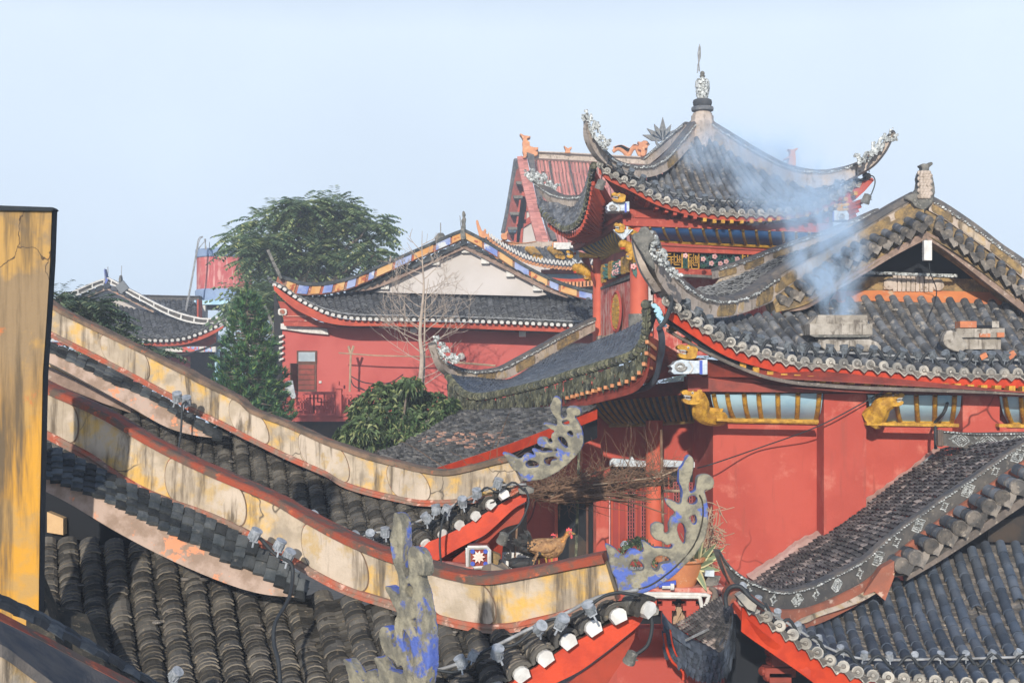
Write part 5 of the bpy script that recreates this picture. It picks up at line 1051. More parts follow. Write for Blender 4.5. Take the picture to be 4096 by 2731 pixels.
for X0,X1,Y0,Y1 in ((478,512,615,790),(560,598,582,745),(708,745,530,690),(755,792,510,672)):
    for f in (0,.5,1): lb(X0+(X1-X0)*f,Y0+(1-f)*5,X0+(X1-X0)*f,Y1-f*10)
    for f in (0,.25,.5,.75,1): lb(X0,Y0+(Y1-Y0)*f,X1,Y0+(Y1-Y0)*f-12)
fz.build('gilt_fretwork','gold',hP)
mb=MB(); lf=MB(); f3=lambda x,y:P('L',x,y,33.65+(795-x)/325*2.9)+nL*.07
for k in range(22): 
    x=R.uniform(615,700); y=R.uniform(575,720)-(x-615)*.3; mb.ball(f3(x,y),.06,.06,.06,k=4)
for k in range(60):
    x=R.choice([R.uniform(610,705),R.uniform(515,555)]); y=R.uniform(570,740)-(x-615)*.3; lf.ball(f3(x,y),.08,.04,.03,k=4)
mb.build('painted_flowers','petal',hP); lf.build('painted_leaves','leaf_paint',hP)
# oval window on the side wall
def side(x,y,o=0): return P('L',x,y,33.75+(800-x)/365*3.1)+nL*o
cx,cy=640,1130
rim=MB(); Gr=[]
for k in range(36):
    a=k*2*math.pi/36; ring=[]
    for rx,ry,o in ((50,215,.02),(62,245,.06),(52,220,.10),(44,200,.02)): ring.append(side(cx+rx*math.cos(a),cy+ry*math.sin(a)-(rx*math.cos(a))*.35,o))
    Gr.append(ring)
rim.grid(np.array(Gr),cu=True,cv=True); ow=rim.build('oval_window','wall_red',hP)
mb=MB(); mb.prism([side(cx+44*math.cos(a),cy+200*math.sin(a)-44*math.cos(a)*.35,.012) for a in np.arange(30)*2*math.pi/30],(-nL)*-.004); mb.build('window_back','dark_gold',ow)
fz=MB()
def ob_(x0,y0,x1,y1,t=.03):
    p,q=side(x0,y0,.06),side(x1,y1,.06); v=q-p; L=v.length/2; v.normalize(); s=v.cross(nL).normalized(); fz.box((p+q)/2,v*L,s*t,nL*.03)
for x,h in ((606,110),(618,160),(632,192),(646,196),(660,175),(672,130)): ob_(x,cy-h+(cx-x)*.35,x,cy+h+(cx-x)*.35)
for k,y in enumerate(range(-180,181,28)):
    w_=44*math.sqrt(max(0,1-(y/200)**2)); a,b=((-1,.1) if k%2 else (-.2,1)); ob_(cx+w_*a,cy+y-w_*a*.35,cx+w_*b,cy+y-w_*b*.35)
fz.build('gilt_lattice','gold',ow)
quadp(hP,'plaster_skirt','L',[(800,1300,33.6),(800,1400,33.55),(340,1560,37.9),(350,1400,37.9),(430,1420,37.6),(560,1390,36.6),(640,1370,36)],.1,'pale_plaster',(1,.3,0))
quadp(hP,'diagonal_brace','L',[(215,515,38.2),(300,515,38),(375,760,37.6),(370,840,37.6),(350,790,37.7)],.2,'beam_brown')
# dragon carvings and lantern balls (things that hang on the pavilion corners)
def corner_set(hx,hy,w,h,d,ball,nk,lab):
    t=dragon(lab,'L',hx,hy,w,h,d,None,th=.3)
    mb=MB(); c=P('L',*ball,d); r=abs(P('L',ball[0]+55,0,d).x-c.x); mb.ball(c,r,r,r*.95,k=14,jit=.04); mb.build('openwork_ball','gold',t)
    mb=MB(); 
    for k in range(7):
        a=(k-3)*.33; p=P('L',ball[0],ball[1]-50,d-.1); mb.prism([p,p+V((math.sin(a)*.24-.035,0,.24)),p+V((math.sin(a)*.24+.035,0,.24))],(0,.2,0))
    mb.build('petal_collar','white_blue',t)
    mb=MB(); mb.lathe(c+V((0,0,-r*1.1)),[(r*.6,0),(r*.7,.05),(r*.6,.12)],12); mb.build('ball_rim','orange_red',t)
    return t
t=corner_set(588,128,115,110,33.2,(692,362),None,'gold dragon head over openwork ball and small snake on the near pavilion corner')
quadp(t,'beam_cap','L',[(705,148,33.25),(750,150,33.25),(748,262,33.25),(703,245,33.25)],.3,'white_blue'); quadp(t,'beam_stripe','L',[(712,160,33.22),(726,160,33.22),(724,248,33.22),(712,245,33.22)],.1,'orange_red')
mb=MB(); mb.tube(crv('L',[(735,385,33.3),(765,400,33.2),(790,440,33.2),(800,490,33.2),(805,540,33.3)],20),np.linspace(.13,.1,20),8); mb.build('snake_body','gold',t,smooth=True)
dragon(None,'L',722,470,70,75,33.1,None,parent=t,th=.2)
t=corner_set(42,440,80,85,38.1,(162,632),None,'gold dragon head over openwork ball and snake on the far left pavilion corner')
quadp(t,'beam_cap','L',[(128,442,38.1),(192,450,38.1),(190,545,38.1),(130,545,38.1)],.3,'white_blue'); quadp(t,'beam_stripe','L',[(137,450,38.05),(150,450,38.05),(150,540,38.05),(137,540,38.05)],.1,'orange_red')
mb=MB(); mb.tube(crv('L',[(200,640,38),(250,655,37.9),(285,700,37.9),(300,750,38)],20),np.linspace(.17,.12,20),8); mb.build('snake_body','gold',t,smooth=True)
dragon(None,'L',238,700,60,65,37.9,None,parent=t,th=.2)
def beamend(root,z,x0,y0,x1,y1,d,flip=False):
    W=x1-x0;H=y1-y0; fx=lambda a:(x1-a*W) if flip else (x0+a*W)
    pts=[(1,.0),(.8,.02),(.78,.08),(.5,.06),(.3,.0),(.15,.1),(.08,.3),(.0,.42),(.06,.6),(.02,.8),(.1,.97),(.5,.95),(.78,.92),(.8,1.0),(1,.98)]
    o=plate('scroll_beam_end',[(fx(a),y0+b*H) for a,b in pts][::(-1 if flip else 1)],[],pixmap(z,d),.5,'white_blue',root,smooth=0,bevel=.02)
    mb=MB(); mb.prism([P(z,fx(a),y0+b*H,d-.27) for a,b in ((.84,.03),(.92,.03),(.92,.97),(.84,.97))],(0,.03,0)); mb.build('stripe','royal_blue',o)
    mb=MB()
    for s in (0,1):
        for k in range(2): mb.tube([P(z,fx(.32+.16*math.cos(a)*(1-a/14)),y0+H*(.45+.3*math.sin(a)*(1-a/14)),d-.27) for a in np.linspace(0,9,30)],.012*(1+k),4)
    mb.tube([P(z,fx(.55+.1*math.sin(a*3)),y0+H*(.1+.8*a),d-.27) for a in np.linspace(0,1,16)],.015,4); mb.build('scroll_relief','white_paint',o)
    return o
beamend(hP,'C',620,605,755,663,33); dragon('gold dragon head with open jaws above the left white beam end of the pavilion','C',655,552,78,56,32.8,None,th=.35)
beamend(hP,'C',1950,655,2040,715,33.1,True); dragon('gold dragon head at the smoky right corner of the pavilion','C',1970,612,75,48,33,None,flip=True,th=.3)
quadp(hP,'painted_flower_block','L',[(785,575,33.25),(835,570,33.25),(852,690,33.25),(840,745,33.25),(808,700,33.25)],.1,'leaf_paint'); mb=MB(); flower(mb,'L',808,615,33.2,.07); mb.build('painted_flowers',['petal','gold'],hP)
# spotlights and rail on the pavilion
cu=np.array([c[-2] for c in colsP])+np.array([0,-.05,.22])
rail(cu[1:],'thin rail and looping cable along the pavilion front eave',r=.018,up=0,cable_r=.014,amp=.08,per=.3)
light_row(cu[1:],22,'small dark spotlight in the row along the pavilion front eave','spotlights along the pavilion eave',s=1.3,up=.05,m='lamp_dark')
dangle('C',[(2165,445),(2195,450),(2205,490),(2180,560),(2155,580)],33,'lamp dangling from the right tip of the pavilion roof',s=2.2)
dangle('C',[(590,390),(600,430),(592,495)],32.2,'lamp dangling under the front left tip of the pavilion roof',s=2.2)

debris(hP,colsP,30,.03,.06,'trough_tile')
mat('petal_dim',(.42,.10,.10),(.34,.08,.08),sc=5,rough=.7)
# ================================================================= big red hall on the right (B)
hB2=thing('temple_hall','large red hall at right with carved pale ridges, blue coving and smoking roof','temple hall',P('D',1900,1700,27))
prs=[(70,838,24.6,90,868,24.2),(180,895,25.3,205,948,24.4),(330,965,26.2,430,1092,24.6),(470,962,26.7,655,1166,24.8),(600,952,27.1,865,1212,24.9),(760,925,27.5,1090,1222,25),(960,890,27.9,1330,1238,25),(1200,850,28.1,1540,1262,25),(1540,852,28.1,1860,1276,25),(1830,868,28,2132,1278,25),(2100,885,28,2400,1280,25)]
U,E=matched('E',prs,33)
_,colsB2=slope(hB2,U,E,'barrel',r=.082,step=.34,sag=.045,arc=6)
eB=np.array([c[-1] for c in colsB2])
# ridges
bB1,rB1=hip(hB2,'E',[(8,478,23.2),(30,520,23.3),(60,598,23.5),(120,690,23.9),(200,772,24.4),(300,838,25),(400,858,25.6),(500,850,26.1),(600,812,26.7),(690,745,27.2),(735,725,27.4)],
 [(-18,500,23.2),(-5,560,23.3),(30,700,23.5),(95,810,23.9),(180,890,24.4),(290,945,25),(400,955,25.6),(500,938,26.1),(600,905,26.7),(680,872,27.2),(720,850,27.4)],th=.3,pan=((.56,.68,'carved_panel'),(.70,.74,'pale_plaster'),(.84,.97,'carved_panel')),cph=.07)
bB2,rB2=hip(hB2,'E',[(690,745,27.3),(700,730,27.35),(820,655,27.6),(900,612,27.7),(1000,560,27.8),(1100,505,27.8),(1250,420,27.9),(1400,330,28),(1520,265,28)],
 [(700,838,27.3),(720,828,27.35),(830,750,27.6),(910,695,27.7),(1010,640,27.8),(1110,578,27.8),(1260,490,27.9),(1410,405,28),(1540,335,28)],th=.5,trim=False,pan=((.02,.20,'carved_panel'),(.24,.56,'pale_plaster'),(.60,.82,'carved_panel'),(.85,.97,'carved_panel')),cph=.10)
hip(hB2,'E',[(1590,282,28),(1680,330,28),(1780,395,27.9),(1900,480,27.8),(2010,565,27.7),(2132,650,27.6),(2250,740,27.5)],[(1590,345,28),(1680,395,28),(1780,465,27.9),(1900,550,27.8),(2000,625,27.7),(2132,735,27.6),(2250,830,27.5)],th=.4,trim=True,pan=((.02,.2,'carved_panel'),(.24,.48,'pale_plaster'),(.52,.8,'carved_panel')),cph=.10)
# grey weathered back coping visible over the rake
mb=MB(); T=crv('E',[(690,720,27.8),(820,640,28.1),(1000,535,28.4),(1200,425,28.5),(1400,290,28.6),(1430,268,28.6)],60); B=crv('E',[(700,748,27.4),(830,662,27.65),(1010,560,27.85),(1250,420,27.95),(1400,330,28.05),(1520,268,28.05)],60); mb.sweep(np.stack([T,B,offc(B,(0,.05,-.1)),offc(T,(0,.05,-.1))],1)); mb.build('rake_coping','grey_coping',hB2)
# second ridge and slope behind
hip(hB2,'E',[(388,680,31),(480,655,31.2),(600,612,31.4),(720,565,31.6),(850,520,31.7),(1000,470,31.8),(1150,410,31.9),(1300,345,32)],[(392,728,31),(480,712,31.2),(600,668,31.4),(720,620,31.6),(850,570,31.7),(1000,520,31.8),(1150,460,31.9),(1300,400,32)],th=.4,trim=True,pan=((.0,.12,'carved_panel'),(.17,.3,'carved_panel'),(.36,.48,'carved_panel')))
A_=crv('E',[(330,810,30.3),(430,770,30.6),(560,715,31),(720,640,31.2),(900,580,31.4),(1200,470,31.6)],30); B_=crv('E',[(200,830,28),(330,860,28),(520,850,28),(700,780,28),(900,640,28.2),(1200,470,28.4)],30)
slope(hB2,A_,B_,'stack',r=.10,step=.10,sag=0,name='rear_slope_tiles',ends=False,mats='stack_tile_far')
quadp(hB2,'flashing','E',[(395,735,30.8),(480,715,31),(600,672,31.2),(600,700,31),(480,745,30.8),(340,800,30.3)],.1,'pale_plaster')
# crest at the tip of the near hip
mb=MB()
crust(mb,'D2',[(290,430),(330,480),(380,540),(440,600),(500,650)],23.3,.045,60,1.2)
crust(mb,'D2',[(320,370),(345,400),(340,440)],23.2,.06,14); crust(mb,'D2',[(350,480),(390,475),(405,520),(390,560)],23.4,.05,24); crust(mb,'D2',[(410,540),(420,575)],23.4,.05,8)
mb.build('ridge_crest','mosaic',hB2)
plate('ridge_tip',[(215,420),(200,390),(210,368),(240,362),(250,335),(275,325),(300,335),(315,370),(345,385),(340,420),(315,430),(300,470),(330,540),(345,600),(300,560),(260,500),(235,460)],[],pixmap('D2',23.25),.22,'grey_stone',hB2,smooth=2,bevel=.03); sculpt(bpy.data.objects['ridge_tip'],.02,.02,7,False)
strip(hB2,'hip_outer_edge',crv('D2',[(205,400,23.3),(225,500,23.35),(260,600,23.4),(310,680,23.6),(345,735,23.8)],30),crv('D2',[(235,400,23.3),(262,500,23.35),(300,590,23.4),(350,670,23.6),(385,725,23.8)],30),.3,'ridge_pale')
# rake barrels poking out from under the ridge
def rake_barrels(root,z,pts,dx,dy,d,r,L=.45,name='verge_tiles',m='barrel_tile',up=0.):
    mb=MB(); eb=MB()
    for i,(x,y) in enumerate(pts):
        a=P(z,x-dx,y-dy,d+.28); b=P(z,x,y,d-.12); v=(b-a); Ln=v.length; v.normalize(); s=v.cross(UP).normalized(); nn=s.cross(v)
        for k in range(2):
            G=[]
            for t,rr in ((k*.5,r*.92),(k*.5+.48,r*1.02),(k*.5+.5,r*1.06),(k*.5+.55,r*1.06)): G.append([a+v*Ln*min(t,1)+(s*math.sin(q)+nn*math.cos(q))*rr for q in np.linspace(-1.9,1.9,9)])
            mb.grid(np.array(G))
        eb.lathe(b,[(r*1.1,-.03),(r*1.1,.02),(r*.9,.03),(r*.85,.022),(r*.3,.024),(r*.1,.035)],14,0,ax=v)
        if i<len(pts)-1:
            x2,y2=pts[i+1]; c=(b+P(z,x2,y2,d-.12))/2+V((0,0,-r*.5)); g=(P(z,x2,y2,d)-b).length*.45; sd=(P(z,x2,y2,d-.12)-b).normalized(); dn=V((0,-.15,-1))
            eb.prism([c+sd*g*a_+dn*g*b_ for a_,b_ in ((-.9,-.1),(-.4,-.3),(.4,-.3),(.9,-.1),(.7,.6),(.3,.9),(0,1.25),(-.3,.9),(-.7,.6))],(0,.04,0),0)
            for w_ in range(3): # stacked trough edges
                q=c+V((0,.08,r*.2-w_*.03)); eb.prism([q+sd*g*a_+UP*(abs(a_)**2*g*.3+b_) for a_,b_ in ((-1,0),(-.5,0),(0,0),(.5,0),(1,0),(1,-.018),(.5,-.018),(0,-.018),(-.5,-.018),(-1,-.018))],(0,.3,0),1)
    mb.build(name,m,root,smooth=True,auto=40); eb.build('verge_ends',['trough_tile','stack_lit_rim'],root)
rake_barrels(hB2,'E',[(760,855),(822,822),(888,790),(945,755),(1000,720),(1052,685),(1108,640),(1162,600+0),(1215,600-30),(1270,555),(1325,525),(1390,500),(1455,468),(1520,432),(1588,402)],54,30,27.35,.085)
rake_barrels(hB2,'E',[(1650,435),(1700,478),(1760,515),(1820,560),(1880,605),(1940,650),(2000,690),(2060,740),(2118,795),(2180,850)],-2,42,27.3,.085)
# verge underlay
A_=crv('E',[(690,825,27.4),(900,685,27.75),(1150,535,27.8),(1400,395,27.95),(1560,310,27.95)],30); B_=crv('E',[(720,925,27.2),(900,875,27.25),(1150,735,27.3),(1400,575,27.4),(1572,485,27.4)],30); mb=MB(); mb.sweep(np.stack([A_,B_,offc(B_,(0,.8,0)),offc(A_,(0,.8,-.1))],1)); mb.build('verge_base','carved_panel',hB2)
A_=crv('E',[(1570,340,28),(1750,450,27.9),(1950,600,27.8),(2250,840,27.6)],30); B_=crv('E',[(1575,485,27.4),(1750,590,27.3),(1950,740,27.3),(2250,990,27.3)],30); mb=MB(); mb.sweep(np.stack([A_,B_,offc(B_,(0,.8,0)),offc(A_,(0,.8,-.1))],1)); mb.build('verge_base','carved_panel',hB2)
strip(hB2,'bargeboard',crv('E',[(880,862,27.3),(1050,765,27.3),(1240,655,27.35),(1400,560,27.4),(1570,462,27.4)],40),crv('E',[(705,916,27.3),(880,908,27.3),(1050,808,27.3),(1240,696,27.35),(1400,600,27.4),(1575,508,27.4)],40),.1,'barge_wood')
strip(hB2,'bargeboard',crv('E',[(1572,462,27.4),(1720,545,27.4),(1900,690,27.35),(2132,875,27.3),(2300,1010,27.3)],40),crv('E',[(1576,508,27.4),(1700,585,27.4),(1880,728,27.35),(2132,925,27.3),(2300,1065,27.3)],40),.1,'barge_wood')
# gable
quadp(hB2,'gable_wall','E',[(800,925,28.5),(1100,760,28.5),(1576,470,28.5),(2000,780,28.5),(2250,960,28.5)],.2,'black')  # black sheet paints the shade inside the open gable
b=Band(crv('E',[(1150,722,28.3),(1500,724,28.3),(1900,738,28.3),(2000,745,28.3)]),crv('E',[(1080,800,28.3),(1500,800,28.3),(1900,812,28.3),(2060,820,28.3)]),40)
mb=MB(); b.prof(mb,[(0,0,0),(1,0,0),(1,0,-.1),(0,0,-.1)]); gp=mb.build('gable_frieze','carved_panel',hB2)
mb=MB(); b.panel(mb,b.L*.24,b.L*.6,.05,.9,.05); mb.build('cartouche','pale_plaster',gp)
mb=MB(); 
for k in range(9):
    u=b.L*(.30+.028*k); mb.box(b.S(u,.5,.06),(.035,0,0),(0,.03,0),(0,0,.16))
for k in (.27,.57): mb.lathe(b.S(b.L*k,.45,.05),[(.12,0),(.12,.03),(.05,.05)],10,ax=(0,-1,0))
mb.build('cartouche_relief','ridge_pale',gp)
mb=MB(); bb=Band(crv('E',[(1235,692,27.9),(1500,705,27.9),(1750,712,27.9)]),crv('E',[(1235,702,27.9),(1500,714,27.9),(1750,722,27.9)]),30); chips(mb,bb,.5,0,0,bb.L,.035,.03); mb.tube(crv('E',[(1230,697,27.95),(1500,710,27.95),(1752,717,27.95)],20),.035,5); mb.build('mosaic_ledge','mosaic',gp)
mat('orange_plaster',(.62,.22,.08),(.52,.17,.07),(.50,.36,.24),sc=2,s3=3,t3=(.56,.7),rough=.9,bump=.3)
mb=MB(); mb.grid(np.stack([crv('E',[(1060,802,28.28),(1500,800,28.28),(2000,812,28.28),(2250,830,28.28)],20),crv('E',[(1000,905,28.0),(1200,862,28.0),(1500,866,28.),(2000,885,28.),(2250,900,28.)],20)],1)); mb.build('plaster_apron','orange_plaster',hB2)
# finial: upright fish on the apex
fn=plate('apex_finial',[(1500,330),(1480,300),(1440,285),(1455,262),(1490,255),(1510,235),(1520,200),(1518,165),(1532,130),(1548,112),(1530,92),(1545,82),(1570,84),(1596,76),(1600,86),(1584,98),(1578,115),(1592,150),(1605,185),(1612,220),(1608,260),(1600,300),(1572,335),(1540,345)],[],pixmap('E',28.0),.32,'grey_stone',hB2,smooth=2,bevel=.06); sculpt(fn,.025,.03,6,False,8)
mb=MB()
for r_ in range(9):
    for c_ in range(4):
        y=130+r_*17; x=1535+c_*18+(r_%2)*9; 
        if x<1603: mb.ball(P('E',x,y,27.82),.05,.04,.05,k=5)
mb.build('finial_scales','ridge_pale',fn)
# white antenna box hanging in the gable
t=thing('antenna_box','white box antenna hanging under the gable peak of the large hall','antenna',P('E',1580,520,27.2))
mb=MB(); mb.box(P('E',1580,573,27.2),(.075,0,0),(0,.06,0),(0,0,.19)); mb.build('casing','white_paint',t)
mb=MB(); 
for k in range(5): mb.tube([P('E',1562,540+k*18,27.25),P('E',1550,546+k*18,27.3)],.01,4)
mb.tube([P('E',1575,505,27.3),P('E',1572,628,27.3)],.015,4); mb.build('bracket','grey_stone',t)
mb=MB(); mb.tube(crv('E',[(1590,625,27.3),(1598,700,27.3),(1632,790,27.8),(1625,860,27.6),(1590,940,26.8)],24),.01,4); mb.build('cable','cable',t)
# eave: red board, yellow rafter ends, gutter
c=resample(eB,90)
strip(hB2,'eave_board',offc(c,(0,.05,-.0)),offc(c,(0,.08,-.24)),.05,'orange_red')
strip(hB2,'eave_shadow_gap',offc(c,(0,.22,-.18)),offc(c,(0,.22,-.32)),.05,'black')
ry=[(140,1010),(220,1075),(300,1120),(375,1155),(455,1190),(530,1220),(605,1248),(685,1272),(765,1285),(840,1290),(915,1298),(985,1305),(1065,1310),(1150,1315),(1240,1320),(1315,1325),(1388,1328),(1455,1330),(1535,1334),(1612,1338),(1685,1340),(1755,1342),(1830,1347),(1905,1350),(1985,1352),(2065,1355),(2140,1357)]
for x,y in ry:
    mb=MB(); p=P('E',x,y+5,24.88); mb.box(p+V((0,.25,0)),(.055,0,0),(0,.25,0),(0,0,.05)); mb.build('rafter_end','gold',hB2)
G=crv('E',[(95,1022,24.8),(240,1105,24.8),(385,1180,24.8),(520,1240,24.8),(660,1290,24.8),(820,1322,24.8),(1000,1338,24.8),(1210,1352,24.8),(1500,1362,24.8),(1830,1372,24.8),(2200,1385,24.8)],80)
mb=MB(); mb.sweep(np.stack([offc(G,(0,-.04,.02)),offc(G,(0,-.06,-.04)),offc(G,(0,.06,-.04)),offc(G,(0,.06,.02))],1)); gu=mb.build('gutter','wood_grey',hB2)
strip(hB2,'fascia_beam',crv('E',[(215,1290,25.2),(700,1340,25.2),(1300,1370,25.2),(2250,1398,25.2)],20),crv('E',[(215,1375,25.2),(700,1380,25.2),(1300,1385,25.2),(2250,1410,25.2)],20),.3,'beam_brown')
quadp(hB2,'corner_infill','E',[(220,1185,25.3),(320,1200,25.3),(500,1265,25.3),(640,1330,25.3),(215,1300,25.3)],.2,'beam_red')
quadp(hB2,'soffit','E',[(220,1180,25.2),(700,1300,24.8),(2250,1390,24.7),(2250,1395,25.4),(700,1350,25.4),(220,1300,25.4)],.02,'beam_brown',(0,0,1))
# walls
rectbar(hB2,'beam_backing','E',200,1290,2400,1420,25.75,.2,'beam_brown')
zw=lambda z,y,d:P(z,0,y,d).z
def wallq(root,name,z,x0,y0,x1,y1,d,th,m): return rectbar(root,name,z,x0,y0,x1,y1,d,th,m)
wallq(hB2,'wall','G',355,-30,2400,1700,26,.3,'wall_red'); 
for x0,x1 in ((970,1205),(1740,1945)): wallq(hB2,'pilaster','G',x0,-35,x1,1700,25.4,.64,'wall_red')
mb=MB(); p=P('G',355,100,26); mb.aab(p.x,26.3,p.z,p.x+.3,29.4,-9); mb.build('return_wall','wall_red',hB2)
cv=[('E',345,985,(1392,1386),(1530,1540),[.03,.15,.30,.43,.60,.78,.97]),('E',1240,1775,(1395,1398),(1548,1552),[.1,.30,.52,.72,.93]),('E',1992,2300,(1402,1408),(1555,1560),[.1,.4,.7])]
for z,x0,x1,(ya,yb),(yc,yd),rb_ in cv:
    cove(hB2,z,[(x0,ya),((x0+x1)/2,(ya+yb)/2),(x1,yb)],[(x0+48,yc),((x0+x1)/2+20,(yc+yd)/2),(x1-22,yd)],25.35,25.95,rb_,'cove_blue','gold',.045,belly=.18,name='cove')
quadp(hB2,'gilt_sill','E',[(380,1528,25.2),(962,1538,25.2),(962,1556,25.2),(380,1544,25.2)],.2,'gold'); quadp(hB2,'gilt_sill','E',[(1236,1550,25.2),(1762,1560,25.2),(1762,1578,25.2),(1236,1568,25.2)],.2,'gold'); quadp(hB2,'gilt_sill','E',[(1990,1560,25.2),(2300,1568,25.2),(2300,1588,25.2),(1990,1578,25.2)],.2,'gold')
# dragons on the wall
dragon('gold dragon with open jaws at the left end of the pale blue coving','E',178,1370,108,80,25.2,[(270,1410,25.2),(290,1450,25.25),(285,1495,25.3),(320,1522,25.4),(380,1530,25.5),(412,1530,25.6)],nr=(.16,.13),th=.26)
dragon('gold dragon rearing to the right between the two red pilasters','E',1352,1386,86,74,25.2,[(1375,1425,25.2),(1325,1455,25.2),(1300,1500,25.3),(1262,1535,25.4)],flip=True,nr=(.14,.22),th=.26)
dragon('gold dragon peering out above the blue and white beam end under the eave','E',152,1112,110,80,24.8,None,th=.3)
beamend(hB2,'E',108,1196,316,1280,24.7)
# wires on the wall
mb=MB(); mb.tube(crv('G',[(270,375,25.6),(355,352,25.2),(600,268,25.8),(930,148,25.2),(1205,5,25.2),(1300,-50,25.2)],40),.012,5); tag(mb.build('wire','cable',smooth=True),'black wire sagging up across the big red wall to the eave','wire')
mb=MB(); mb.tube(crv('G',[(1590,270,25.2),(1588,150,25.2),(1590,120,25.6),(1640,60,25.2),(1665,-30,25.8)],30),.03,6); tag(mb.build('downpipe_cable','cable',smooth=True),'thick black cable dropping over the second blue cove to the grey roof','cable')
# chimneys
mat('brick',(.55,.20,.09),(.45,.16,.08),(.42,.36,.3),sc=6,s3=9,rough=.9,bump=.5)
def chim(lab,top,cap,body,d,broken=False):
    t=thing('chimney',lab,'chimney',P('E',(body[0]+body[2])/2,body[3],d))
    def bx(nm,x0,y0,x1,y1,dd_,th,m,skew=0.):
        a=P('E',x0,y0,dd_); b_=P('E',x1,y1,dd_); mb=MB(); vs=[]
        mb.aab(a.x,dd_,b_.z,b_.x,dd_+th,a.z); 
        return mb.build(nm,m,t)
    bx('stack',*body,d,.8,'chimney_plaster'); bx('cap',*cap,d-.08,.96,'chimney_plaster'); 
    return t,bx
t,bx=chim('weathered plaster chimney giving off bluish smoke on the large hall roof',None,(912,990,1268,1052),(960,1050,1250,1160),26.0)
mb=MB(); a=P('E',940,995,25.95); b_=P('E',1240,935,26); 
mb.prism([P('E',x,y,26.05) for x,y in ((945,990),(958,940),(1238,940),(1242,992))],(0,.75,0)); mb.build('top_collar','chimney_plaster',t)
mb=MB(); mb.prism([P('E',x,y,25.86) for x,y in ((905,1052),(1270,1054),(1240,1066),(940,1066))],(0,1,0)); mb.build('drip_edge','grey_stone',t)
mb=MB(); mb.prism([P('E',x,y,26.1) for x,y in ((905,990),(950,950),(950,1060),(905,1050))],(0,.4,0)); mb.build('side_haunch','chimney_plaster',t)
t,bx=chim('broken chimney of pale plaster and bare orange brick at the right of the roof',None,(1742,1015,2022,1068),(1765,1066,2000,1135),26.0)
for x0,y0,x1,y1,m in ((1768,975,1862,1012,'brick'),(1862,998,1950,1012,'black'),(1950,975,1990,1012,'chimney_plaster'),(1880,1045,1940,1066,'brick'),(1980,1040,2020,1066,'brick')): bx('brick_patch',x0,y0,x1,y1,25.88,.3,m)
for lab,pts in (('fallen plaster lump below the broken chimney beside loose brick',[(1660,1090),(1680,1035),(1730,1040),(1790,1110),(1760,1150),(1690,1130)]),('pale mortar heap under the smoking chimney among the barrel tiles',[(960,1110),(1000,1085),(1100,1090),(1240,1085),(1300,1120),(1280,1150),(1150,1135),(1040,1150)])):
    o=plate('plaster_lump',pts,[],pixmap('E',25.75),.3,'chimney_plaster',None,smooth=2,bevel=.08); tag(o,lab,'plaster')
mb=MB(); mb.box(P('E',1898,1175,25.3),(.055,0,.03),(0,.05,0),(-.02,0,.04)); mb.box(P('E',2058,1168,25.3),(.06,0,.04),(0,.05,0),(-.03,0,.045)); tag(mb.build('loose_brick','brick'),'loose orange brick pieces on the tiles below the broken chimney','brick')
# lights on eave
cu=np.array([c[-3] for c in colsB2])+np.array([0,-.05,.12])
rail(cu,'grey rail with heavy looping cable across the large hall tiles',r=.022,up=.03,cable_r=.03,amp=.12,per=.42)
light_row(cu,30,'grey spotlight in the row across the large hall eave tiles','spotlights along the large hall eave',s=1.35,up=.10,m='lamp_dark')
for k in range(3):
    mb=MB(); mb.tube(crv('D2',[(320,745-k*6,24.1),(380,730-k*8,24.1),(450,770+k*10,24),(430,850+k*12,23.9),(400,920+k*8,23.9),(365,960,23.9)],30),.028,6); tag(mb.build('cable','cable',smooth=True),['thick cable looping over the near roof corner, outermost strand','thick cable looping over the near roof corner, middle strand','thick cable looping over the near roof corner, innermost strand'][k],'cable')
plate('painted_corner_board',[(335,800),(360,815),(385,850),(410,920),(400,950),(370,930),(345,880)],[],pixmap('D2',24.2),.1,'leaf_paint',hB2,smooth=0)
mb=MB()
for k in range(16): 
    mb.ball(P('D2',345+k*4+R.uniform(-8,8),820+k*8+R.uniform(-6,6),24.1),.05,.02,.03,k=4)
mb.build('painted_leaves','cove_blue',hB2)
mb=MB(); mb.tube(crv('D2',[(372,960,23.9),(385,1000,24),(388,1080,24.3),(375,1150,24.7),(345,1280,25.1),(290,1330,25.6),(150,1365,27),(0,1395,28.5)],50),.06,6); mb.build('side_gutter','barrel_clean',hB2,smooth=True)
# ---------------- left slope of the same hall
EL_=[(1028,866,32.8),(1046,889,32.2),(1066,906,31.6),(1094,913,31.1),(1123,911,30.5),(1160,904,29.6),(1196,896,28.8),(1233,887,28),(1270,877,27.2),(1306,864,26.6),(1343,853,26),(1380,842,25.5),(1415,832,25.1),(1445,822,24.8),(1466,808,24.55),(1480,785,24.4),(1487,755,24.3),(1488,725,24.2),(1486,700,24.1)]
UL_=[(1027,859,33),(1061,870,33.2),(1098,873,33.6),(1134,878,34),(1175,876,34.6),(1215,853,35.2),(1251,829,35.8),(1307,799,36.5),(1330,795,36.5),(1354,795,36),(1385,783,35),(1420,770,34),(1450,757,33),(1475,745,31),(1495,735,29),(1505,728,27.5),(1508,720,26),(1508,712,25),(1505,700,24.4)]
prsL=[(*u,*e) for u,e in zip(UL_,EL_)]
U,E=matched('D',prsL,84)
_,colsL=slope(hB2,U,E,'barrel',r=.075,step=.3,sag=.02,arc=3,mats='barrel_clean',name='side_roof_tiles',endm=['moss_tile','moss_tile'],endname='mossy_eave_tiles')
eL=np.array([c[-1] for c in colsL]); q=resample(eL,150)
mb=MB()
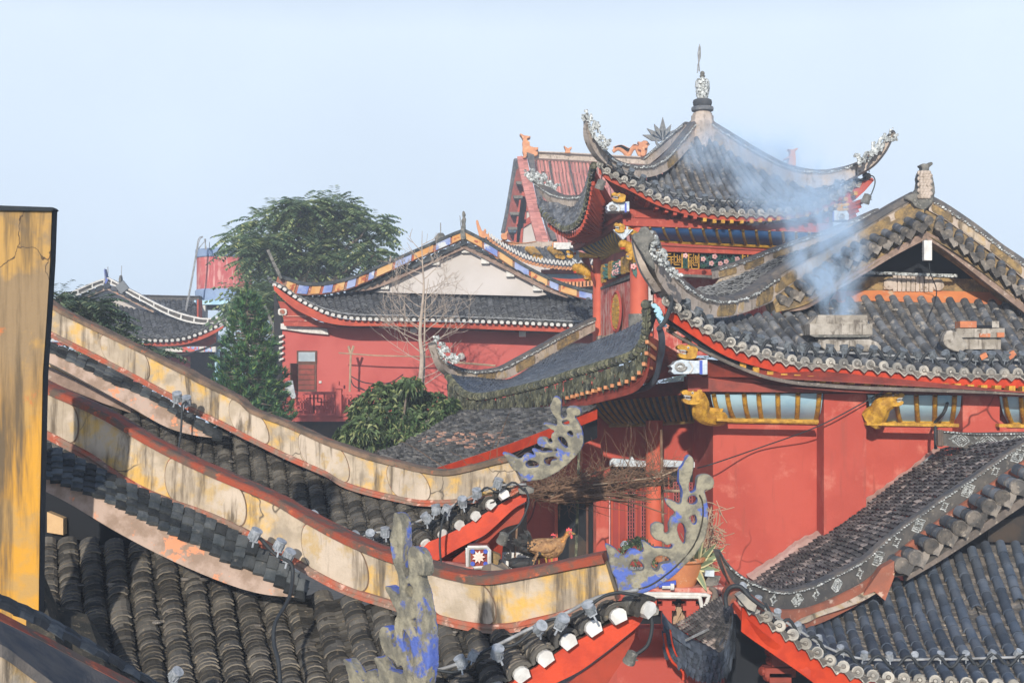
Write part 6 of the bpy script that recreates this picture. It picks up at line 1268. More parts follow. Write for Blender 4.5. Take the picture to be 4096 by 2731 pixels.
for rr_ in range(3):
    for i in range(150):
        p=q[i]+np.array([0,.02,-.06-.10*rr_])+np.random.RandomState(i+rr_*200).uniform(-.03,.03,3)*np.array([1,1,1.2]); sd=nrm(q[min(i+1,149)]-q[max(i-1,0)]); l=R.uniform(.09,.17)
        mb.prism([p-sd*.05,p+sd*.05,p+sd*.045+np.array([0,-.02,-l*.6]),p+np.array([0,-.03,-l*1.25]),p-sd*.045+np.array([0,-.02,-l*.6])],np.cross(sd,[0,0,1])*.02*(1 if np.cross(sd,[0,0,1])[1]>0 else -1))
mb.build('mossy_fringe','moss_tile',hB2)
strip(hB2,'side_eave_board',offc(q,(.03,.06,-.25)),offc(q,(.05,.1,-.62)),.05,'beam_brown')
mb=MB(); wl=[P('D',1640,960,27),P('D',1640,960,27)]
ins=crv('D',[(1290,925,31),(1400,905,29.5),(1560,860,27.4),(1640,860,26.9)],150); mb.grid(np.stack([offc(q,(.03,.08,-.5)),ins],1)); mb.build('side_soffit','beam_brown',hB2)
for i in range(100,148,3):
    v=nrm(ins[i]-q[i]); mb=MB(); mb.box(q[i]+v*.15+np.array([0,0,-.40]),v*.2,np.cross(v,[0,0,1])*.03,(0,0,.03)); mb.build('side_rafter','terracotta',hB2)
hip(hB2,'B',[(1160,1060,32.3),(1175,1110,32.4),(1205,1160,32.6),(1260,1197,32.9),(1340,1225,33.2),(1430,1235,33.6),(1520,1225,34),(1600,1203,34.4),(1700,1148,34.9),(1850,1068,35.6),(2000,985,36.3),(2165,905,37)],[(1162,1080,32.3),(1190,1170,32.4),(1225,1225,32.6),(1275,1258,32.9),(1340,1280,33.2),(1430,1287,33.6),(1520,1280,34),(1610,1275,34.4),(1720,1222,34.9),(1860,1145,35.6),(2000,1065,36.3),(2165,975,37)],th=.25,pan=((.16,.27,'pale_plaster'),(.28,.38,'carved_panel'),(.39,.45,'pale_plaster'),(.50,.62,'carved_panel'),(.64,.74,'pale_plaster'),(.76,.9,'carved_panel')))
curls(hB2,'B',[[(1165,1085),(1160,1040),(1172,1012),(1185,1030)],[(1185,1060),(1215,1060),(1210,1100)],[(1215,1110),(1232,1080),(1245,1110)],[(1250,1150),(1280,1130),(1290,1160),(1308,1140)],[(1175,1090),(1210,1130),(1260,1165),(1300,1170)]],32.4,.075)
# left-side walls and recess with doors
quadp(hB2,'recess_wall','D',[(1195,900,29),(1645,900,29),(1645,1520,29),(1195,1520,29)],.3,'wall_red')
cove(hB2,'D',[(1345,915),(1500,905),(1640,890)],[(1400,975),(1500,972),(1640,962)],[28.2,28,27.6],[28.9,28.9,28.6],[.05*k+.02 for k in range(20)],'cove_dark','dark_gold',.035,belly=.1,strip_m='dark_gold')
quadp(hB2,'eave_beam','D',[(1280,905,28),(1640,868,26.8),(1640,900,26.8),(1345,925,27.8)],.3,'beam_brown')
col(hB2,'F',1250,140,1290,28.6,.33*.55,m='column_red'); 
wallq(hB2,'pilaster','F',1218,150,1283,1290,28.75,.3,'column_red')
quadp(hB2,'wall_cap','F',[(940,425,28.6),(960,405,28.6),(1080,415,28.6),(1095,390,28.6),(1110,415,28.6),(1218,430,28.6),(1218,465,28.6),(940,460,28.6)],.25,'white_blue')
quadp(hB2,'wall_cap','F',[(1282,412,28.6),(1400,420,28.6),(1655,440,28.6),(1655,472,28.6),(1282,462,28.6)],.25,'white_blue')
# doorways
quadp(hB2,'doorway','F',[(575,680,28.93),(835,680,28.93),(835,1300,28.93),(575,1300,28.93)],.1,'black')
quadp(hB2,'door_leaf','F',[(655,960,28.85),(725,840,28.85),(725,935,28.85),(775,990,28.85),(775,1250,28.85),(655,1250,28.85)],.05,'shade_wall')
for x0,x1,m in ((555,577,'column_red'),(775,790,'door_wood'),(825,845,'beam_brown'),(845,935,'wall_red'),(932,942,'petal')): quadp(hB2,'door_jamb','F',[(x0,655,28.8),(x1,655,28.8),(x1,1300,28.8),(x0,1300,28.8)],.15,m)
quadp(hB2,'dark_transom','F',[(945,465,28.9),(1216,465,28.9),(1216,540,28.9),(945,540,28.9)],.06,'black'); quadp(hB2,'dark_transom','F',[(1284,470,28.9),(1655,480,28.9),(1655,620,28.9),(1284,600,28.9)],.06,'black')
def lattice(x0,y0,x1,y1):
    quadp(hB2,'lattice_back','F',[(x0,y0,28.87),(x1,y0,28.87),(x1,y1,28.87),(x0,y1,28.87)],.03,'black'); mb=MB()
    def br(a,b,c,e): p=P('F',a,b,28.8); q=P('F',c,e,28.8); mb.aab(p.x,28.8,q.z,q.x,28.86,p.z)
    t=3.2
    for f in (0,.33,.67,1): br(x0+(x1-x0)*f-t,y0,x0+(x1-x0)*f+t,y1)
    n=int((y1-y0)/22)
    for k in range(n+1):
        y=y0+(y1-y0)*k/n; a,b=((0,1),(0,.67),(.33,1))[k%3]; br(x0+(x1-x0)*a,y-2.4,x0+(x1-x0)*b,y+2.4)
    mb.build('lattice','petal_dim',hB2)
mat('door_red',(.30,.035,.028),(.24,.03,.025),sc=3,rough=.6)
quadp(hB2,'door_panels','F',[(945,510,28.9),(1216,510,28.9),(1216,1300,28.9),(945,1300,28.9)],.05,'door_red'); quadp(hB2,'door_panels','F',[(1300,560,28.9),(1655,580,28.9),(1655,1300,28.9),(1300,1300,28.9)],.05,'door_red')
for x0,y0,x1,y1 in ((1062,640,1115,985),(1160,640,1210,985),(1385,570,1440,820),(1480,575,1530,900),(1600,600,1650,1010)): lattice(x0,y0,x1,y1)
for x in (950,1000,1050,1120,1150,1300,1345,1455,1550): quadp(hB2,'door_stile','F',[(x,520,28.84),(x+10,520,28.84),(x+10,1290,28.84),(x,1290,28.84)],.05,'fascia_red')
# lower wall at bottom centre
quadp(hB2,'terrace_wall','D',[(1380,1440,20.6),(1720,1440,20.6),(1720,2000,20.6),(1380,2000,20.6)],.3,'wall_red')

debris(hB2,colsB2,70,.03,.08,'chimney_plaster')
debris(hB2,colsB2,50,.02,.05,'trough_tile',name='dirt_clumps')
# ================================================================= lower right hall (E)
hE=thing('temple_hall','lower right hall with dark ridge studded with white mosaic diamonds','temple hall',P('D',2000,1900,20))
prs=[(480,1060,18.0,520,1118,17.4),(540,1105,18.3,560,1150,17.45),(620,1160,18.7,640,1205,17.5),(700,1180,19,720,1262,17.5),(800,1190,19.3,830,1335,17.5),(900,1195,19.6,960,1430,17.55),(980,1190,19.8,1100,1497,17.6),(1060,1170,20,1205,1530,17.6),(1150,1120,20.2,1310,1545,17.6),(1260,1070,20.4,1450,1556,17.6),(1380,1000,20.5,1600,1566,17.6),(1480,960,20.6,1740,1575,17.6),(1600,900,20.6,1890,1582,17.6),(1740,850,20.6,2050,1588,17.6),(1880,800,20.6,2210,1592,17.6),(2060,800,20.6,2400,1596,17.6),(2200,800,20.6,2540,1598,17.6)]
U,E=matched('G',prs,26)
_,colsE=slope(hE,U,E,'barrel',r=.070,step=.25,sag=.05,arc=6,mats='barrel_clean')
eE=np.array([c[-1] for c in colsE])
Tp=[(385,838,17.5),(420,900,17.6),(480,962,17.8),(560,1012,18),(650,1050,18.3),(740,1066,18.6),(850,1050,18.9),(950,1012,19.2),(1050,962,19.5),(1150,912,19.8),(1220,865,20),(1300,790,20.1),(1420,695,20.2),(1500,640,20.3),(1650,532,20.4),(1800,432,20.5),(1900,362,20.5),(2000,292,20.6),(2100,228,20.6),(2250,120,20.7)]
Bp=[(388,860,17.5),(440,975,17.6),(500,1045,17.8),(580,1105,18),(650,1138,18.3),(740,1158,18.6),(850,1152,18.9),(950,1122,19.2),(1060,1072,19.5),(1170,1015,19.8),(1250,955,20),(1340,870,20.1),(1440,785,20.2),(1530,715,20.3),(1680,605,20.4),(1830,505,20.5),(1930,432,20.5),(2030,362,20.6),(2130,298,20.6),(2280,190,20.7)]
bE=Band(crv('G',Tp),crv('G',Bp),120); mb=MB(); bE.prof(mb,[(0,0,0),(1,0,0),(1,.0,-.10),(0,0,-.10)]); rE=mb.build('ridge','dark_ridge',hE)
mb=MB(); bE.prof(mb,[(.93,0,.0),(.93,0,.035),(1,.03,.035),(1,.03,-.12),(.93,0,-.12)]); mb.build('coping','grey_coping',rE)
mb=MB(); chips(mb,bE,.97,.045,.3,bE.L,.045,.015); mb.build('mosaic_trim','mosaic',rE)
def diamond(b,u,s,dbl=False):
    mb=MB()
    def loop(cu,rr,k=22):
        for i in range(k):
            t=i/k*4; a=int(t); f=t-a; c=[(1,0),(0,1),(-1,0),(0,-1)]; x=c[a][0]*(1-f)+c[(a+1)%4][0]*f; y=c[a][1]*(1-f)+c[(a+1)%4][1]*f
            mb.ball(b.S(u+cu*s+x*rr*s*1.15,.5+y*rr*s/np.interp(u,b.len,b.H),.012),.0125,.009,.0125,k=4)
    if dbl: loop(-.25,1.,26); loop(.25,1.,26); loop(0,.4,10)
    else: loop(0,.62,14); 
    if not dbl:
        for sx,sy in ((1,0),(-1,0),(0,1),(0,-1)): mb.ball(b.S(u+sx*s*.85,.5+sy*s*.8/np.interp(u,b.len,b.H),.012),.012,.008,.012,k=4)
    return mb.build('mosaic_diamond','mosaic',rE)
us=np.interp([520,690,815,940,1045,1170,1270,1370,1500,1630,1770,1920,2030],[p[0] for p in Bp],np.linspace(0,1,len(Bp)))
S_=resample(crv('G',Bp),400); cum=np.linspace(0,1,400)
for k,xx in enumerate((545,690,815,930,1040,1165,1275,1372,1490,1632,1775,1925,2035)):
    # find u on the band by picture x
    mx_=[(abs((CX+bE.mid[i][0]/bE.mid[i][1]*F)-zc('G',xx,0)[0]),bE.len[i]) for i in range(bE.n)]; u=min(mx_)[1]
    diamond(bE,u,.088,dbl=(k%2==0 and k>0))
# red plaster moulding below the ridge
T=np.array([bE.S(u,0,.02) for u in np.linspace(0,bE.L,100)]); q=T+np.stack([0*T[:,0],-.04+0*T[:,0],-np.interp(np.linspace(0,1,100),[0,.08,.2,1],[.02,.12,.26,.26])],1)
mb=MB(); mb.sweep(np.stack([T,T+np.array([0,-.05,-.01]),q,q+np.array([0,.35,0]),T+np.array([0,.2,0])],1)); mb.build('red_moulding','red_plaster',hE)
mb=MB(); c=crv('G',[(850,1215,18.7),(900,1190,18.9),(960,1165,19.1),(1060,1130,19.4),(1170,1075,19.7),(1260,1000,20),(1320,930,20.1)],40); d_=crv('G',[(800,1245,18.6),(880,1230,18.8),(940,1200,19),(1075,1155,19.3),(1190,1110,19.6),(1300,1040,19.8),(1365,960,20)],40); mb.sweep(np.stack([c,d_,offc(d_,(0,.2,0)),offc(c,(0,.2,0))],1)); mb.build('white_flashing','pale_plaster',hE)
mb=MB(); mb.prism([P('G',x,y,19.7) for x,y in ((1180,1090),(1290,930),(1360,890),(1360,980),(1310,1110),(1250,1060))],(0,.2,0)); mb.build('plaster_patch','red_plaster',hE)
# verge barrels
rake_barrels(hE,'G',[(1400,915),(1478,872),(1565,808),(1640,755),(1722,708),(1800,655),(1885,590),(1960,540),(2045,480),(2120,425)],78,38,20.0,.105)
A_=crv('G',[(1250,990,20.3),(1440,830,20.4),(1680,660,20.5),(1930,490,20.6),(2280,250,20.7)],30); B_=crv('G',[(1430,970,19.9),(1580,880,19.9),(1780,745,20),(2080,540,20),(2300,390,20)],30); mb=MB(); mb.sweep(np.stack([A_,B_,offc(B_,(0,.7,0)),offc(A_,(0,.7,-.1))],1)); mb.build('verge_base','dark_ridge',hE)
strip(hE,'bargeboard',crv('G',[(1440,965,19.95),(1600,860,19.95),(1800,722,20),(2085,530,20),(2300,380,20)],30),crv('G',[(1428,1002,19.95),(1610,895,19.95),(1810,765,20),(2085,578,20),(2300,430,20)],30),.08,'wood_grey')
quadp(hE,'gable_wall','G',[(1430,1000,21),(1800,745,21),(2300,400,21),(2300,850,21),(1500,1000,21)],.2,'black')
quadp(hE,'gable_window','G',[(1880,720,20.9),(1950,665,20.9),(2080,640,20.9),(2080,790,20.9),(1880,785,20.9)],.06,'shade_wall')
# left main slope behind the ridge
prs=[(545,975,27,420,1110,22),(640,925,27,520,1070,21),(750,850,27,640,1052,19.2),(910,745,27,850,1052,19.8),(1050,650,27,1010,985,20.2),(1200,552,27,1180,895,20.6),(1350,445,27,1330,770,20.8),(1480,345,26.9,1500,640,21),(1590,268,26.8,1650,532,21.1),(1750,262,25.5,1800,432,21.2),(1900,265,24.5,1900,362,21.3),(2080,272,23,2030,272,21.4)]
# columns run along the fall line: from the top ridge (right) down to the left eave
quA=crv('G',[(1600,275,26.15),(1700,280,25.45),(1820,285,24.6),(1960,292,23),(2080,300,21.5)],15); quB=crv('G',[(440,1078,25.45),(470,1085,25),(500,1090,23.5),(540,1100,21.5),(590,1110,19.4)],15)
mb=MB(); 
def surf(s,t): # s across 0..1, t down 0..1
    a=crv('G',[(1660,272,25.5),(1420,440,25.5),(1220,592,25.5),(1050,712,25.5),(960,770,25.5),(860,835,25.5),(720,925,25.5),(600,1010,25.5),(490,1085,25.4)],60); b=crv('G',[(2150,215,21.2),(1900,380,21.1),(1650,560,21),(1420,720,20.9),(1200,900,20.6),(1000,1030,20),(820,1100,19.4)],60)
    return a,b
a_,b_=surf(0,0); rows=15
cols_=[a_*(1-k/(rows-1))+b_*(k/(rows-1)) for k in range(rows)]
mbt=MB()
for i,c_ in enumerate(cols_):
    n_=46; p=resample(c_,n_+1); sd=nrm((cols_[min(i+1,rows-1)]-cols_[max(i-1,0)])[30]); w_=np.linalg.norm((cols_[1]-cols_[0])[30])*.5
    T_,N__,S__=frames(p,sd)
    for j in range(n_):
        l=np.linalg.norm(p[j+1]-p[j]); t=T_[j]; jn=R.uniform(-.01,.015); G_=[]
        for tt,h in ((0,.0),(1.05,.035),(1.05,.0)):
            G_.append([p[j]+t*l*tt+sd*w_*x+N__[j]*(.05*math.cos(x*1.4)+h+jn) for x in (-1,-.55,0,.55,1)])
        mbt.grid(np.array(G_))
mbt.build('main_slope_tiles',['slate_mix'],hE)
# pale plaster joint against the wall
T=crv('G',[(540,962,25.92),(700,862,25.92),(830,772,25.92),(905,735,25.92),(1000,690,25.92),(1200,548,25.92),(1400,408,25.92),(1592,258,25.92)],60); Bq=crv('G',[(600,1010,25.45),(720,925,25.45),(860,835,25.45),(960,770,25.45),(1050,712,25.45),(1220,592,25.45),(1420,440,25.45),(1640,285,25.45)],60)
mb=MB(); g=[]; 
for i in range(60):
    j=R.uniform(-.02,.02); g.append([T[i]+np.array([0,0,j]),T[i]+np.array([0,-.2,-.03+j]),Bq[i],Bq[i]+np.array([0,0,-.1])])
mb.grid(np.array(g)); mb.build('plaster_joint','pink_plaster',hE)
mb=MB(); mb.tube(crv('G',[(640,1005,25.4),(720,940,25.4),(880,820,25.5),(1000,745,25.5),(1200,600,25.5),(1400,450,25.6),(1580,300,25.45)],50),.035,6); mb.build('pipe','rail_metal',hE,smooth=True)
# main ridge, horizontal, with diamonds
b=Band(crv('G',[(1628,168,24),(1800,182,24),(2000,180,24),(2350,176,24)]),crv('G',[(1630,252,24),(1800,268,24),(2000,270,24),(2350,272,24)]),30); mb=MB(); b.prof(mb,[(0,0,.04),(.1,0,.04),(.1,0,0),(.88,0,0),(.88,0,.05),(1,0,.05),(1,0,-.35),(0,0,-.35)]); rr_=mb.build('main_ridge','dark_ridge',hE)
mb=MB(); chips(mb,b,.94,.06,.02,b.L,.05,.015); mb.build('mosaic_trim','mosaic',rr_)
_re=rE; rE=rr_
for xx,db in ((1665,0),(1735,1),(1808,0),(1888,1),(1970,0),(2045,1),(2120,0)):
    u=min((abs((CX+b.mid[i][0]/b.mid[i][1]*F)-zc('G',xx,0)[0]),b.len[i]) for i in range(b.n))[1]; diamond(b,max(u,.2) ,.11,dbl=bool(db))
quadp(hE,'ridge_end','G',[(1622,165,24.3),(1632,165,23.95),(1632,255,23.95),(1622,258,24.3)],.3,'pale_plaster')
# eave: board and gutter
c=resample(eE,70)
strip(hE,'eave_board',offc(c,(0,.06,-.03)),offc(c,(0,.1,-.38)),.05,'orange_red')
strip(hE,'corner_board',crv('G',[(470,1120,17.5),(540,1200,17.5),(640,1290,17.5),(770,1390,17.6),(900,1500,17.6)],30),crv('G',[(468,1150,17.6),(540,1260,17.6),(650,1360,17.6),(760,1430,17.6),(890,1540,17.6)],30),.1,'orange_red')
strip(hE,'corner_edge',crv('G',[(425,1070,17.4),(450,1040,17.4),(490,1030,17.4),(540,1060,17.4),(640,1130,17.4)],20),crv('G',[(430,1150,17.4),(465,1120,17.4),(500,1100,17.4),(540,1130,17.4),(640,1170,17.4)],20),.3,'red_coping')
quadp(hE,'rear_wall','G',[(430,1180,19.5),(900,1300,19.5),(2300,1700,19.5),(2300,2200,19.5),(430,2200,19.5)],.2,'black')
for k,(x,y,w_) in enumerate(((700,1390,60),(740,1440,130),(720,1500,170),(720,1530,120))):
    mb=MB(); p=P('G',x,y,18.6); w2=w_*.414/F*18.6/2; mb.box(p,(w2,0,0),(0,.12,0),(0,0,.06)); mb.ball(p+V((-w2,0,0)),.07,.12,.07,k=6); mb.build('carved_bracket','beam_brown',hE)
cu=np.array([c_[-4] for c_ in colsE])+np.array([0,-.05,.12])
rail(cu,'bright metal rail with looping cable across the lower right tiles',r=.018,up=.02,cable_r=.022,amp=.08,per=.4)
light_row(cu,16,'grey spotlight in the row across the lower right hall tiles','spotlights along the lower right eave',s=.85,up=.07)
mb=MB(); mb.tube(crv('G',[(430,1150,17.3),(425,1080,17.3),(455,1035,17.25),(510,1035,17.25),(560,1090,17.2),(640,1150,17.2)],30),.028,6); tag(mb.build('cable','cable',smooth=True),'thick black cable bent over the tip of the lower right roof','cable')
plate('corner_tile',[(480,1080),(510,1062),(590,1130),(580,1165),(540,1150)],[],pixmap('G',17.3),.2,'tile_end',hE,smooth=0)
# left eave corner seen below: shingled flank with drooping dark edge
prs=[(400,1110,24,200,1245,24.5),(420,1140,22.5,150,1300,22.5)]
a_=crv('G',[(430,1092,19.6),(330,1150,19.7),(240,1210,19.8),(150,1262,19.9)],24); b_=crv('G',[(470,1180,18.3),(455,1270,18.3),(430,1350,18.4),(390,1395,18.5)],24)
mbt=MB(); rows=10; cols_=[a_*(1-k/(rows-1))+b_*(k/(rows-1)) for k in range(rows)]
for i,c_ in enumerate(cols_):
    n_=20; p=resample(c_,n_+1); sd=nrm((cols_[min(i+1,rows-1)]-cols_[max(i-1,0)])[10]); w_=np.linalg.norm((cols_[1]-cols_[0])[10])*.52; T_,N__,S__=frames(p,sd)
    for j in range(n_):
        l=np.linalg.norm(p[j+1]-p[j]); G_=[[p[j]+T_[j]*l*tt+sd*w_*x+N__[j]*(.04*math.cos(x*1.4)+h) for x in (-1,-.5,0,.5,1)] for tt,h in ((0,0),(1.05,.03),(1.05,0))]; mbt.grid(np.array(G_))
mbt.build('flank_tiles','slate_mix',hE)
edge=crv('G',[(85,1240,19.9),(120,1285,19.8),(180,1330,19.6),(250,1380,19.3),(310,1402,19),(370,1395,18.7),(425,1345,18.4),(455,1260,18.3),(460,1150,18.25)],120)
mb=MB()
for i in range(120):
    sd=nrm(edge[min(i+1,119)]-edge[max(i-1,0)])
    p=edge[i]; mb.box(p+np.array([0,0,.05]),sd*.05,(0,.1,0),(0,R.uniform(-.03,.03),.06+R.uniform(0,.02)))
    for r_ in range(5):
        q=edge[i]+np.array([R.uniform(-.04,.04),-.012*r_,-.04-.065*r_+R.uniform(-.02,.02)]); l=R.uniform(.06,.1); mb.prism([q-sd*.055,q+sd*.055,q+sd*.04+np.array([0,0,-l*.6]),q+np.array([0,0,-l*1.2]),q-sd*.04+np.array([0,0,-l*.6])],(0,-.03,0))
mb.build('drooping_edge_tiles','barrel_clean',hE)
mb=MB(); mb.tube([P('G',205,1330,19.2),P('G',330,1270,18.9)],.018,5); mb.build('metal_strip','rail_metal',hE)
mb=MB(); c=crv('G',[(85,1290,19.6),(100,1380,19.6),(130,1450,19.6),(185,1500,19.6),(190,1550,19.6)],20); mb.tube(c,.02,5); mb.tube(offc(c,(.08,0,.05)),.012,5); tag(mb.build('red_ribbon','orange_red',smooth=True),'red ribbon hanging off the drooping dark eave at the bottom','ribbon')
# ================================================================= shingled lean-to left of the big hall
hT=thing('lean_to','low lean-to with thin grey shingles and orange-red edge board','building',P('D',1100,1500,24))
a_=crv('D',[(1052,942,29),(1150,938,28),(1250,934,27),(1370,930,25.6)],30); b_=crv('D',[(855,1046,25),(895,1058,24),(940,1070,23),(985,1082,22)],30)
mbt=MB(); rows=44; ns=34
Aq=resample(a_,rows); Bq=resample(b_,rows)
# courses run across; tiles slope from upper right to lower left
for i in range(rows):
    p=np.stack([Aq[i]+(Bq[i]-Aq[i])*t-np.array([0,0,.10*math.sin(math.pi*t)]) for t in np.linspace(0,1,ns+1)])
    sd=nrm(Aq[min(i+1,rows-1)]-Aq[max(i-1,0)]); T_,N__,S__=frames(p,sd); w_=np.linalg.norm(Aq[1]-Aq[0])*.55
    for j in range(ns):
        if R.random()<.02: continue
        l=np.linalg.norm(p[j+1]-p[j])*R.uniform(1.1,1.5); h=R.uniform(.01,.05); o=p[j]+sd*R.uniform(-.03,.03); t=T_[j]+sd*R.uniform(-.08,.08); ww=w_*R.uniform(.85,1.05)*(1-.5*0)
        v=[o-sd*ww,o+sd*ww,o+sd*ww+t*l+N__[j]*h,o-sd*ww+t*l+N__[j]*(h+R.uniform(-.01,.02)),o-sd*ww+t*l-N__[j]*.02,o+sd*ww+t*l-N__[j]*.02]
        mbt.add(v,[(0,1,2,3),(3,2,5,4),(1,5,2),(0,3,4)],1 if (12<j<22 and 4<i<36 and R.random()<.28 and abs(j-17-(i-20)*.1)<5) else 0)
mb2=mbt.build('roof_shingles',['shingle','shingle_pink'],hT)
mb=MB(); mb.grid(np.array([[Aq[i]+(Bq[i]-Aq[i])*t-np.array([0,0,.10*math.sin(math.pi*t)+.03]) for t in np.linspace(0,1,12)] for i in range(0,rows,3)])); mb.build('roof_deck','mud_deck',hT)
strip(hT,'eave_board',crv('D',[(985,1080,21.9),(1100,1043,22.8),(1200,1008,23.7),(1372,940,25.2)],20),crv('D',[(985,1103,21.9),(1100,1066,22.8),(1200,1031,23.7),(1372,962,25.2)],20),.1,'orange_red')
strip(hT,'shade_board',crv('D',[(985,1103,22.2),(1100,1066,23),(1200,1031,23.9),(1372,962,25.4)],20),crv('D',[(985,1130,22.4),(1100,1110,23.2),(1200,1078,24.1),(1372,1005,25.6)],20),.1,'black')
quadp(hT,'eave_end','D',[(855,1046,24.9),(985,1082,21.9),(985,1096,21.9),(855,1056,24.9)],.1,'shingle')
quadp(hT,'under_wall','D',[(850,1055,25.3),(990,1095,22.5),(1210,1060,26),(1210,1300,26),(850,1300,26)],.1,'shade_wall')
quadp(hT,'inner_wall','D',[(1180,1020,28.5),(1380,960,28.5),(1380,1100,28.5),(1180,1100,28.5)],.1,'wall_red')

debris(hE,colsE,40,.015,.04,'trough_tile')
# ================================================================= courtyard things
def hen(lab,x,y,d,s,body,tail,head,comb=True,flip=1,pose=0):
    """s metres body length; x,y picture D position of feet"""
    t=thing('hen',lab,'hen',P('D',x,y,d)); o=P('D',x,y,d)
    def W(a,b,c=0): return o+V((flip*a*s,c*s,b*s))
    st=[(-.42,.50,.10),(-.30,.50,.16),(-.12,.47,.21),(.08,.45,.23),(.25,.47,.21),(.35,.53,.17),(.41,.62,.115),(.44,.70,.08),(.47,.765,.075),(.52,.79,.06),(.57,.78,.03)]
    G=[]
    for a,b,r in st:
        G.append([W(a,b+r*1.0*math.sin(q),r*.72*math.cos(q)) for q in np.arange(12)*2*math.pi/12])
    mb=MB(); mb.sweep(np.array(G)); bo=mb.build('body',body,t,smooth=True)
    fm=MB()
    for k in range(420):
        i=R.uniform(.3,8.4); a0=int(i); f=i-a0; a,b,r=[st[a0][j]*(1-f)+st[a0+1][j]*f for j in range(3)]; q=R.uniform(0,6.28)
        p=W(a,b+r*math.sin(q),r*.74*math.cos(q)); l=.05*s; n=(p-W(a,b)).normalized(); dv=V((-flip,0,-.35)).normalized(); sd=n.cross(dv).normalized()
        fm.add([p+n*.002,p+dv*l*.5+sd*l*.4+n*.004,p+dv*l+n*.008,p+dv*l*.5-sd*l*.4+n*.004],[(0,1,2,3)],2 if a>.33 else (1 if a<-.18 else 0))
    fm.build('feathers',[body,tail,head],bo)
    mb=MB()
    for k in range(26):
        an=math.radians(R.uniform(95,170)); l=R.uniform(.18,.34); b0=W(-.34,.55+R.uniform(-.05,.05),R.uniform(-.06,.06)); e=b0+V((flip*math.cos(an)*l*s,R.uniform(-.05,.05)*s,math.sin(an)*l*s)); m=(b0+e)/2+V((0,0,.04*s)); sd=V((-(e-b0).z,0,(e-b0).x)).normalized()*.035*s
        mb.prism([b0,m-sd,e,m+sd],(0,.004,0))
    mb.build('tail',tail,t)
    mb=MB()   # wing
    G=[]
    for a,b,r in ((.22,.52,.03),(.1,.5,.12),(-.08,.48,.13),(-.25,.46,.07),(-.36,.45,.015)): G.append([W(a,b+r*math.sin(q),-.17+.035*math.cos(q)*(-1)) for q in np.arange(10)*2*math.pi/10])
    mb.sweep(np.array(G)); mb.build('wing',body,t,smooth=True)
    mb=MB(); 
    for dx in (-.02,.10): 
        mb.tube([W(dx,.3,-.05),W(dx+.02,.16,-.05),W(dx,.02,-.05)],[.035*s,.018*s,.014*s],6)
        for q in (-.5,0,.5): mb.tube([W(dx,.02,-.05),W(dx+.09,.0,-.05+q*.1)],.01*s,5)
        mb.tube([W(dx,.02,-.05),W(dx-.05,.0,-.05)],.008*s,5)
    mb.build('leg','dark_gold',t)
    mb=MB(); mb.prism([W(.57,.81),W(.65,.765),W(.57,.755)],(0,.012,0)); mb.build('beak','dark_gold',t)
    if comb:
        mb=MB(); mb.prism([W(.43,.83,-.01),W(.44,.89,-.01),W(.47,.87,-.01),W(.49,.92,-.01),W(.52,.87,-.01),W(.55,.89,-.01),W(.56,.83,-.01)],(0,.02*s,0)); mb.ball(W(.55,.71,-.03),.025*s,.015*s,.05*s,k=6); mb.ball(W(.52,.79,-.06),.03*s,.012*s,.025*s,k=6); mb.build('comb_and_wattle','hen_comb',t)
    mb=MB(); mb.ball(W(.52,.80,-.075),.011*s,k=5); mb.build('eye','black',t)
    return t
mat('hen_brown',(.36,.20,.09),(.22,.12,.06),(.42,.30,.18),sc=20,s3=30,rough=.9,bump=.5,island=.4)
mat('hen_gold',(.50,.24,.07),(.42,.18,.05),sc=20,rough=.9,bump=.4,island=.3)
mat('hen_black',(.018,.02,.022),(.03,.025,.022),sc=20,rough=.6,bump=.3,island=.4)
mat('hen_comb',(.65,.08,.09),rough=.6,bump=0)
hen('brown and gold hen with red comb standing above the red coping, facing right',1255,1306,15.6,.50,'hen_brown','hen_black','hen_gold')
hen('dark hen half hidden behind the brown hen with only neck and tail showing',1228,1302,15.9,.42,'hen_black','hen_black','hen_black')
hen('small black-brown hen crouching low at the left, below the other two',1200,1331,15.4,.36,'hen_black','hen_black','hen_brown',comb=False)
# terrace ledge and boards the hens stand on
mat('concrete',(.27,.22,.17),(.20,.165,.13),(.34,.29,.23),sc=3,s3=6,rough=.95,bump=.3)
lg=quadp(None,'terrace_ledge','D',[(980,1318,15.2),(1500,1318,15.2),(1500,1312,16.8),(980,1312,16.8)],.12,'concrete',(0,0,-1)); tag(lg,'concrete terrace ledge behind the nearest ridge where the hens stand','ledge')
pl=quadp(None,'plank','D',[(1218,1303,15.5),(1285,1303,15.5),(1290,1301,15.9),(1225,1301,15.9)],.02,'bamboo',(0,0,-1)); tag(pl,'thin plank under the brown hen on the terrace','plank')
tr=thing('trough','grey brown concrete trough beside the hens, behind the nearest red coping','trough',P('J',1130,750,15.8))
quadp(tr,'front_panel','J',[(1125,668,15.6),(1258,728,15.5),(1250,790,15.5),(1122,760,15.6)],.12,'concrete'); quadp(tr,'side_panel','J',[(1020,700,16.3),(1125,668,15.6),(1122,760,15.6),(1015,770,16.3)],.1,'concrete'); quadp(tr,'back_panel','J',[(1100,640,16.4),(1160,610,16.5),(1180,650,16.3),(1255,715,16),(1125,668,16)],.1,'concrete')
ws=quadp(None,'white_slab','J',[(1155,602,17.2),(1352,602,17.2),(1345,720,17.2),(1180,690,17.2),(1160,640,17.2)],.05,'white_paint'); tag(ws,'white streaked slab leaning behind the trough and the hens','slab')
ca=plate('carved_stone',[(1115,635),(1120,605),(1140,598),(1150,602),(1175,612),(1180,628),(1168,640),(1165,665),(1125,665)],[],pixmap('J',16.2),.2,'carved_panel',None,smooth=2,bevel=.03); tag(ca,'small carved tan stone block beside the painted beam end','stone carving')
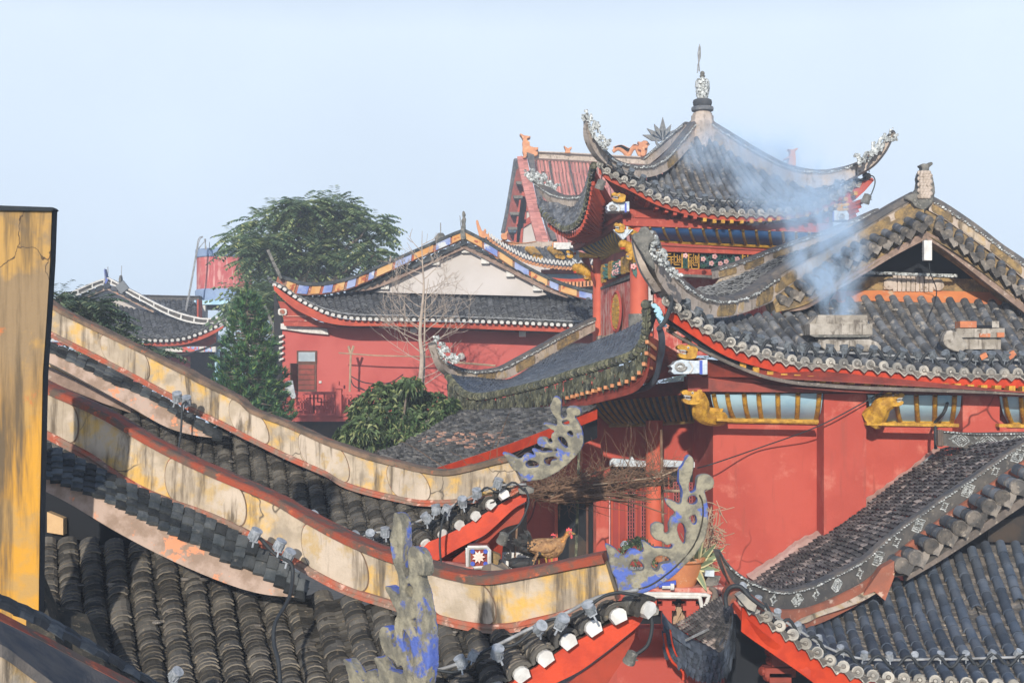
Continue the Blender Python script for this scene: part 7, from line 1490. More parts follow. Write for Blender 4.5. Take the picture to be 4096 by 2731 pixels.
rw=quadp(None,'red_ledge','J',[(780,672,15.9),(1018,690,15.9),(1018,760,15.9),(760,720,15.9)],.4,'wall_faded'); tag(rw,'faded red ledge under the painted beam end','ledge')
pr=thing('wall_panel','red panel below the corner board of the farther near roof','wall',P('J',900,800,16.4)); quadp(pr,'panel','J',[(760,560,16.5),(1200,480,16.9),(1180,700,16.9),(760,700,16.5)],.1,'dark_red')
# painted beam end with lotus flower
be=thing('painted_beam_end','beam end painted with a pink lotus on dark red inside a white frame','beam end',P('J',1050,690,15.9))
quadp(be,'beam_block','J',[(985,575,16.0),(1100,572,16),(1112,590,16),(1112,665,16),(1095,685,16),(1005,690,16),(1003,600,16)],.5,'beam_brown')
mb=MB(); mb.prism([P('J',x,y,15.99) for x,y in ((970,600),(990,570),(1003,585),(1003,690),(975,680))],(0,.1,0)); mb.build('side_scallop','grey_stone',be)
mb=MB(); mb.tube([P('J',x,y,15.97) for x,y in ((985,572),(1098,570),(1113,588),(1113,664),(1095,688),(985,692),(985,572))],.022,4); mb.build('white_frame','white_paint',be)
mb=MB()
for k in range(9):
    a=k*2*math.pi/9; c=P('J',1050,626,15.96); u=V((math.cos(a),0,math.sin(a))); v=V((-u.z,0,u.x)); mb.prism([c,c+u*.04+v*.016,c+u*.075,c+u*.04-v*.016],(0,-.012,0))
mb.build('lotus_petals','lotus_pink',be)
mb=MB()
for sx in (-1,1):
    for sy in (-1,1): 
        c=P('J',1053+sx*38,630+sy*36,15.965); mb.prism([c+V((q*.026*math.cos(an),0,.026*math.sin(an))) for q,an in [(1,i*math.pi/4) for i in range(8)]],(0,-.008,0))
mb.build('blue_leaves','royal_blue',be)
# rubble
mb=MB()
for k in range(140):
    p=P('J',R.uniform(1025,1250),R.uniform(730,770),R.uniform(15.4,15.9)); s=R.uniform(.008,.03); mb.ball(p,s,s,s*.6,k=4,jit=.3)
tag(mb.build('rubble','carved_panel'),None,None,kind='stuff')
pp=MB(); pp.prism([P('J',x,y,15.5) for x,y in ((1088,742),(1105,738),(1150,745),(1135,752),(1100,752))],(0,.03,.01)); tag(pp.build('paper_scrap','white_paint'),'crumpled white paper scrap on the rubble by the trough','paper')
# trellis: stakes and bundled dry branches
for lab,z,pts,d,r,m in (('tall mossy bamboo stake with a split top in front of the dark doorway','F',[(728,255),(720,520),(712,800),(702,1160)],19,.022,'moss_tile'),
    ('thin rusty stake rising through the right end of the brushwood bundle','F',[(1297,205),(1302,500),(1308,800),(1315,1120)],19.3,.020,'dry_twig'),
    ('short thin stake left of the hens','F',[(300,740),(285,1000),(262,1255)],16.6,.014,'dry_twig'),
    ('thin pale cane leaning against the lattice behind the agave','F',[(1650,740),(1610,900),(1580,1060)],20.6,.012,'bamboo')):
    mb=MB(); mb.tube(crv(z,[(x,y,d) for x,y in pts],16),r,6); tag(mb.build('stake',m,smooth=True),lab,'stake')
tw=MB(); rs=np.random.RandomState(3)
def twig(p,dv,L,r,n=7,wig=.25):
    pts=[np.array(p,float)]; dv=np.array(dv,float)
    for i in range(n): dv=nrm(dv+rs.normal(0,wig,3)*np.array([1,.7,1])); pts.append(pts[-1]+dv*L/n)
    tw.tube(np.array(pts),np.linspace(r,r*.4,n+1),4); return pts
for k in range(60):   # long members
    t=rs.uniform(0,.45); x=395+900*t; y=600+40*math.sin(t*5)+rs.uniform(-25,75)*(1-.5*t)-t*20; p=P('F',x,y+30*(1-t),19+rs.uniform(-.5,.5)); twig(p,(1,rs.uniform(-.1,.1),rs.uniform(-.03,.15)+.04),rs.uniform(.5,1.5)*(1-.5*t),rs.uniform(.006,.018),9,.08)
for k in range(620):
    t=rs.uniform(0,1); x=380+960*t; y=600-90*t*t+rs.uniform(-70,80)*(1-.55*t); p=P('F',x,y,19+rs.uniform(-.6,.6)); a=rs.uniform(-1,1); q=twig(p,(math.cos(a)*rs.choice([-1,1]),rs.uniform(-.3,.3),math.sin(a)*.8),rs.uniform(.12,.5),rs.uniform(.0025,.006),6,.35)
    if rs.random()<.4: twig(q[3],(rs.uniform(-1,1),0,rs.uniform(-.2,1)),rs.uniform(.15,.5),.003,5,.3)
for k in range(40):
    t=rs.uniform(0,1); p=P('F',400+900*t,520-60*t,19+rs.uniform(-.4,.4)); twig(p,(rs.uniform(-.6,.6),0,1),rs.uniform(.3,.7),.004,6,.2)
for k in range(18):
    p=P('J',rs.uniform(850,1200),rs.uniform(95,150),17.5); twig(p,(rs.uniform(-1,1),0,rs.uniform(.0,.6)),rs.uniform(.3,.8),.005,6,.3)
trl=thing('brushwood_trellis','long bundle of tangled dry branches laid across stakes in front of the red doors','brushwood',P('F',850,640,19)); tw.build('tangled_branches','dry_twig',trl)
mb=MB(); mb.tube(crv('F',[(380,670,19),(700,655,19),(1000,610,19),(1300,580,19)],20),.035,6); mb.tube(crv('F',[(400,640,19.2),(800,600,19.2),(1100,590,19.1),(1330,500,19)],20),.03,6); mb.build('long_pole','dry_twig',trl,smooth=True)
mb=MB(); mb.tube([P('F',1315,632,19.2),P('F',1440,632,19.3)],.022,6); mb.tube([P('F',820,590,18.6),P('F',1290,535,18.8),P('F',1440,465,19)],.012,5); mb.build('pale_pole','bamboo',trl,smooth=True)
# terrace parapet with pots and pipes
dT_=20.2
pb=thing('terrace_balustrade','red balustrade with cross-shaped openings below the agave pot','balustrade',P('O',1500,1300,dT_))
quadp(pb,'top_rail','O',[(1180,760,dT_-.1),(1925,745,dT_-.1),(1925,800,dT_-.1),(1180,830,dT_-.1)],.45,'wall_faded')
for x in (1395,1600):
    quadp(pb,'baluster','O',[(x,830,dT_),(x+80,830,dT_),(x+80,1110,dT_),(x,1110,dT_)],.2,'wall_red'); quadp(pb,'baluster_arm','O',[(x-30,905,dT_-.01),(x+110,905,dT_-.01),(x+110,945,dT_-.01),(x-30,945,dT_-.01)],.2,'wall_red'); quadp(pb,'baluster_cap','O',[(x-40,830,dT_-.01),(x+115,830,dT_-.01),(x+115,862,dT_-.01),(x-40,862,dT_-.01)],.2,'wall_red')
quadp(pb,'end_post','O',[(1770,800,dT_),(1925,800,dT_),(1925,1500,dT_),(1770,1500,dT_)],.3,'wall_red'); quadp(pb,'end_post','O',[(1250,830,dT_),(1345,830,dT_),(1345,900,dT_),(1250,900,dT_)],.3,'wall_red')
quadp(pb,'back_void','O',[(1200,830,dT_+.9),(1925,830,dT_+.9),(1925,1200,dT_+.9),(1200,1200,dT_+.9)],.1,'black'); quadp(pb,'base_rail','O',[(1200,1100,dT_-.05),(1925,1100,dT_-.05),(1925,1200,dT_-.05),(1200,1200,dT_-.05)],.4,'wall_red')
for k,(lab,pts) in enumerate((('upper white pipe with a bend under the balustrade rail',[(1215,800),(1500,805),(1770,812),(1785,830),(1778,870),(1750,930)]),('lower white pipe turning down beneath the balustrade rail',[(1220,820),(1500,826),(1700,828),(1715,835),(1740,950)]))):
    mb=MB(); mb.tube(crv('O',[(x,y,dT_-.16) for x,y in pts],24),.03,8); tag(mb.build('water_pipe','white_paint',smooth=True),lab,'pipe')
mb=MB()
for k in range(16):
    x=R.uniform(1440,1600); a=P('O',x,1090,dT_+.35); b=P('O',x+R.uniform(20,110),R.uniform(880,1000),dT_+.5); mb.tube([a,b],R.uniform(.012,.035),6)
wd=mb.build('firewood','bamboo'); tag(wd,'sticks of firewood stored behind the crossed balusters','firewood')
pt=thing('plant_pot','wide orange clay pot with variegated agave on the parapet','potted plant',P('O',1545,738,dT_+.1))
c=P('O',1548,738,dT_+.15); mb=MB(); mb.lathe(c,[(.20,0),(.27,.15),(.31,.34),(.36,.37),(.36,.43),(.31,.43),(.28,.36)],24); mb.build('pot','clay',pt,smooth=True,auto=35)
mb=MB(); mb.lathe(c,[(.27,.34),(.27,.37)],18); mb.build('soil','mud_deck',pt)
def blade(mb,p,dv,L,w,droop,n=8,m=0,edge=1):
    p=V(p); dv=V(dv).normalized(); sd=dv.cross(V((0,1,.3))).normalized(); pts=[]
    for i in range(n+1):
        t=i/n; q=p+dv*L*t+V((0,0,-droop*L*t*t)); ww=w*(1-t)**.6*(.6+.8*min(1,t*3)) if t<1 else 0
        pts.append((q,max(ww,.001)))
    G=[[q-sd*ww,q-sd*ww*.6+V((0,.02,0)),q+sd*ww*.6+V((0,.02,0)),q+sd*ww] for q,ww in pts]; 
    G=np.array([[list(x) for x in g] for g in G]); a=G.shape[0]
    fs=[];ms=[]
    for j in range(3):
        mb.add(G[:,j:j+2].reshape(-1,3),[(i*2,i*2+1,i*2+3,i*2+2) for i in range(a-1)],(1,0,1)[j] if edge else 0)
mb=MB(); rc=P('O',1670,575,dT_+.1)
for x,y,dr in ((1745,270,0),(1860,370,0),(1925,400,.05),(1900,460,.02),(1700,420,0),(1790,480,0),(1840,510,.05),(1720,650,.1),(1620,560,.0),(1580,610,.05),(1895,600,.0),(1770,740,.2),(1690,720,.1),(1640,480,0),(1770,400,0)):
    e=P('O',x,y,dT_+R.uniform(-.5,.3)); blade(mb,rc,e-rc,(e-rc).length*(1+dr*.3),.055,dr*.6)
mb.build('agave_leaves',['leaf_agave','leaf_edge'],pt)
mb=MB(); 
for k in range(14): mb.tube([P('O',1640+k*9,730,dT_+.2),P('O',1680+k*8,590+R.uniform(-20,20),dT_+.3)],.014,5)
mb.build('dry_stalks','dry_twig',pt)
mb=MB(); 
for k in range(160):
    a=rs.uniform(0,6.28); p=P('O',1795,345,22)+V((rs.normal(0,.13),rs.normal(0,.1),rs.normal(0,.25))); l=.12; u=V((math.cos(a),.2,math.sin(a))); mb.tube([p-u*l,p+u*l],.006,4)
tag(mb.build('straw_bundle','bamboo'),'tangled straw bundle hanging behind the agave beside the red wall','straw')
bxx=quadp(None,'medicine_box','O',[(1765,605,dT_-.05),(1840,600,dT_-.05),(1838,655,dT_-.05),(1758,650,dT_-.05)],.2,'white_blue'); tag(bxx,'small white and blue carton on the roof tiles beside the agave','box')
rt_=thing('stacked_tiles','spare roof tiles stacked against the wall end of the parapet','roof tile',P('O',1800,735,dT_+.1)); mb=MB()
for k in range(3): mb.prism([P('O',x+k*18,y-k*3,dT_+.05*k) for x,y in ((1740,735),(1790,650),(1860,655),(1830,735))],(0,.04,0))
mb.build('tile_slabs','grey_stone',rt_)
rb=MB(); rb.tube(crv('O',[(1800,750,dT_-.1),(1845,780,dT_-.15),(1840,850,dT_-.15),(1800,900,dT_-.15),(1760,920,dT_-.1)],20),[.03+.02*math.sin(i/19*math.pi) for i in range(20)],8); tag(rb.build('gnarled_root','bark',smooth=True),'gnarled grey branch crawling over the end of the balustrade','branch')
# bottle on the window ledge
mat('pet_clear',(.70,.74,.78),rough=.15,bump=0); MT['pet_clear'].node_tree.nodes['Principled BSDF'].inputs['Transmission Weight'].default_value=.5
bt=thing('drink_bottle','clear plastic drink bottle with red label and red cap on a ledge','bottle',P('O',1074,432,24)); c=P('O',1074,432,24); s=.21/.21
h=(P('O',1074,330,24)-c).z
mb=MB(); mb.lathe(c,[(.07,0),(.085,.03),(.085,h*.5),(.075,h*.62),(.035,h*.85),(.03,h*.9)],14); mb.build('bottle_body','pet_clear',bt,smooth=True,auto=50)
mb=MB(); mb.lathe(c,[(.088,h*.06),(.09,h*.36)],14); mb.build('bottle_label','orange_red',bt); mb=MB(); mb.lathe(c,[(.04,h*.88),(.04,h)],10); mb.build('cap','orange_red',bt)
lg=quadp(None,'window_ledge','O',[(1030,432,24),(1130,432,24),(1130,445,24),(1030,445,24)],.3,'beam_brown'); tag(lg,'short dark ledge carrying the red-labelled bottle','ledge')
# small green bonsai in tray
bn=thing('bonsai','small round green bush in a pale tray seen through the blue scroll','potted plant',P('O',1180,610,21)); mb=MB()
for k in range(900):
    a,b=rs.uniform(0,6.28),rs.uniform(0,1.57); r=rs.uniform(.6,1)**.5*.36; p=P('O',1182,600,21)+V((math.cos(a)*math.cos(b)*r,math.sin(a)*math.cos(b)*r,math.sin(b)*r*1.35)); s=.035; u=V(rs.normal(0,1,3)).normalized()*s; v=V(rs.normal(0,1,3)).normalized()*s; mb.add([p-u,p+v,p+u],[(0,1,2)])
mb.build('foliage','leaf_shrub',bn); mb=MB(); c=P('O',1182,618,21); mb.lathe(c,[(.25,-.08),(.36,0),(.36,.04),(.33,.04)],20); mb.build('tray','white_paint',bn)
tp=thing('water_tap','blue and white tap lying on the parapet left of the clay pot','tap',P('O',1440,742,dT_-.1)); mb=MB(); mb.tube([P('O',1390,738,dT_-.2),P('O',1470,738,dT_-.2)],.035,8); mb.lathe(P('O',1462,740,dT_-.22),[(.05,0),(.05,.05)],10,ax=(1,0,0)); mb.build('pipe_body','white_paint',tp); mb=MB(); mb.box(P('O',1435,715,dT_-.2),(.12,0,.02),(0,.03,0),(0,0,.03)); mb.build('handle','royal_blue',tp)
# ================================================================= trees
rt=np.random.RandomState(11)
def limb(mb,a,b,r0,r1,n=8,wig=.06):
    a,b=np.array(a,float),np.array(b,float); L=np.linalg.norm(b-a); p=[a+(b-a)*t+rt.normal(0,wig*L,3)*math.sin(math.pi*t)*.5 for t in np.linspace(0,1,n)]
    mb.tube(np.array(p),np.linspace(r0,r1,n),7); return np.array(p)
def fronds(mb,centre,n,rad,L,leaf,droop=.8,pairs=8):
    c=np.array(centre); rad=np.array(rad)
    for k in range(n):
        v=nrm(rt.normal(0,1,3)); v[2]=abs(v[2])*.9+.0 if rt.random()<.75 else v[2]; v=nrm(v)
        o=c+v*rad*rt.uniform(.35,1.1); dv=nrm(v*np.array([1,1,.5])+rt.normal(0,.35,3)); l=L*rt.uniform(.6,1.15)
        sd=nrm(np.cross(dv,[0,0,1])+1e-4); vs=[];fs=[]
        for i in range(1,pairs+1):
            t=i/pairs; q=o+dv*l*t+np.array([0,0,-droop*l*t*t*.5]); tg=nrm(dv+np.array([0,0,-droop*t]))
            ll=leaf*(1-.45*abs(t-.45))*rt.uniform(.8,1.2)
            for s in (-1,1):
                d=nrm(sd*s+tg*.45+np.array([0,0,-.35])); w=nrm(np.cross(d,[0,0,1]))*ll*.2
                mb.add([q,q+d*ll*.5+w,q+d*ll,q+d*ll*.5-w],[(0,1,2,3)])
# big pinnate-leaved tree
dt=62.
t1=thing('broadleaf_tree','large feathery-leaved tree rising behind the conifer and middle hall','tree',P('D',690,1100,dt))
tk=MB(); base=P('D',700,1100,dt); fork=P('D',690,640,dt); limb(tk,base,fork,.5,.35)
lf=MB()
cl=[(770,465,26,10),(575,560,34,26),(545,575,14,10),(590,600,26,24),(540,545,16,14),(610,560,40,30),(610,520,50,36),(620,605,40,34),(660,500,48,38),(720,490,55,36),(770,490,50,38),(745,530,55,40),(690,560,50,38),(640,580,50,40),(800,540,42,38),(845,520,38,34),(862,545,22,30),(780,590,50,32),(830,590,45,30),(720,600,55,36),(860,585,30,26),(880,600,22,18),(650,630,45,28),(640,645,36,26),(620,670,40,30),(600,690,24,30),(700,640,50,24),(760,635,45,24),(690,470,30,16),(820,500,18,14),(600,720,30,24),(560,700,14,14)]
for x,y,rx,ry in cl:
    k=dt/F; dz=rt.uniform(-2.2,2.2); c=P('D',x,y,dt+dz); n=int(20+rx*ry*.040*rt.uniform(.6,1.2))
    fronds(lf,c,n,(rx*k*.8,rx*k*.8,ry*k*.8),1.0,.36,.8,7)
    if rt.random()<.8: limb(tk,fork+V((0,0,rt.uniform(-1,.5))),c,.14,.04)
lf.build('foliage','leaf_broad',t1); tk.build('trunk','bark',t1,smooth=True)
# conifer with bottle-brush tufts
dc=40.
t2=thing('conifer','dark green conifer with bushy needle tufts between the two halls','tree',P('D',570,1010,dc))
tk=MB(); bt_=P('D',575,1100,dc); tp_=P('D',567,678,dc); limb(tk,bt_,tp_,.13,.02,n=10,wig=.005)
nd=MB()
def tuft(o,dv,L,nl,n=70):
    o=np.array(o,float); dv=nrm(dv)
    for k in range(n):
        t=rt.uniform(0,1)**.8; q=o+dv*L*t; v=nrm(np.cross(dv,rt.normal(0,1,3))); a=rt.uniform(.5,1.1); d=nrm(dv*a+v*(1.1-.4*t)+np.array([0,0,.2])); l=nl*rt.uniform(.7,1.1)*(1-.3*t); w=np.cross(d,v)*nl*.10
        nd.add([q-w,q+w,q+d*l],[(0,1,2)])
k=dc/F
nw=36
for i in range(nw):
    f=i/(nw-1); y=690+f*285; half=6+ (f**.85)*100*(1 if y<900 else 1-.002*(y-900)); zc_=P('D',570+6*f,y,dc)
    nb=int(5+f*9)
    for b in range(nb):
        a=b*2*math.pi/nb+i*1.1+rt.uniform(-.3,.3); r=half*k*rt.uniform(.72,1.08); up=.25*r*rt.uniform(.5,1.2)
        e=np.array(zc_)+np.array([math.cos(a)*r,math.sin(a)*r*.9,-.10*r+up*.25]); p=limb(tk,zc_,e,.03,.012,n=4)
        nt_=max(1,int(r/.30))
        for q in range(nt_):
            s=(q+1)/nt_; o=np.array(zc_)+(e-np.array(zc_))*s*rt.uniform(.8,1.02)+rt.normal(0,.06,3)*r*.8; dv=nrm((e-np.array(zc_))/(r+1e-6)*.9+np.array([0,0,.75])+rt.normal(0,.25,3)); tuft(o,dv,.26,.26,36)
tuft(tp_,(0,0,1),.35,.2,90)
nd.build('needles','leaf_pine',t2); tk.build('trunk','bark',t2,smooth=True)
# loquat-like shrub
dl=29.
t3=thing('loquat_tree','bushy round tree with whorls of long dark leaves beside the mossy eave','tree',P('D',910,1200,dl)); tk=MB(); lv=MB(); b0=P('D',915,1250,dl); fk=P('D',915,1010,dl); limb(tk,b0,fk,.12,.08)
def whorl(o,dv,L,w,n=9):
    dv=nrm(dv)
    for k in range(n):
        v=nrm(np.cross(dv,rt.normal(0,1,3))); d=nrm(v+dv*rt.uniform(.1,.9)); l=L*rt.uniform(.7,1.15); sd=nrm(np.cross(d,dv))*w*l; q=np.array(o); m=q+d*l*.5+np.array([0,0,.02]); e=q+d*l+np.array([0,0,-l*.28])
        lv.add([q,m+sd,e,m-sd],[(0,1,2),(0,2,3)])
for x,y,rx,ry in ((880,915,50,34),(930,905,55,30),(985,930,50,32),(1020,950,30,34),(830,940,30,26),(900,950,70,34),(960,965,70,34),(840,985,50,28),(800,1000,32,20),(880,1005,60,28),(950,1010,60,22),(1010,985,35,26),(790,1010,24,12),(940,885,30,14),(820,1010,30,20),(1040,935,14,16)):
    kk=dl/F; c=np.array(P('D',x,y,dl+rt.uniform(-.6,.6))); n=int(18+rx*ry*.045); limb(tk,fk,c,.04,.015)
    for j in range(n):
        v=nrm(rt.normal(0,1,3)); r=np.array([rx*kk,rx*kk*.8,ry*kk])*rt.uniform(.5,1.0); o=c+v*r; whorl(o,v*np.array([1,1,.7])+np.array([0,0,.4]),.165,.15,8)
lv.build('foliage','leaf_loquat',t3); tk.build('trunk','bark',t3,smooth=True)
# bare winter sapling
db=44.
t4=thing('bare_tree','leafless pale sapling with thin upright branches before the middle hall','tree',P('B',1065,1330,db)); tk=MB()
def tw2(p,dv,L,r,depth):
    n=7; pts=[np.array(p,float)]; dv=nrm(dv)
    for i in range(n): dv=nrm(dv+rt.normal(0,.07,3)+np.array([0,0,.07])); pts.append(pts[-1]+dv*L/n)
    tk.tube(np.array(pts),np.maximum(np.linspace(r,r*.35,n+1),.0055),5)
    if depth>0:
        for i in range(rt.randint(3,6)):
            j=rt.randint(2,n); v=nrm(np.cross(dv,rt.normal(0,1,3))); tw2(pts[j],dv*.55+v*.8+np.array([0,0,.1]),L*rt.uniform(.35,.6),r*.45,depth-1)
main=crv('B',[(1062,1400,db),(1068,1300,db),(1078,1150,db),(1066,1000,db),(1078,850,db),(1090,700,db),(1082,560,db),(1078,450,db),(1080,350,db)],60)
tk.tube(main,np.interp(np.linspace(0,1,60),[0,.5,1],[.085,.045,.006]),8)
m2=crv('B',[(1080,1400,db+.2),(1092,1200,db+.2),(1095,950,db),(1100,800,db),(1120,650,db)],40); tk.tube(m2,np.linspace(.05,.01,40),7)
for i in range(16,56,2):
    s=1 if (i//2)%2 else -1; f=i/60; L=np.interp(f,[.25,.5,1],[2.0,1.6,.6])*rt.uniform(.6,1.05)
    tw2(main[i],(s*rt.uniform(.7,1.1),rt.uniform(-.6,.6),rt.uniform(.25,.7)),L,.016,2 if f<.8 else 1)
for i in range(4,30,3): tw2(main[i],(rt.choice([-1,1])*1.,rt.uniform(-.4,.4),.5),1.6,.014,1)
tk.build('trunk_and_twigs','bark_pale',t4)
# shrubs by the pier, a bamboo-like one and leaf masses behind
def shrub(lab,lst,d,L,leaf,m,dens=.05,base=(200,1000)):
    t=thing('shrub',lab,'shrub',P('D',*base,d)); lf=MB(); tk=MB(); b=P('D',*base,d)
    for x,y,rx,ry in lst:
        c=P('D',x,y,d+rt.uniform(-.8,.8)); limb(tk,b,c,.05,.02); kk=d/F; fronds(lf,c,int(14+rx*ry*dens),(rx*kk,rx*kk,ry*kk),L,leaf,.7,6)
    lf.build('foliage',m,t); tk.build('stems','bark',t); return t
shrub('feathery green shrub against the left pier, in front of the distant hall',[(135,680,14,16),(140,720,22,30),(185,700,26,20),(170,740,30,22),(215,700,22,18),(225,730,28,26),(250,760,26,24),(200,760,28,20),(270,790,20,18),(290,800,10,10),(235,790,26,18),(160,690,14,10),(345,815,22,10),(360,805,14,8),(320,805,14,7)],33,.6,.22,'leaf_shrub',base=(215,900))
shrub('leafy shrub mass below the big tree behind the conifer',[(610,690,24,30),(608,760,18,40),(625,820,14,36),(590,700,40,30),(640,690,14,24)],58,1.4,.45,'leaf_broad',base=(590,1050))
# far bank of dull trees closing the horizon
t5=MB()
fk_=MB()
for k in range(26):
    x=-300+k*110; fronds(fk_,P('D',x,868+rt.uniform(-6,6),150),70,(5,4,3.2),3.2,1.1,.6,6)
tag(fk_.build('treeline','leaf_shrub'),None,None,kind='stuff')
# ================================================================= smoke from the chimney and a little haze
def smoke():
    ds=26.0; z0=P('E',1095,935,ds); z1=P('D',1690,250,27.5)
    t=NT('smoke'); n=t.n; l=t.l; n.remove(t.b)
    out=n['Material Output']; vol=n.new('ShaderNodeVolumePrincipled'); l.new(vol.outputs[0],out.inputs['Volume'])
    vol.inputs['Color'].default_value=(.52,.72,1,1); vol.inputs['Anisotropy'].default_value=-.35
    sp=n.new('ShaderNodeSeparateXYZ'); l.new(t.pos,sp.inputs[0])
    H=z1.z-z0.z
    mr=n.new('ShaderNodeMapRange'); l.new(sp.outputs[2],mr.inputs[0]); mr.inputs[1].default_value=z0.z; mr.inputs[2].default_value=z1.z; f=mr.outputs[0]
    # axis offset in x, from picture positions: (height fraction, x)
    keys=[(0,P('D',1935,0,ds).x),(.12,P('D',1930,0,ds).x),(.34,P('D',1908,0,ds).x),(.53,P('D',1862,0,26.6).x),(.7,P('D',1795,0,27).x),(.85,P('D',1710,0,27.2).x),(1,P('D',1640,0,27.5).x)]
    lo,hi=3.0,8.0
    fc=n.new('ShaderNodeFloatCurve'); cu=fc.mapping.curves[0]; 
    for i,(a,b) in enumerate(keys):
        v=(b-lo)/(hi-lo)
        if i==0: cu.points[0].location=(a,v)
        elif i==len(keys)-1: cu.points[-1].location=(a,v)
        else: cu.points.new(a,v)
    fc.mapping.update(); l.new(f,fc.inputs[1]); ax=t.math('MULTIPLY_ADD',fc.outputs[0],hi-lo); n_=ax.node; n_.inputs[2].default_value=lo
    # warp with noise
    nn=n.new('ShaderNodeTexNoise'); nn.inputs['Scale'].default_value=1.3; nn.inputs['Detail'].default_value=3; l.new(t.pos,nn.inputs['Vector'])
    wv=n.new('ShaderNodeSeparateXYZ'); l.new(nn.outputs['Color'],wv.inputs[0])
    amp=t.math('MULTIPLY_ADD',f,2.4); amp.node.inputs[2].default_value=.25
    wx=t.math('MULTIPLY',t.math('SUBTRACT',wv.outputs[0],.5),amp); wy=t.math('MULTIPLY',t.math('SUBTRACT',wv.outputs[1],.5),amp)
    dx=t.math('ADD',t.math('SUBTRACT',sp.outputs[0],ax),wx)
    dy=t.math('ADD',t.math('SUBTRACT',sp.outputs[1],t.math('MULTIPLY_ADD',f,1.5)),wy); 
    # y axis centre = 26.35 + 1.5 f
    yc=t.math('MULTIPLY_ADD',f,1.5); yc.node.inputs[2].default_value=26.4
    dy=t.math('ADD',t.math('SUBTRACT',sp.outputs[1],yc),wy)
    r=t.math('SQRT',t.math('ADD',t.math('MULTIPLY',dx,dx),t.math('MULTIPLY',dy,dy)))
    rad=t.math('MULTIPLY_ADD',f,1.75); rad.node.inputs[2].default_value=.42
    q=t.math('DIVIDE',r,rad); core=t.ramp(q,.1,1.,1,0)
    dn=t.noise(1.9,5,.6,stretch=(1,1,.6),off=4,dist=.6); tex=t.ramp(dn,.40,.62)
    fall=t.ramp(f,0,1,1,.12); bot=t.ramp(f,.0,.02); topf=t.ramp(f,.8,1.,1,0)
    den=t.math('MULTIPLY',t.math('MULTIPLY',core,tex),t.math('MULTIPLY',t.math('MULTIPLY',fall,topf),6.5)); l.new(den,vol.inputs['Density'])
    mb=MB(); st=[(0,.5),(.15,.85),(.3,1.15),(.5,1.6),(.75,2.2),(1,2.5)]; G=[]
    for a,rr in st:
        x=np.interp(a,[k[0] for k in keys],[k[1] for k in keys]); y=26.4+1.5*a; G.append([(x+rr*math.cos(q_),y+min(rr,1.6)*math.sin(q_),z0.z+H*a-.03*(a==0)) for q_ in np.arange(16)*2*math.pi/16])
    mb.sweep(np.array(G)); o=mb.build('chimney_smoke','smoke'); bm=bmesh.new(); bm.from_mesh(o.data); bmesh.ops.recalc_face_normals(bm,faces=bm.faces); bm.to_mesh(o.data); bm.free(); tag(o,'thin bluish smoke drifting up from the plaster chimney across the pavilion roof','smoke',kind='stuff')
smoke()
def haze():
    t=NT('haze'); t.n.remove(t.b); v=t.n.new('ShaderNodeVolumePrincipled'); t.l.new(v.outputs[0],t.n['Material Output'].inputs['Volume']); v.inputs['Color'].default_value=(.80,.88,1,1); v.inputs['Density'].default_value=.0022
    mb=MB(); mb.aab(-160,-5,-10.5,160,175,24); o=mb.build('haze','haze'); tag(o,None,None,kind='stuff')
haze()
# ================================================================= light, sky, camera
sc=bpy.context.scene
w=bpy.data.worlds.new('World'); sc.world=w; w.use_nodes=True; nt=w.node_tree; N_=nt.nodes; L_=nt.links
EL,AZ=math.radians(18.5),math.radians(9)     # sun behind the camera's left shoulder
sky=N_.new('ShaderNodeTexSky'); sky.sky_type='NISHITA'; sky.sun_disc=False; sky.sun_elevation=EL
sdir=Vector((-math.sin(AZ)*math.cos(EL),-math.cos(AZ)*math.cos(EL),math.sin(EL)))   # toward the sun
sky.sun_rotation=math.atan2(sdir.x,sdir.y); sky.dust_density=2.5; sky.air_density=1.2
bg=N_['Background']; bg.inputs[1].default_value=.1
tc=N_.new('ShaderNodeTexCoord'); sp=N_.new('ShaderNodeSeparateXYZ'); L_.new(tc.outputs['Generated'],sp.inputs[0])
rp=N_.new('ShaderNodeValToRGB'); L_.new(sp.outputs['Z'],rp.inputs[0]); cr=rp.color_ramp
cr.elements[0].position=0; cr.elements[0].color=(6.97,8.53,10.69,1); cr.elements[1].position=1; cr.elements[1].color=(1.56,2.53,4.68,1)
for p_,c_ in ((.05,(7.21,8.77,10.82,1)),(.12,(7.81,9.13,10.93,1)),(.24,(8.29,9.48,10.93,1)),(.34,(4.33,5.65,7.92,1)),(.5,(2.64,3.85,6.25,1))):
    e=cr.elements.new(p_); e.color=c_
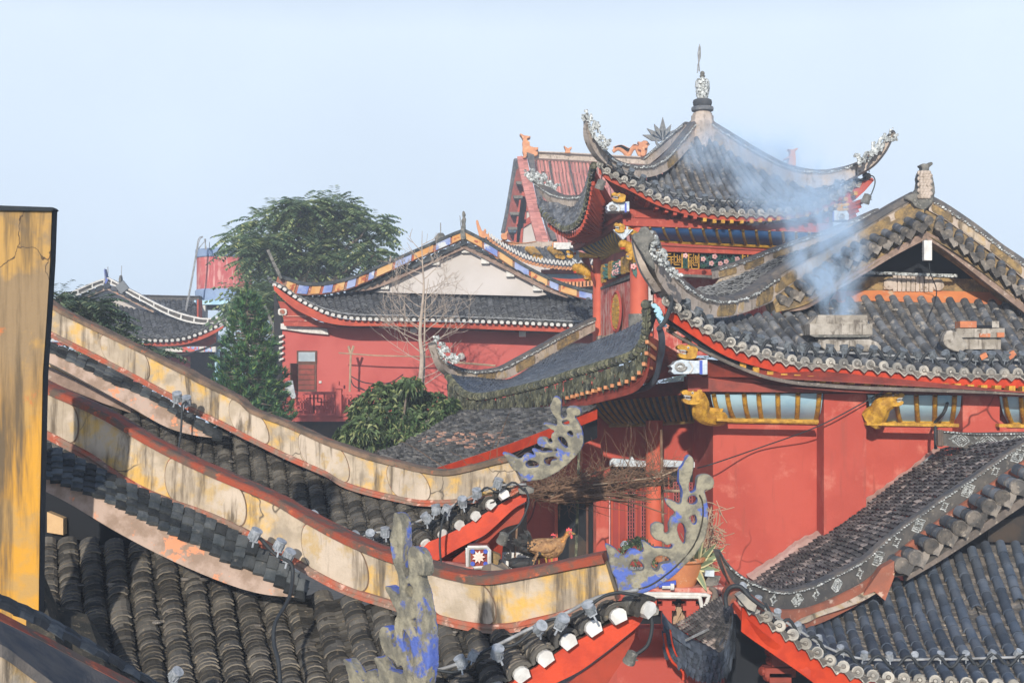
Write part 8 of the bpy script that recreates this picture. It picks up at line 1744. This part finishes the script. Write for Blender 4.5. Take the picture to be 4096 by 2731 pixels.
mx=N_.new('ShaderNodeMix'); mx.data_type='RGBA'; mx.inputs[0].default_value=.85; L_.new(sky.outputs[0],mx.inputs[6]); L_.new(rp.outputs[0],mx.inputs[7]); 
nz=N_.new('ShaderNodeTexNoise'); nz.inputs['Scale'].default_value=3.5; nz.inputs['Detail'].default_value=5; L_.new(tc.outputs['Generated'],nz.inputs['Vector'])
mr=N_.new('ShaderNodeMapRange'); L_.new(nz.outputs['Fac'],mr.inputs[0]); mr.inputs[1].default_value=.35; mr.inputs[2].default_value=.65; mr.inputs[3].default_value=.955; mr.inputs[4].default_value=1.045
sc_=N_.new('ShaderNodeVectorMath'); sc_.operation='SCALE'; L_.new(mx.outputs[2],sc_.inputs[0]); L_.new(mr.outputs[0],sc_.inputs['Scale']); L_.new(sc_.outputs[0],bg.inputs[0])
ld=bpy.data.lights.new('sun','SUN'); ld.energy=4.4; ld.angle=math.radians(.8); ld.color=(1,.93,.82); lo=bpy.data.objects.new('sun',ld); COL.objects.link(lo)
lo.rotation_euler=(-sdir).to_track_quat('-Z','Y').to_euler(); lo.location=(0,0,40)
cd=bpy.data.cameras.new('camera'); cam=bpy.data.objects.new('camera',cd); COL.objects.link(cam); sc.camera=cam
cd.sensor_width=36; cd.lens=36*F/2352; cd.shift_y=-(784-YH)/2352; cam.rotation_euler=(math.pi/2,0,0); cd.clip_end=3000; cd.clip_start=.1
sc.view_settings.view_transform='Standard'; sc.view_settings.look='None'; sc.view_settings.exposure=.15
sc.cycles.max_bounces=5; sc.cycles.volume_bounces=0; sc.cycles.volume_step_rate=4; sc.cycles.volume_max_steps=48; sc.cycles.diffuse_bounces=3; sc.cycles.transparent_max_bounces=6
# ground
mat('earth',(.12,.10,.08),(.07,.065,.05),rough=1)
mb=MB(); mb.aab(-158,-4,-9.5,158,174,-9); tag(mb.build("ground","earth"),None,None,kind="structure")

for o in bpy.data.objects:
    if o.name.split('.')[0] in ('mosaic_trim','porcelain_chips','painted_leaves'): o['kind']='stuff'
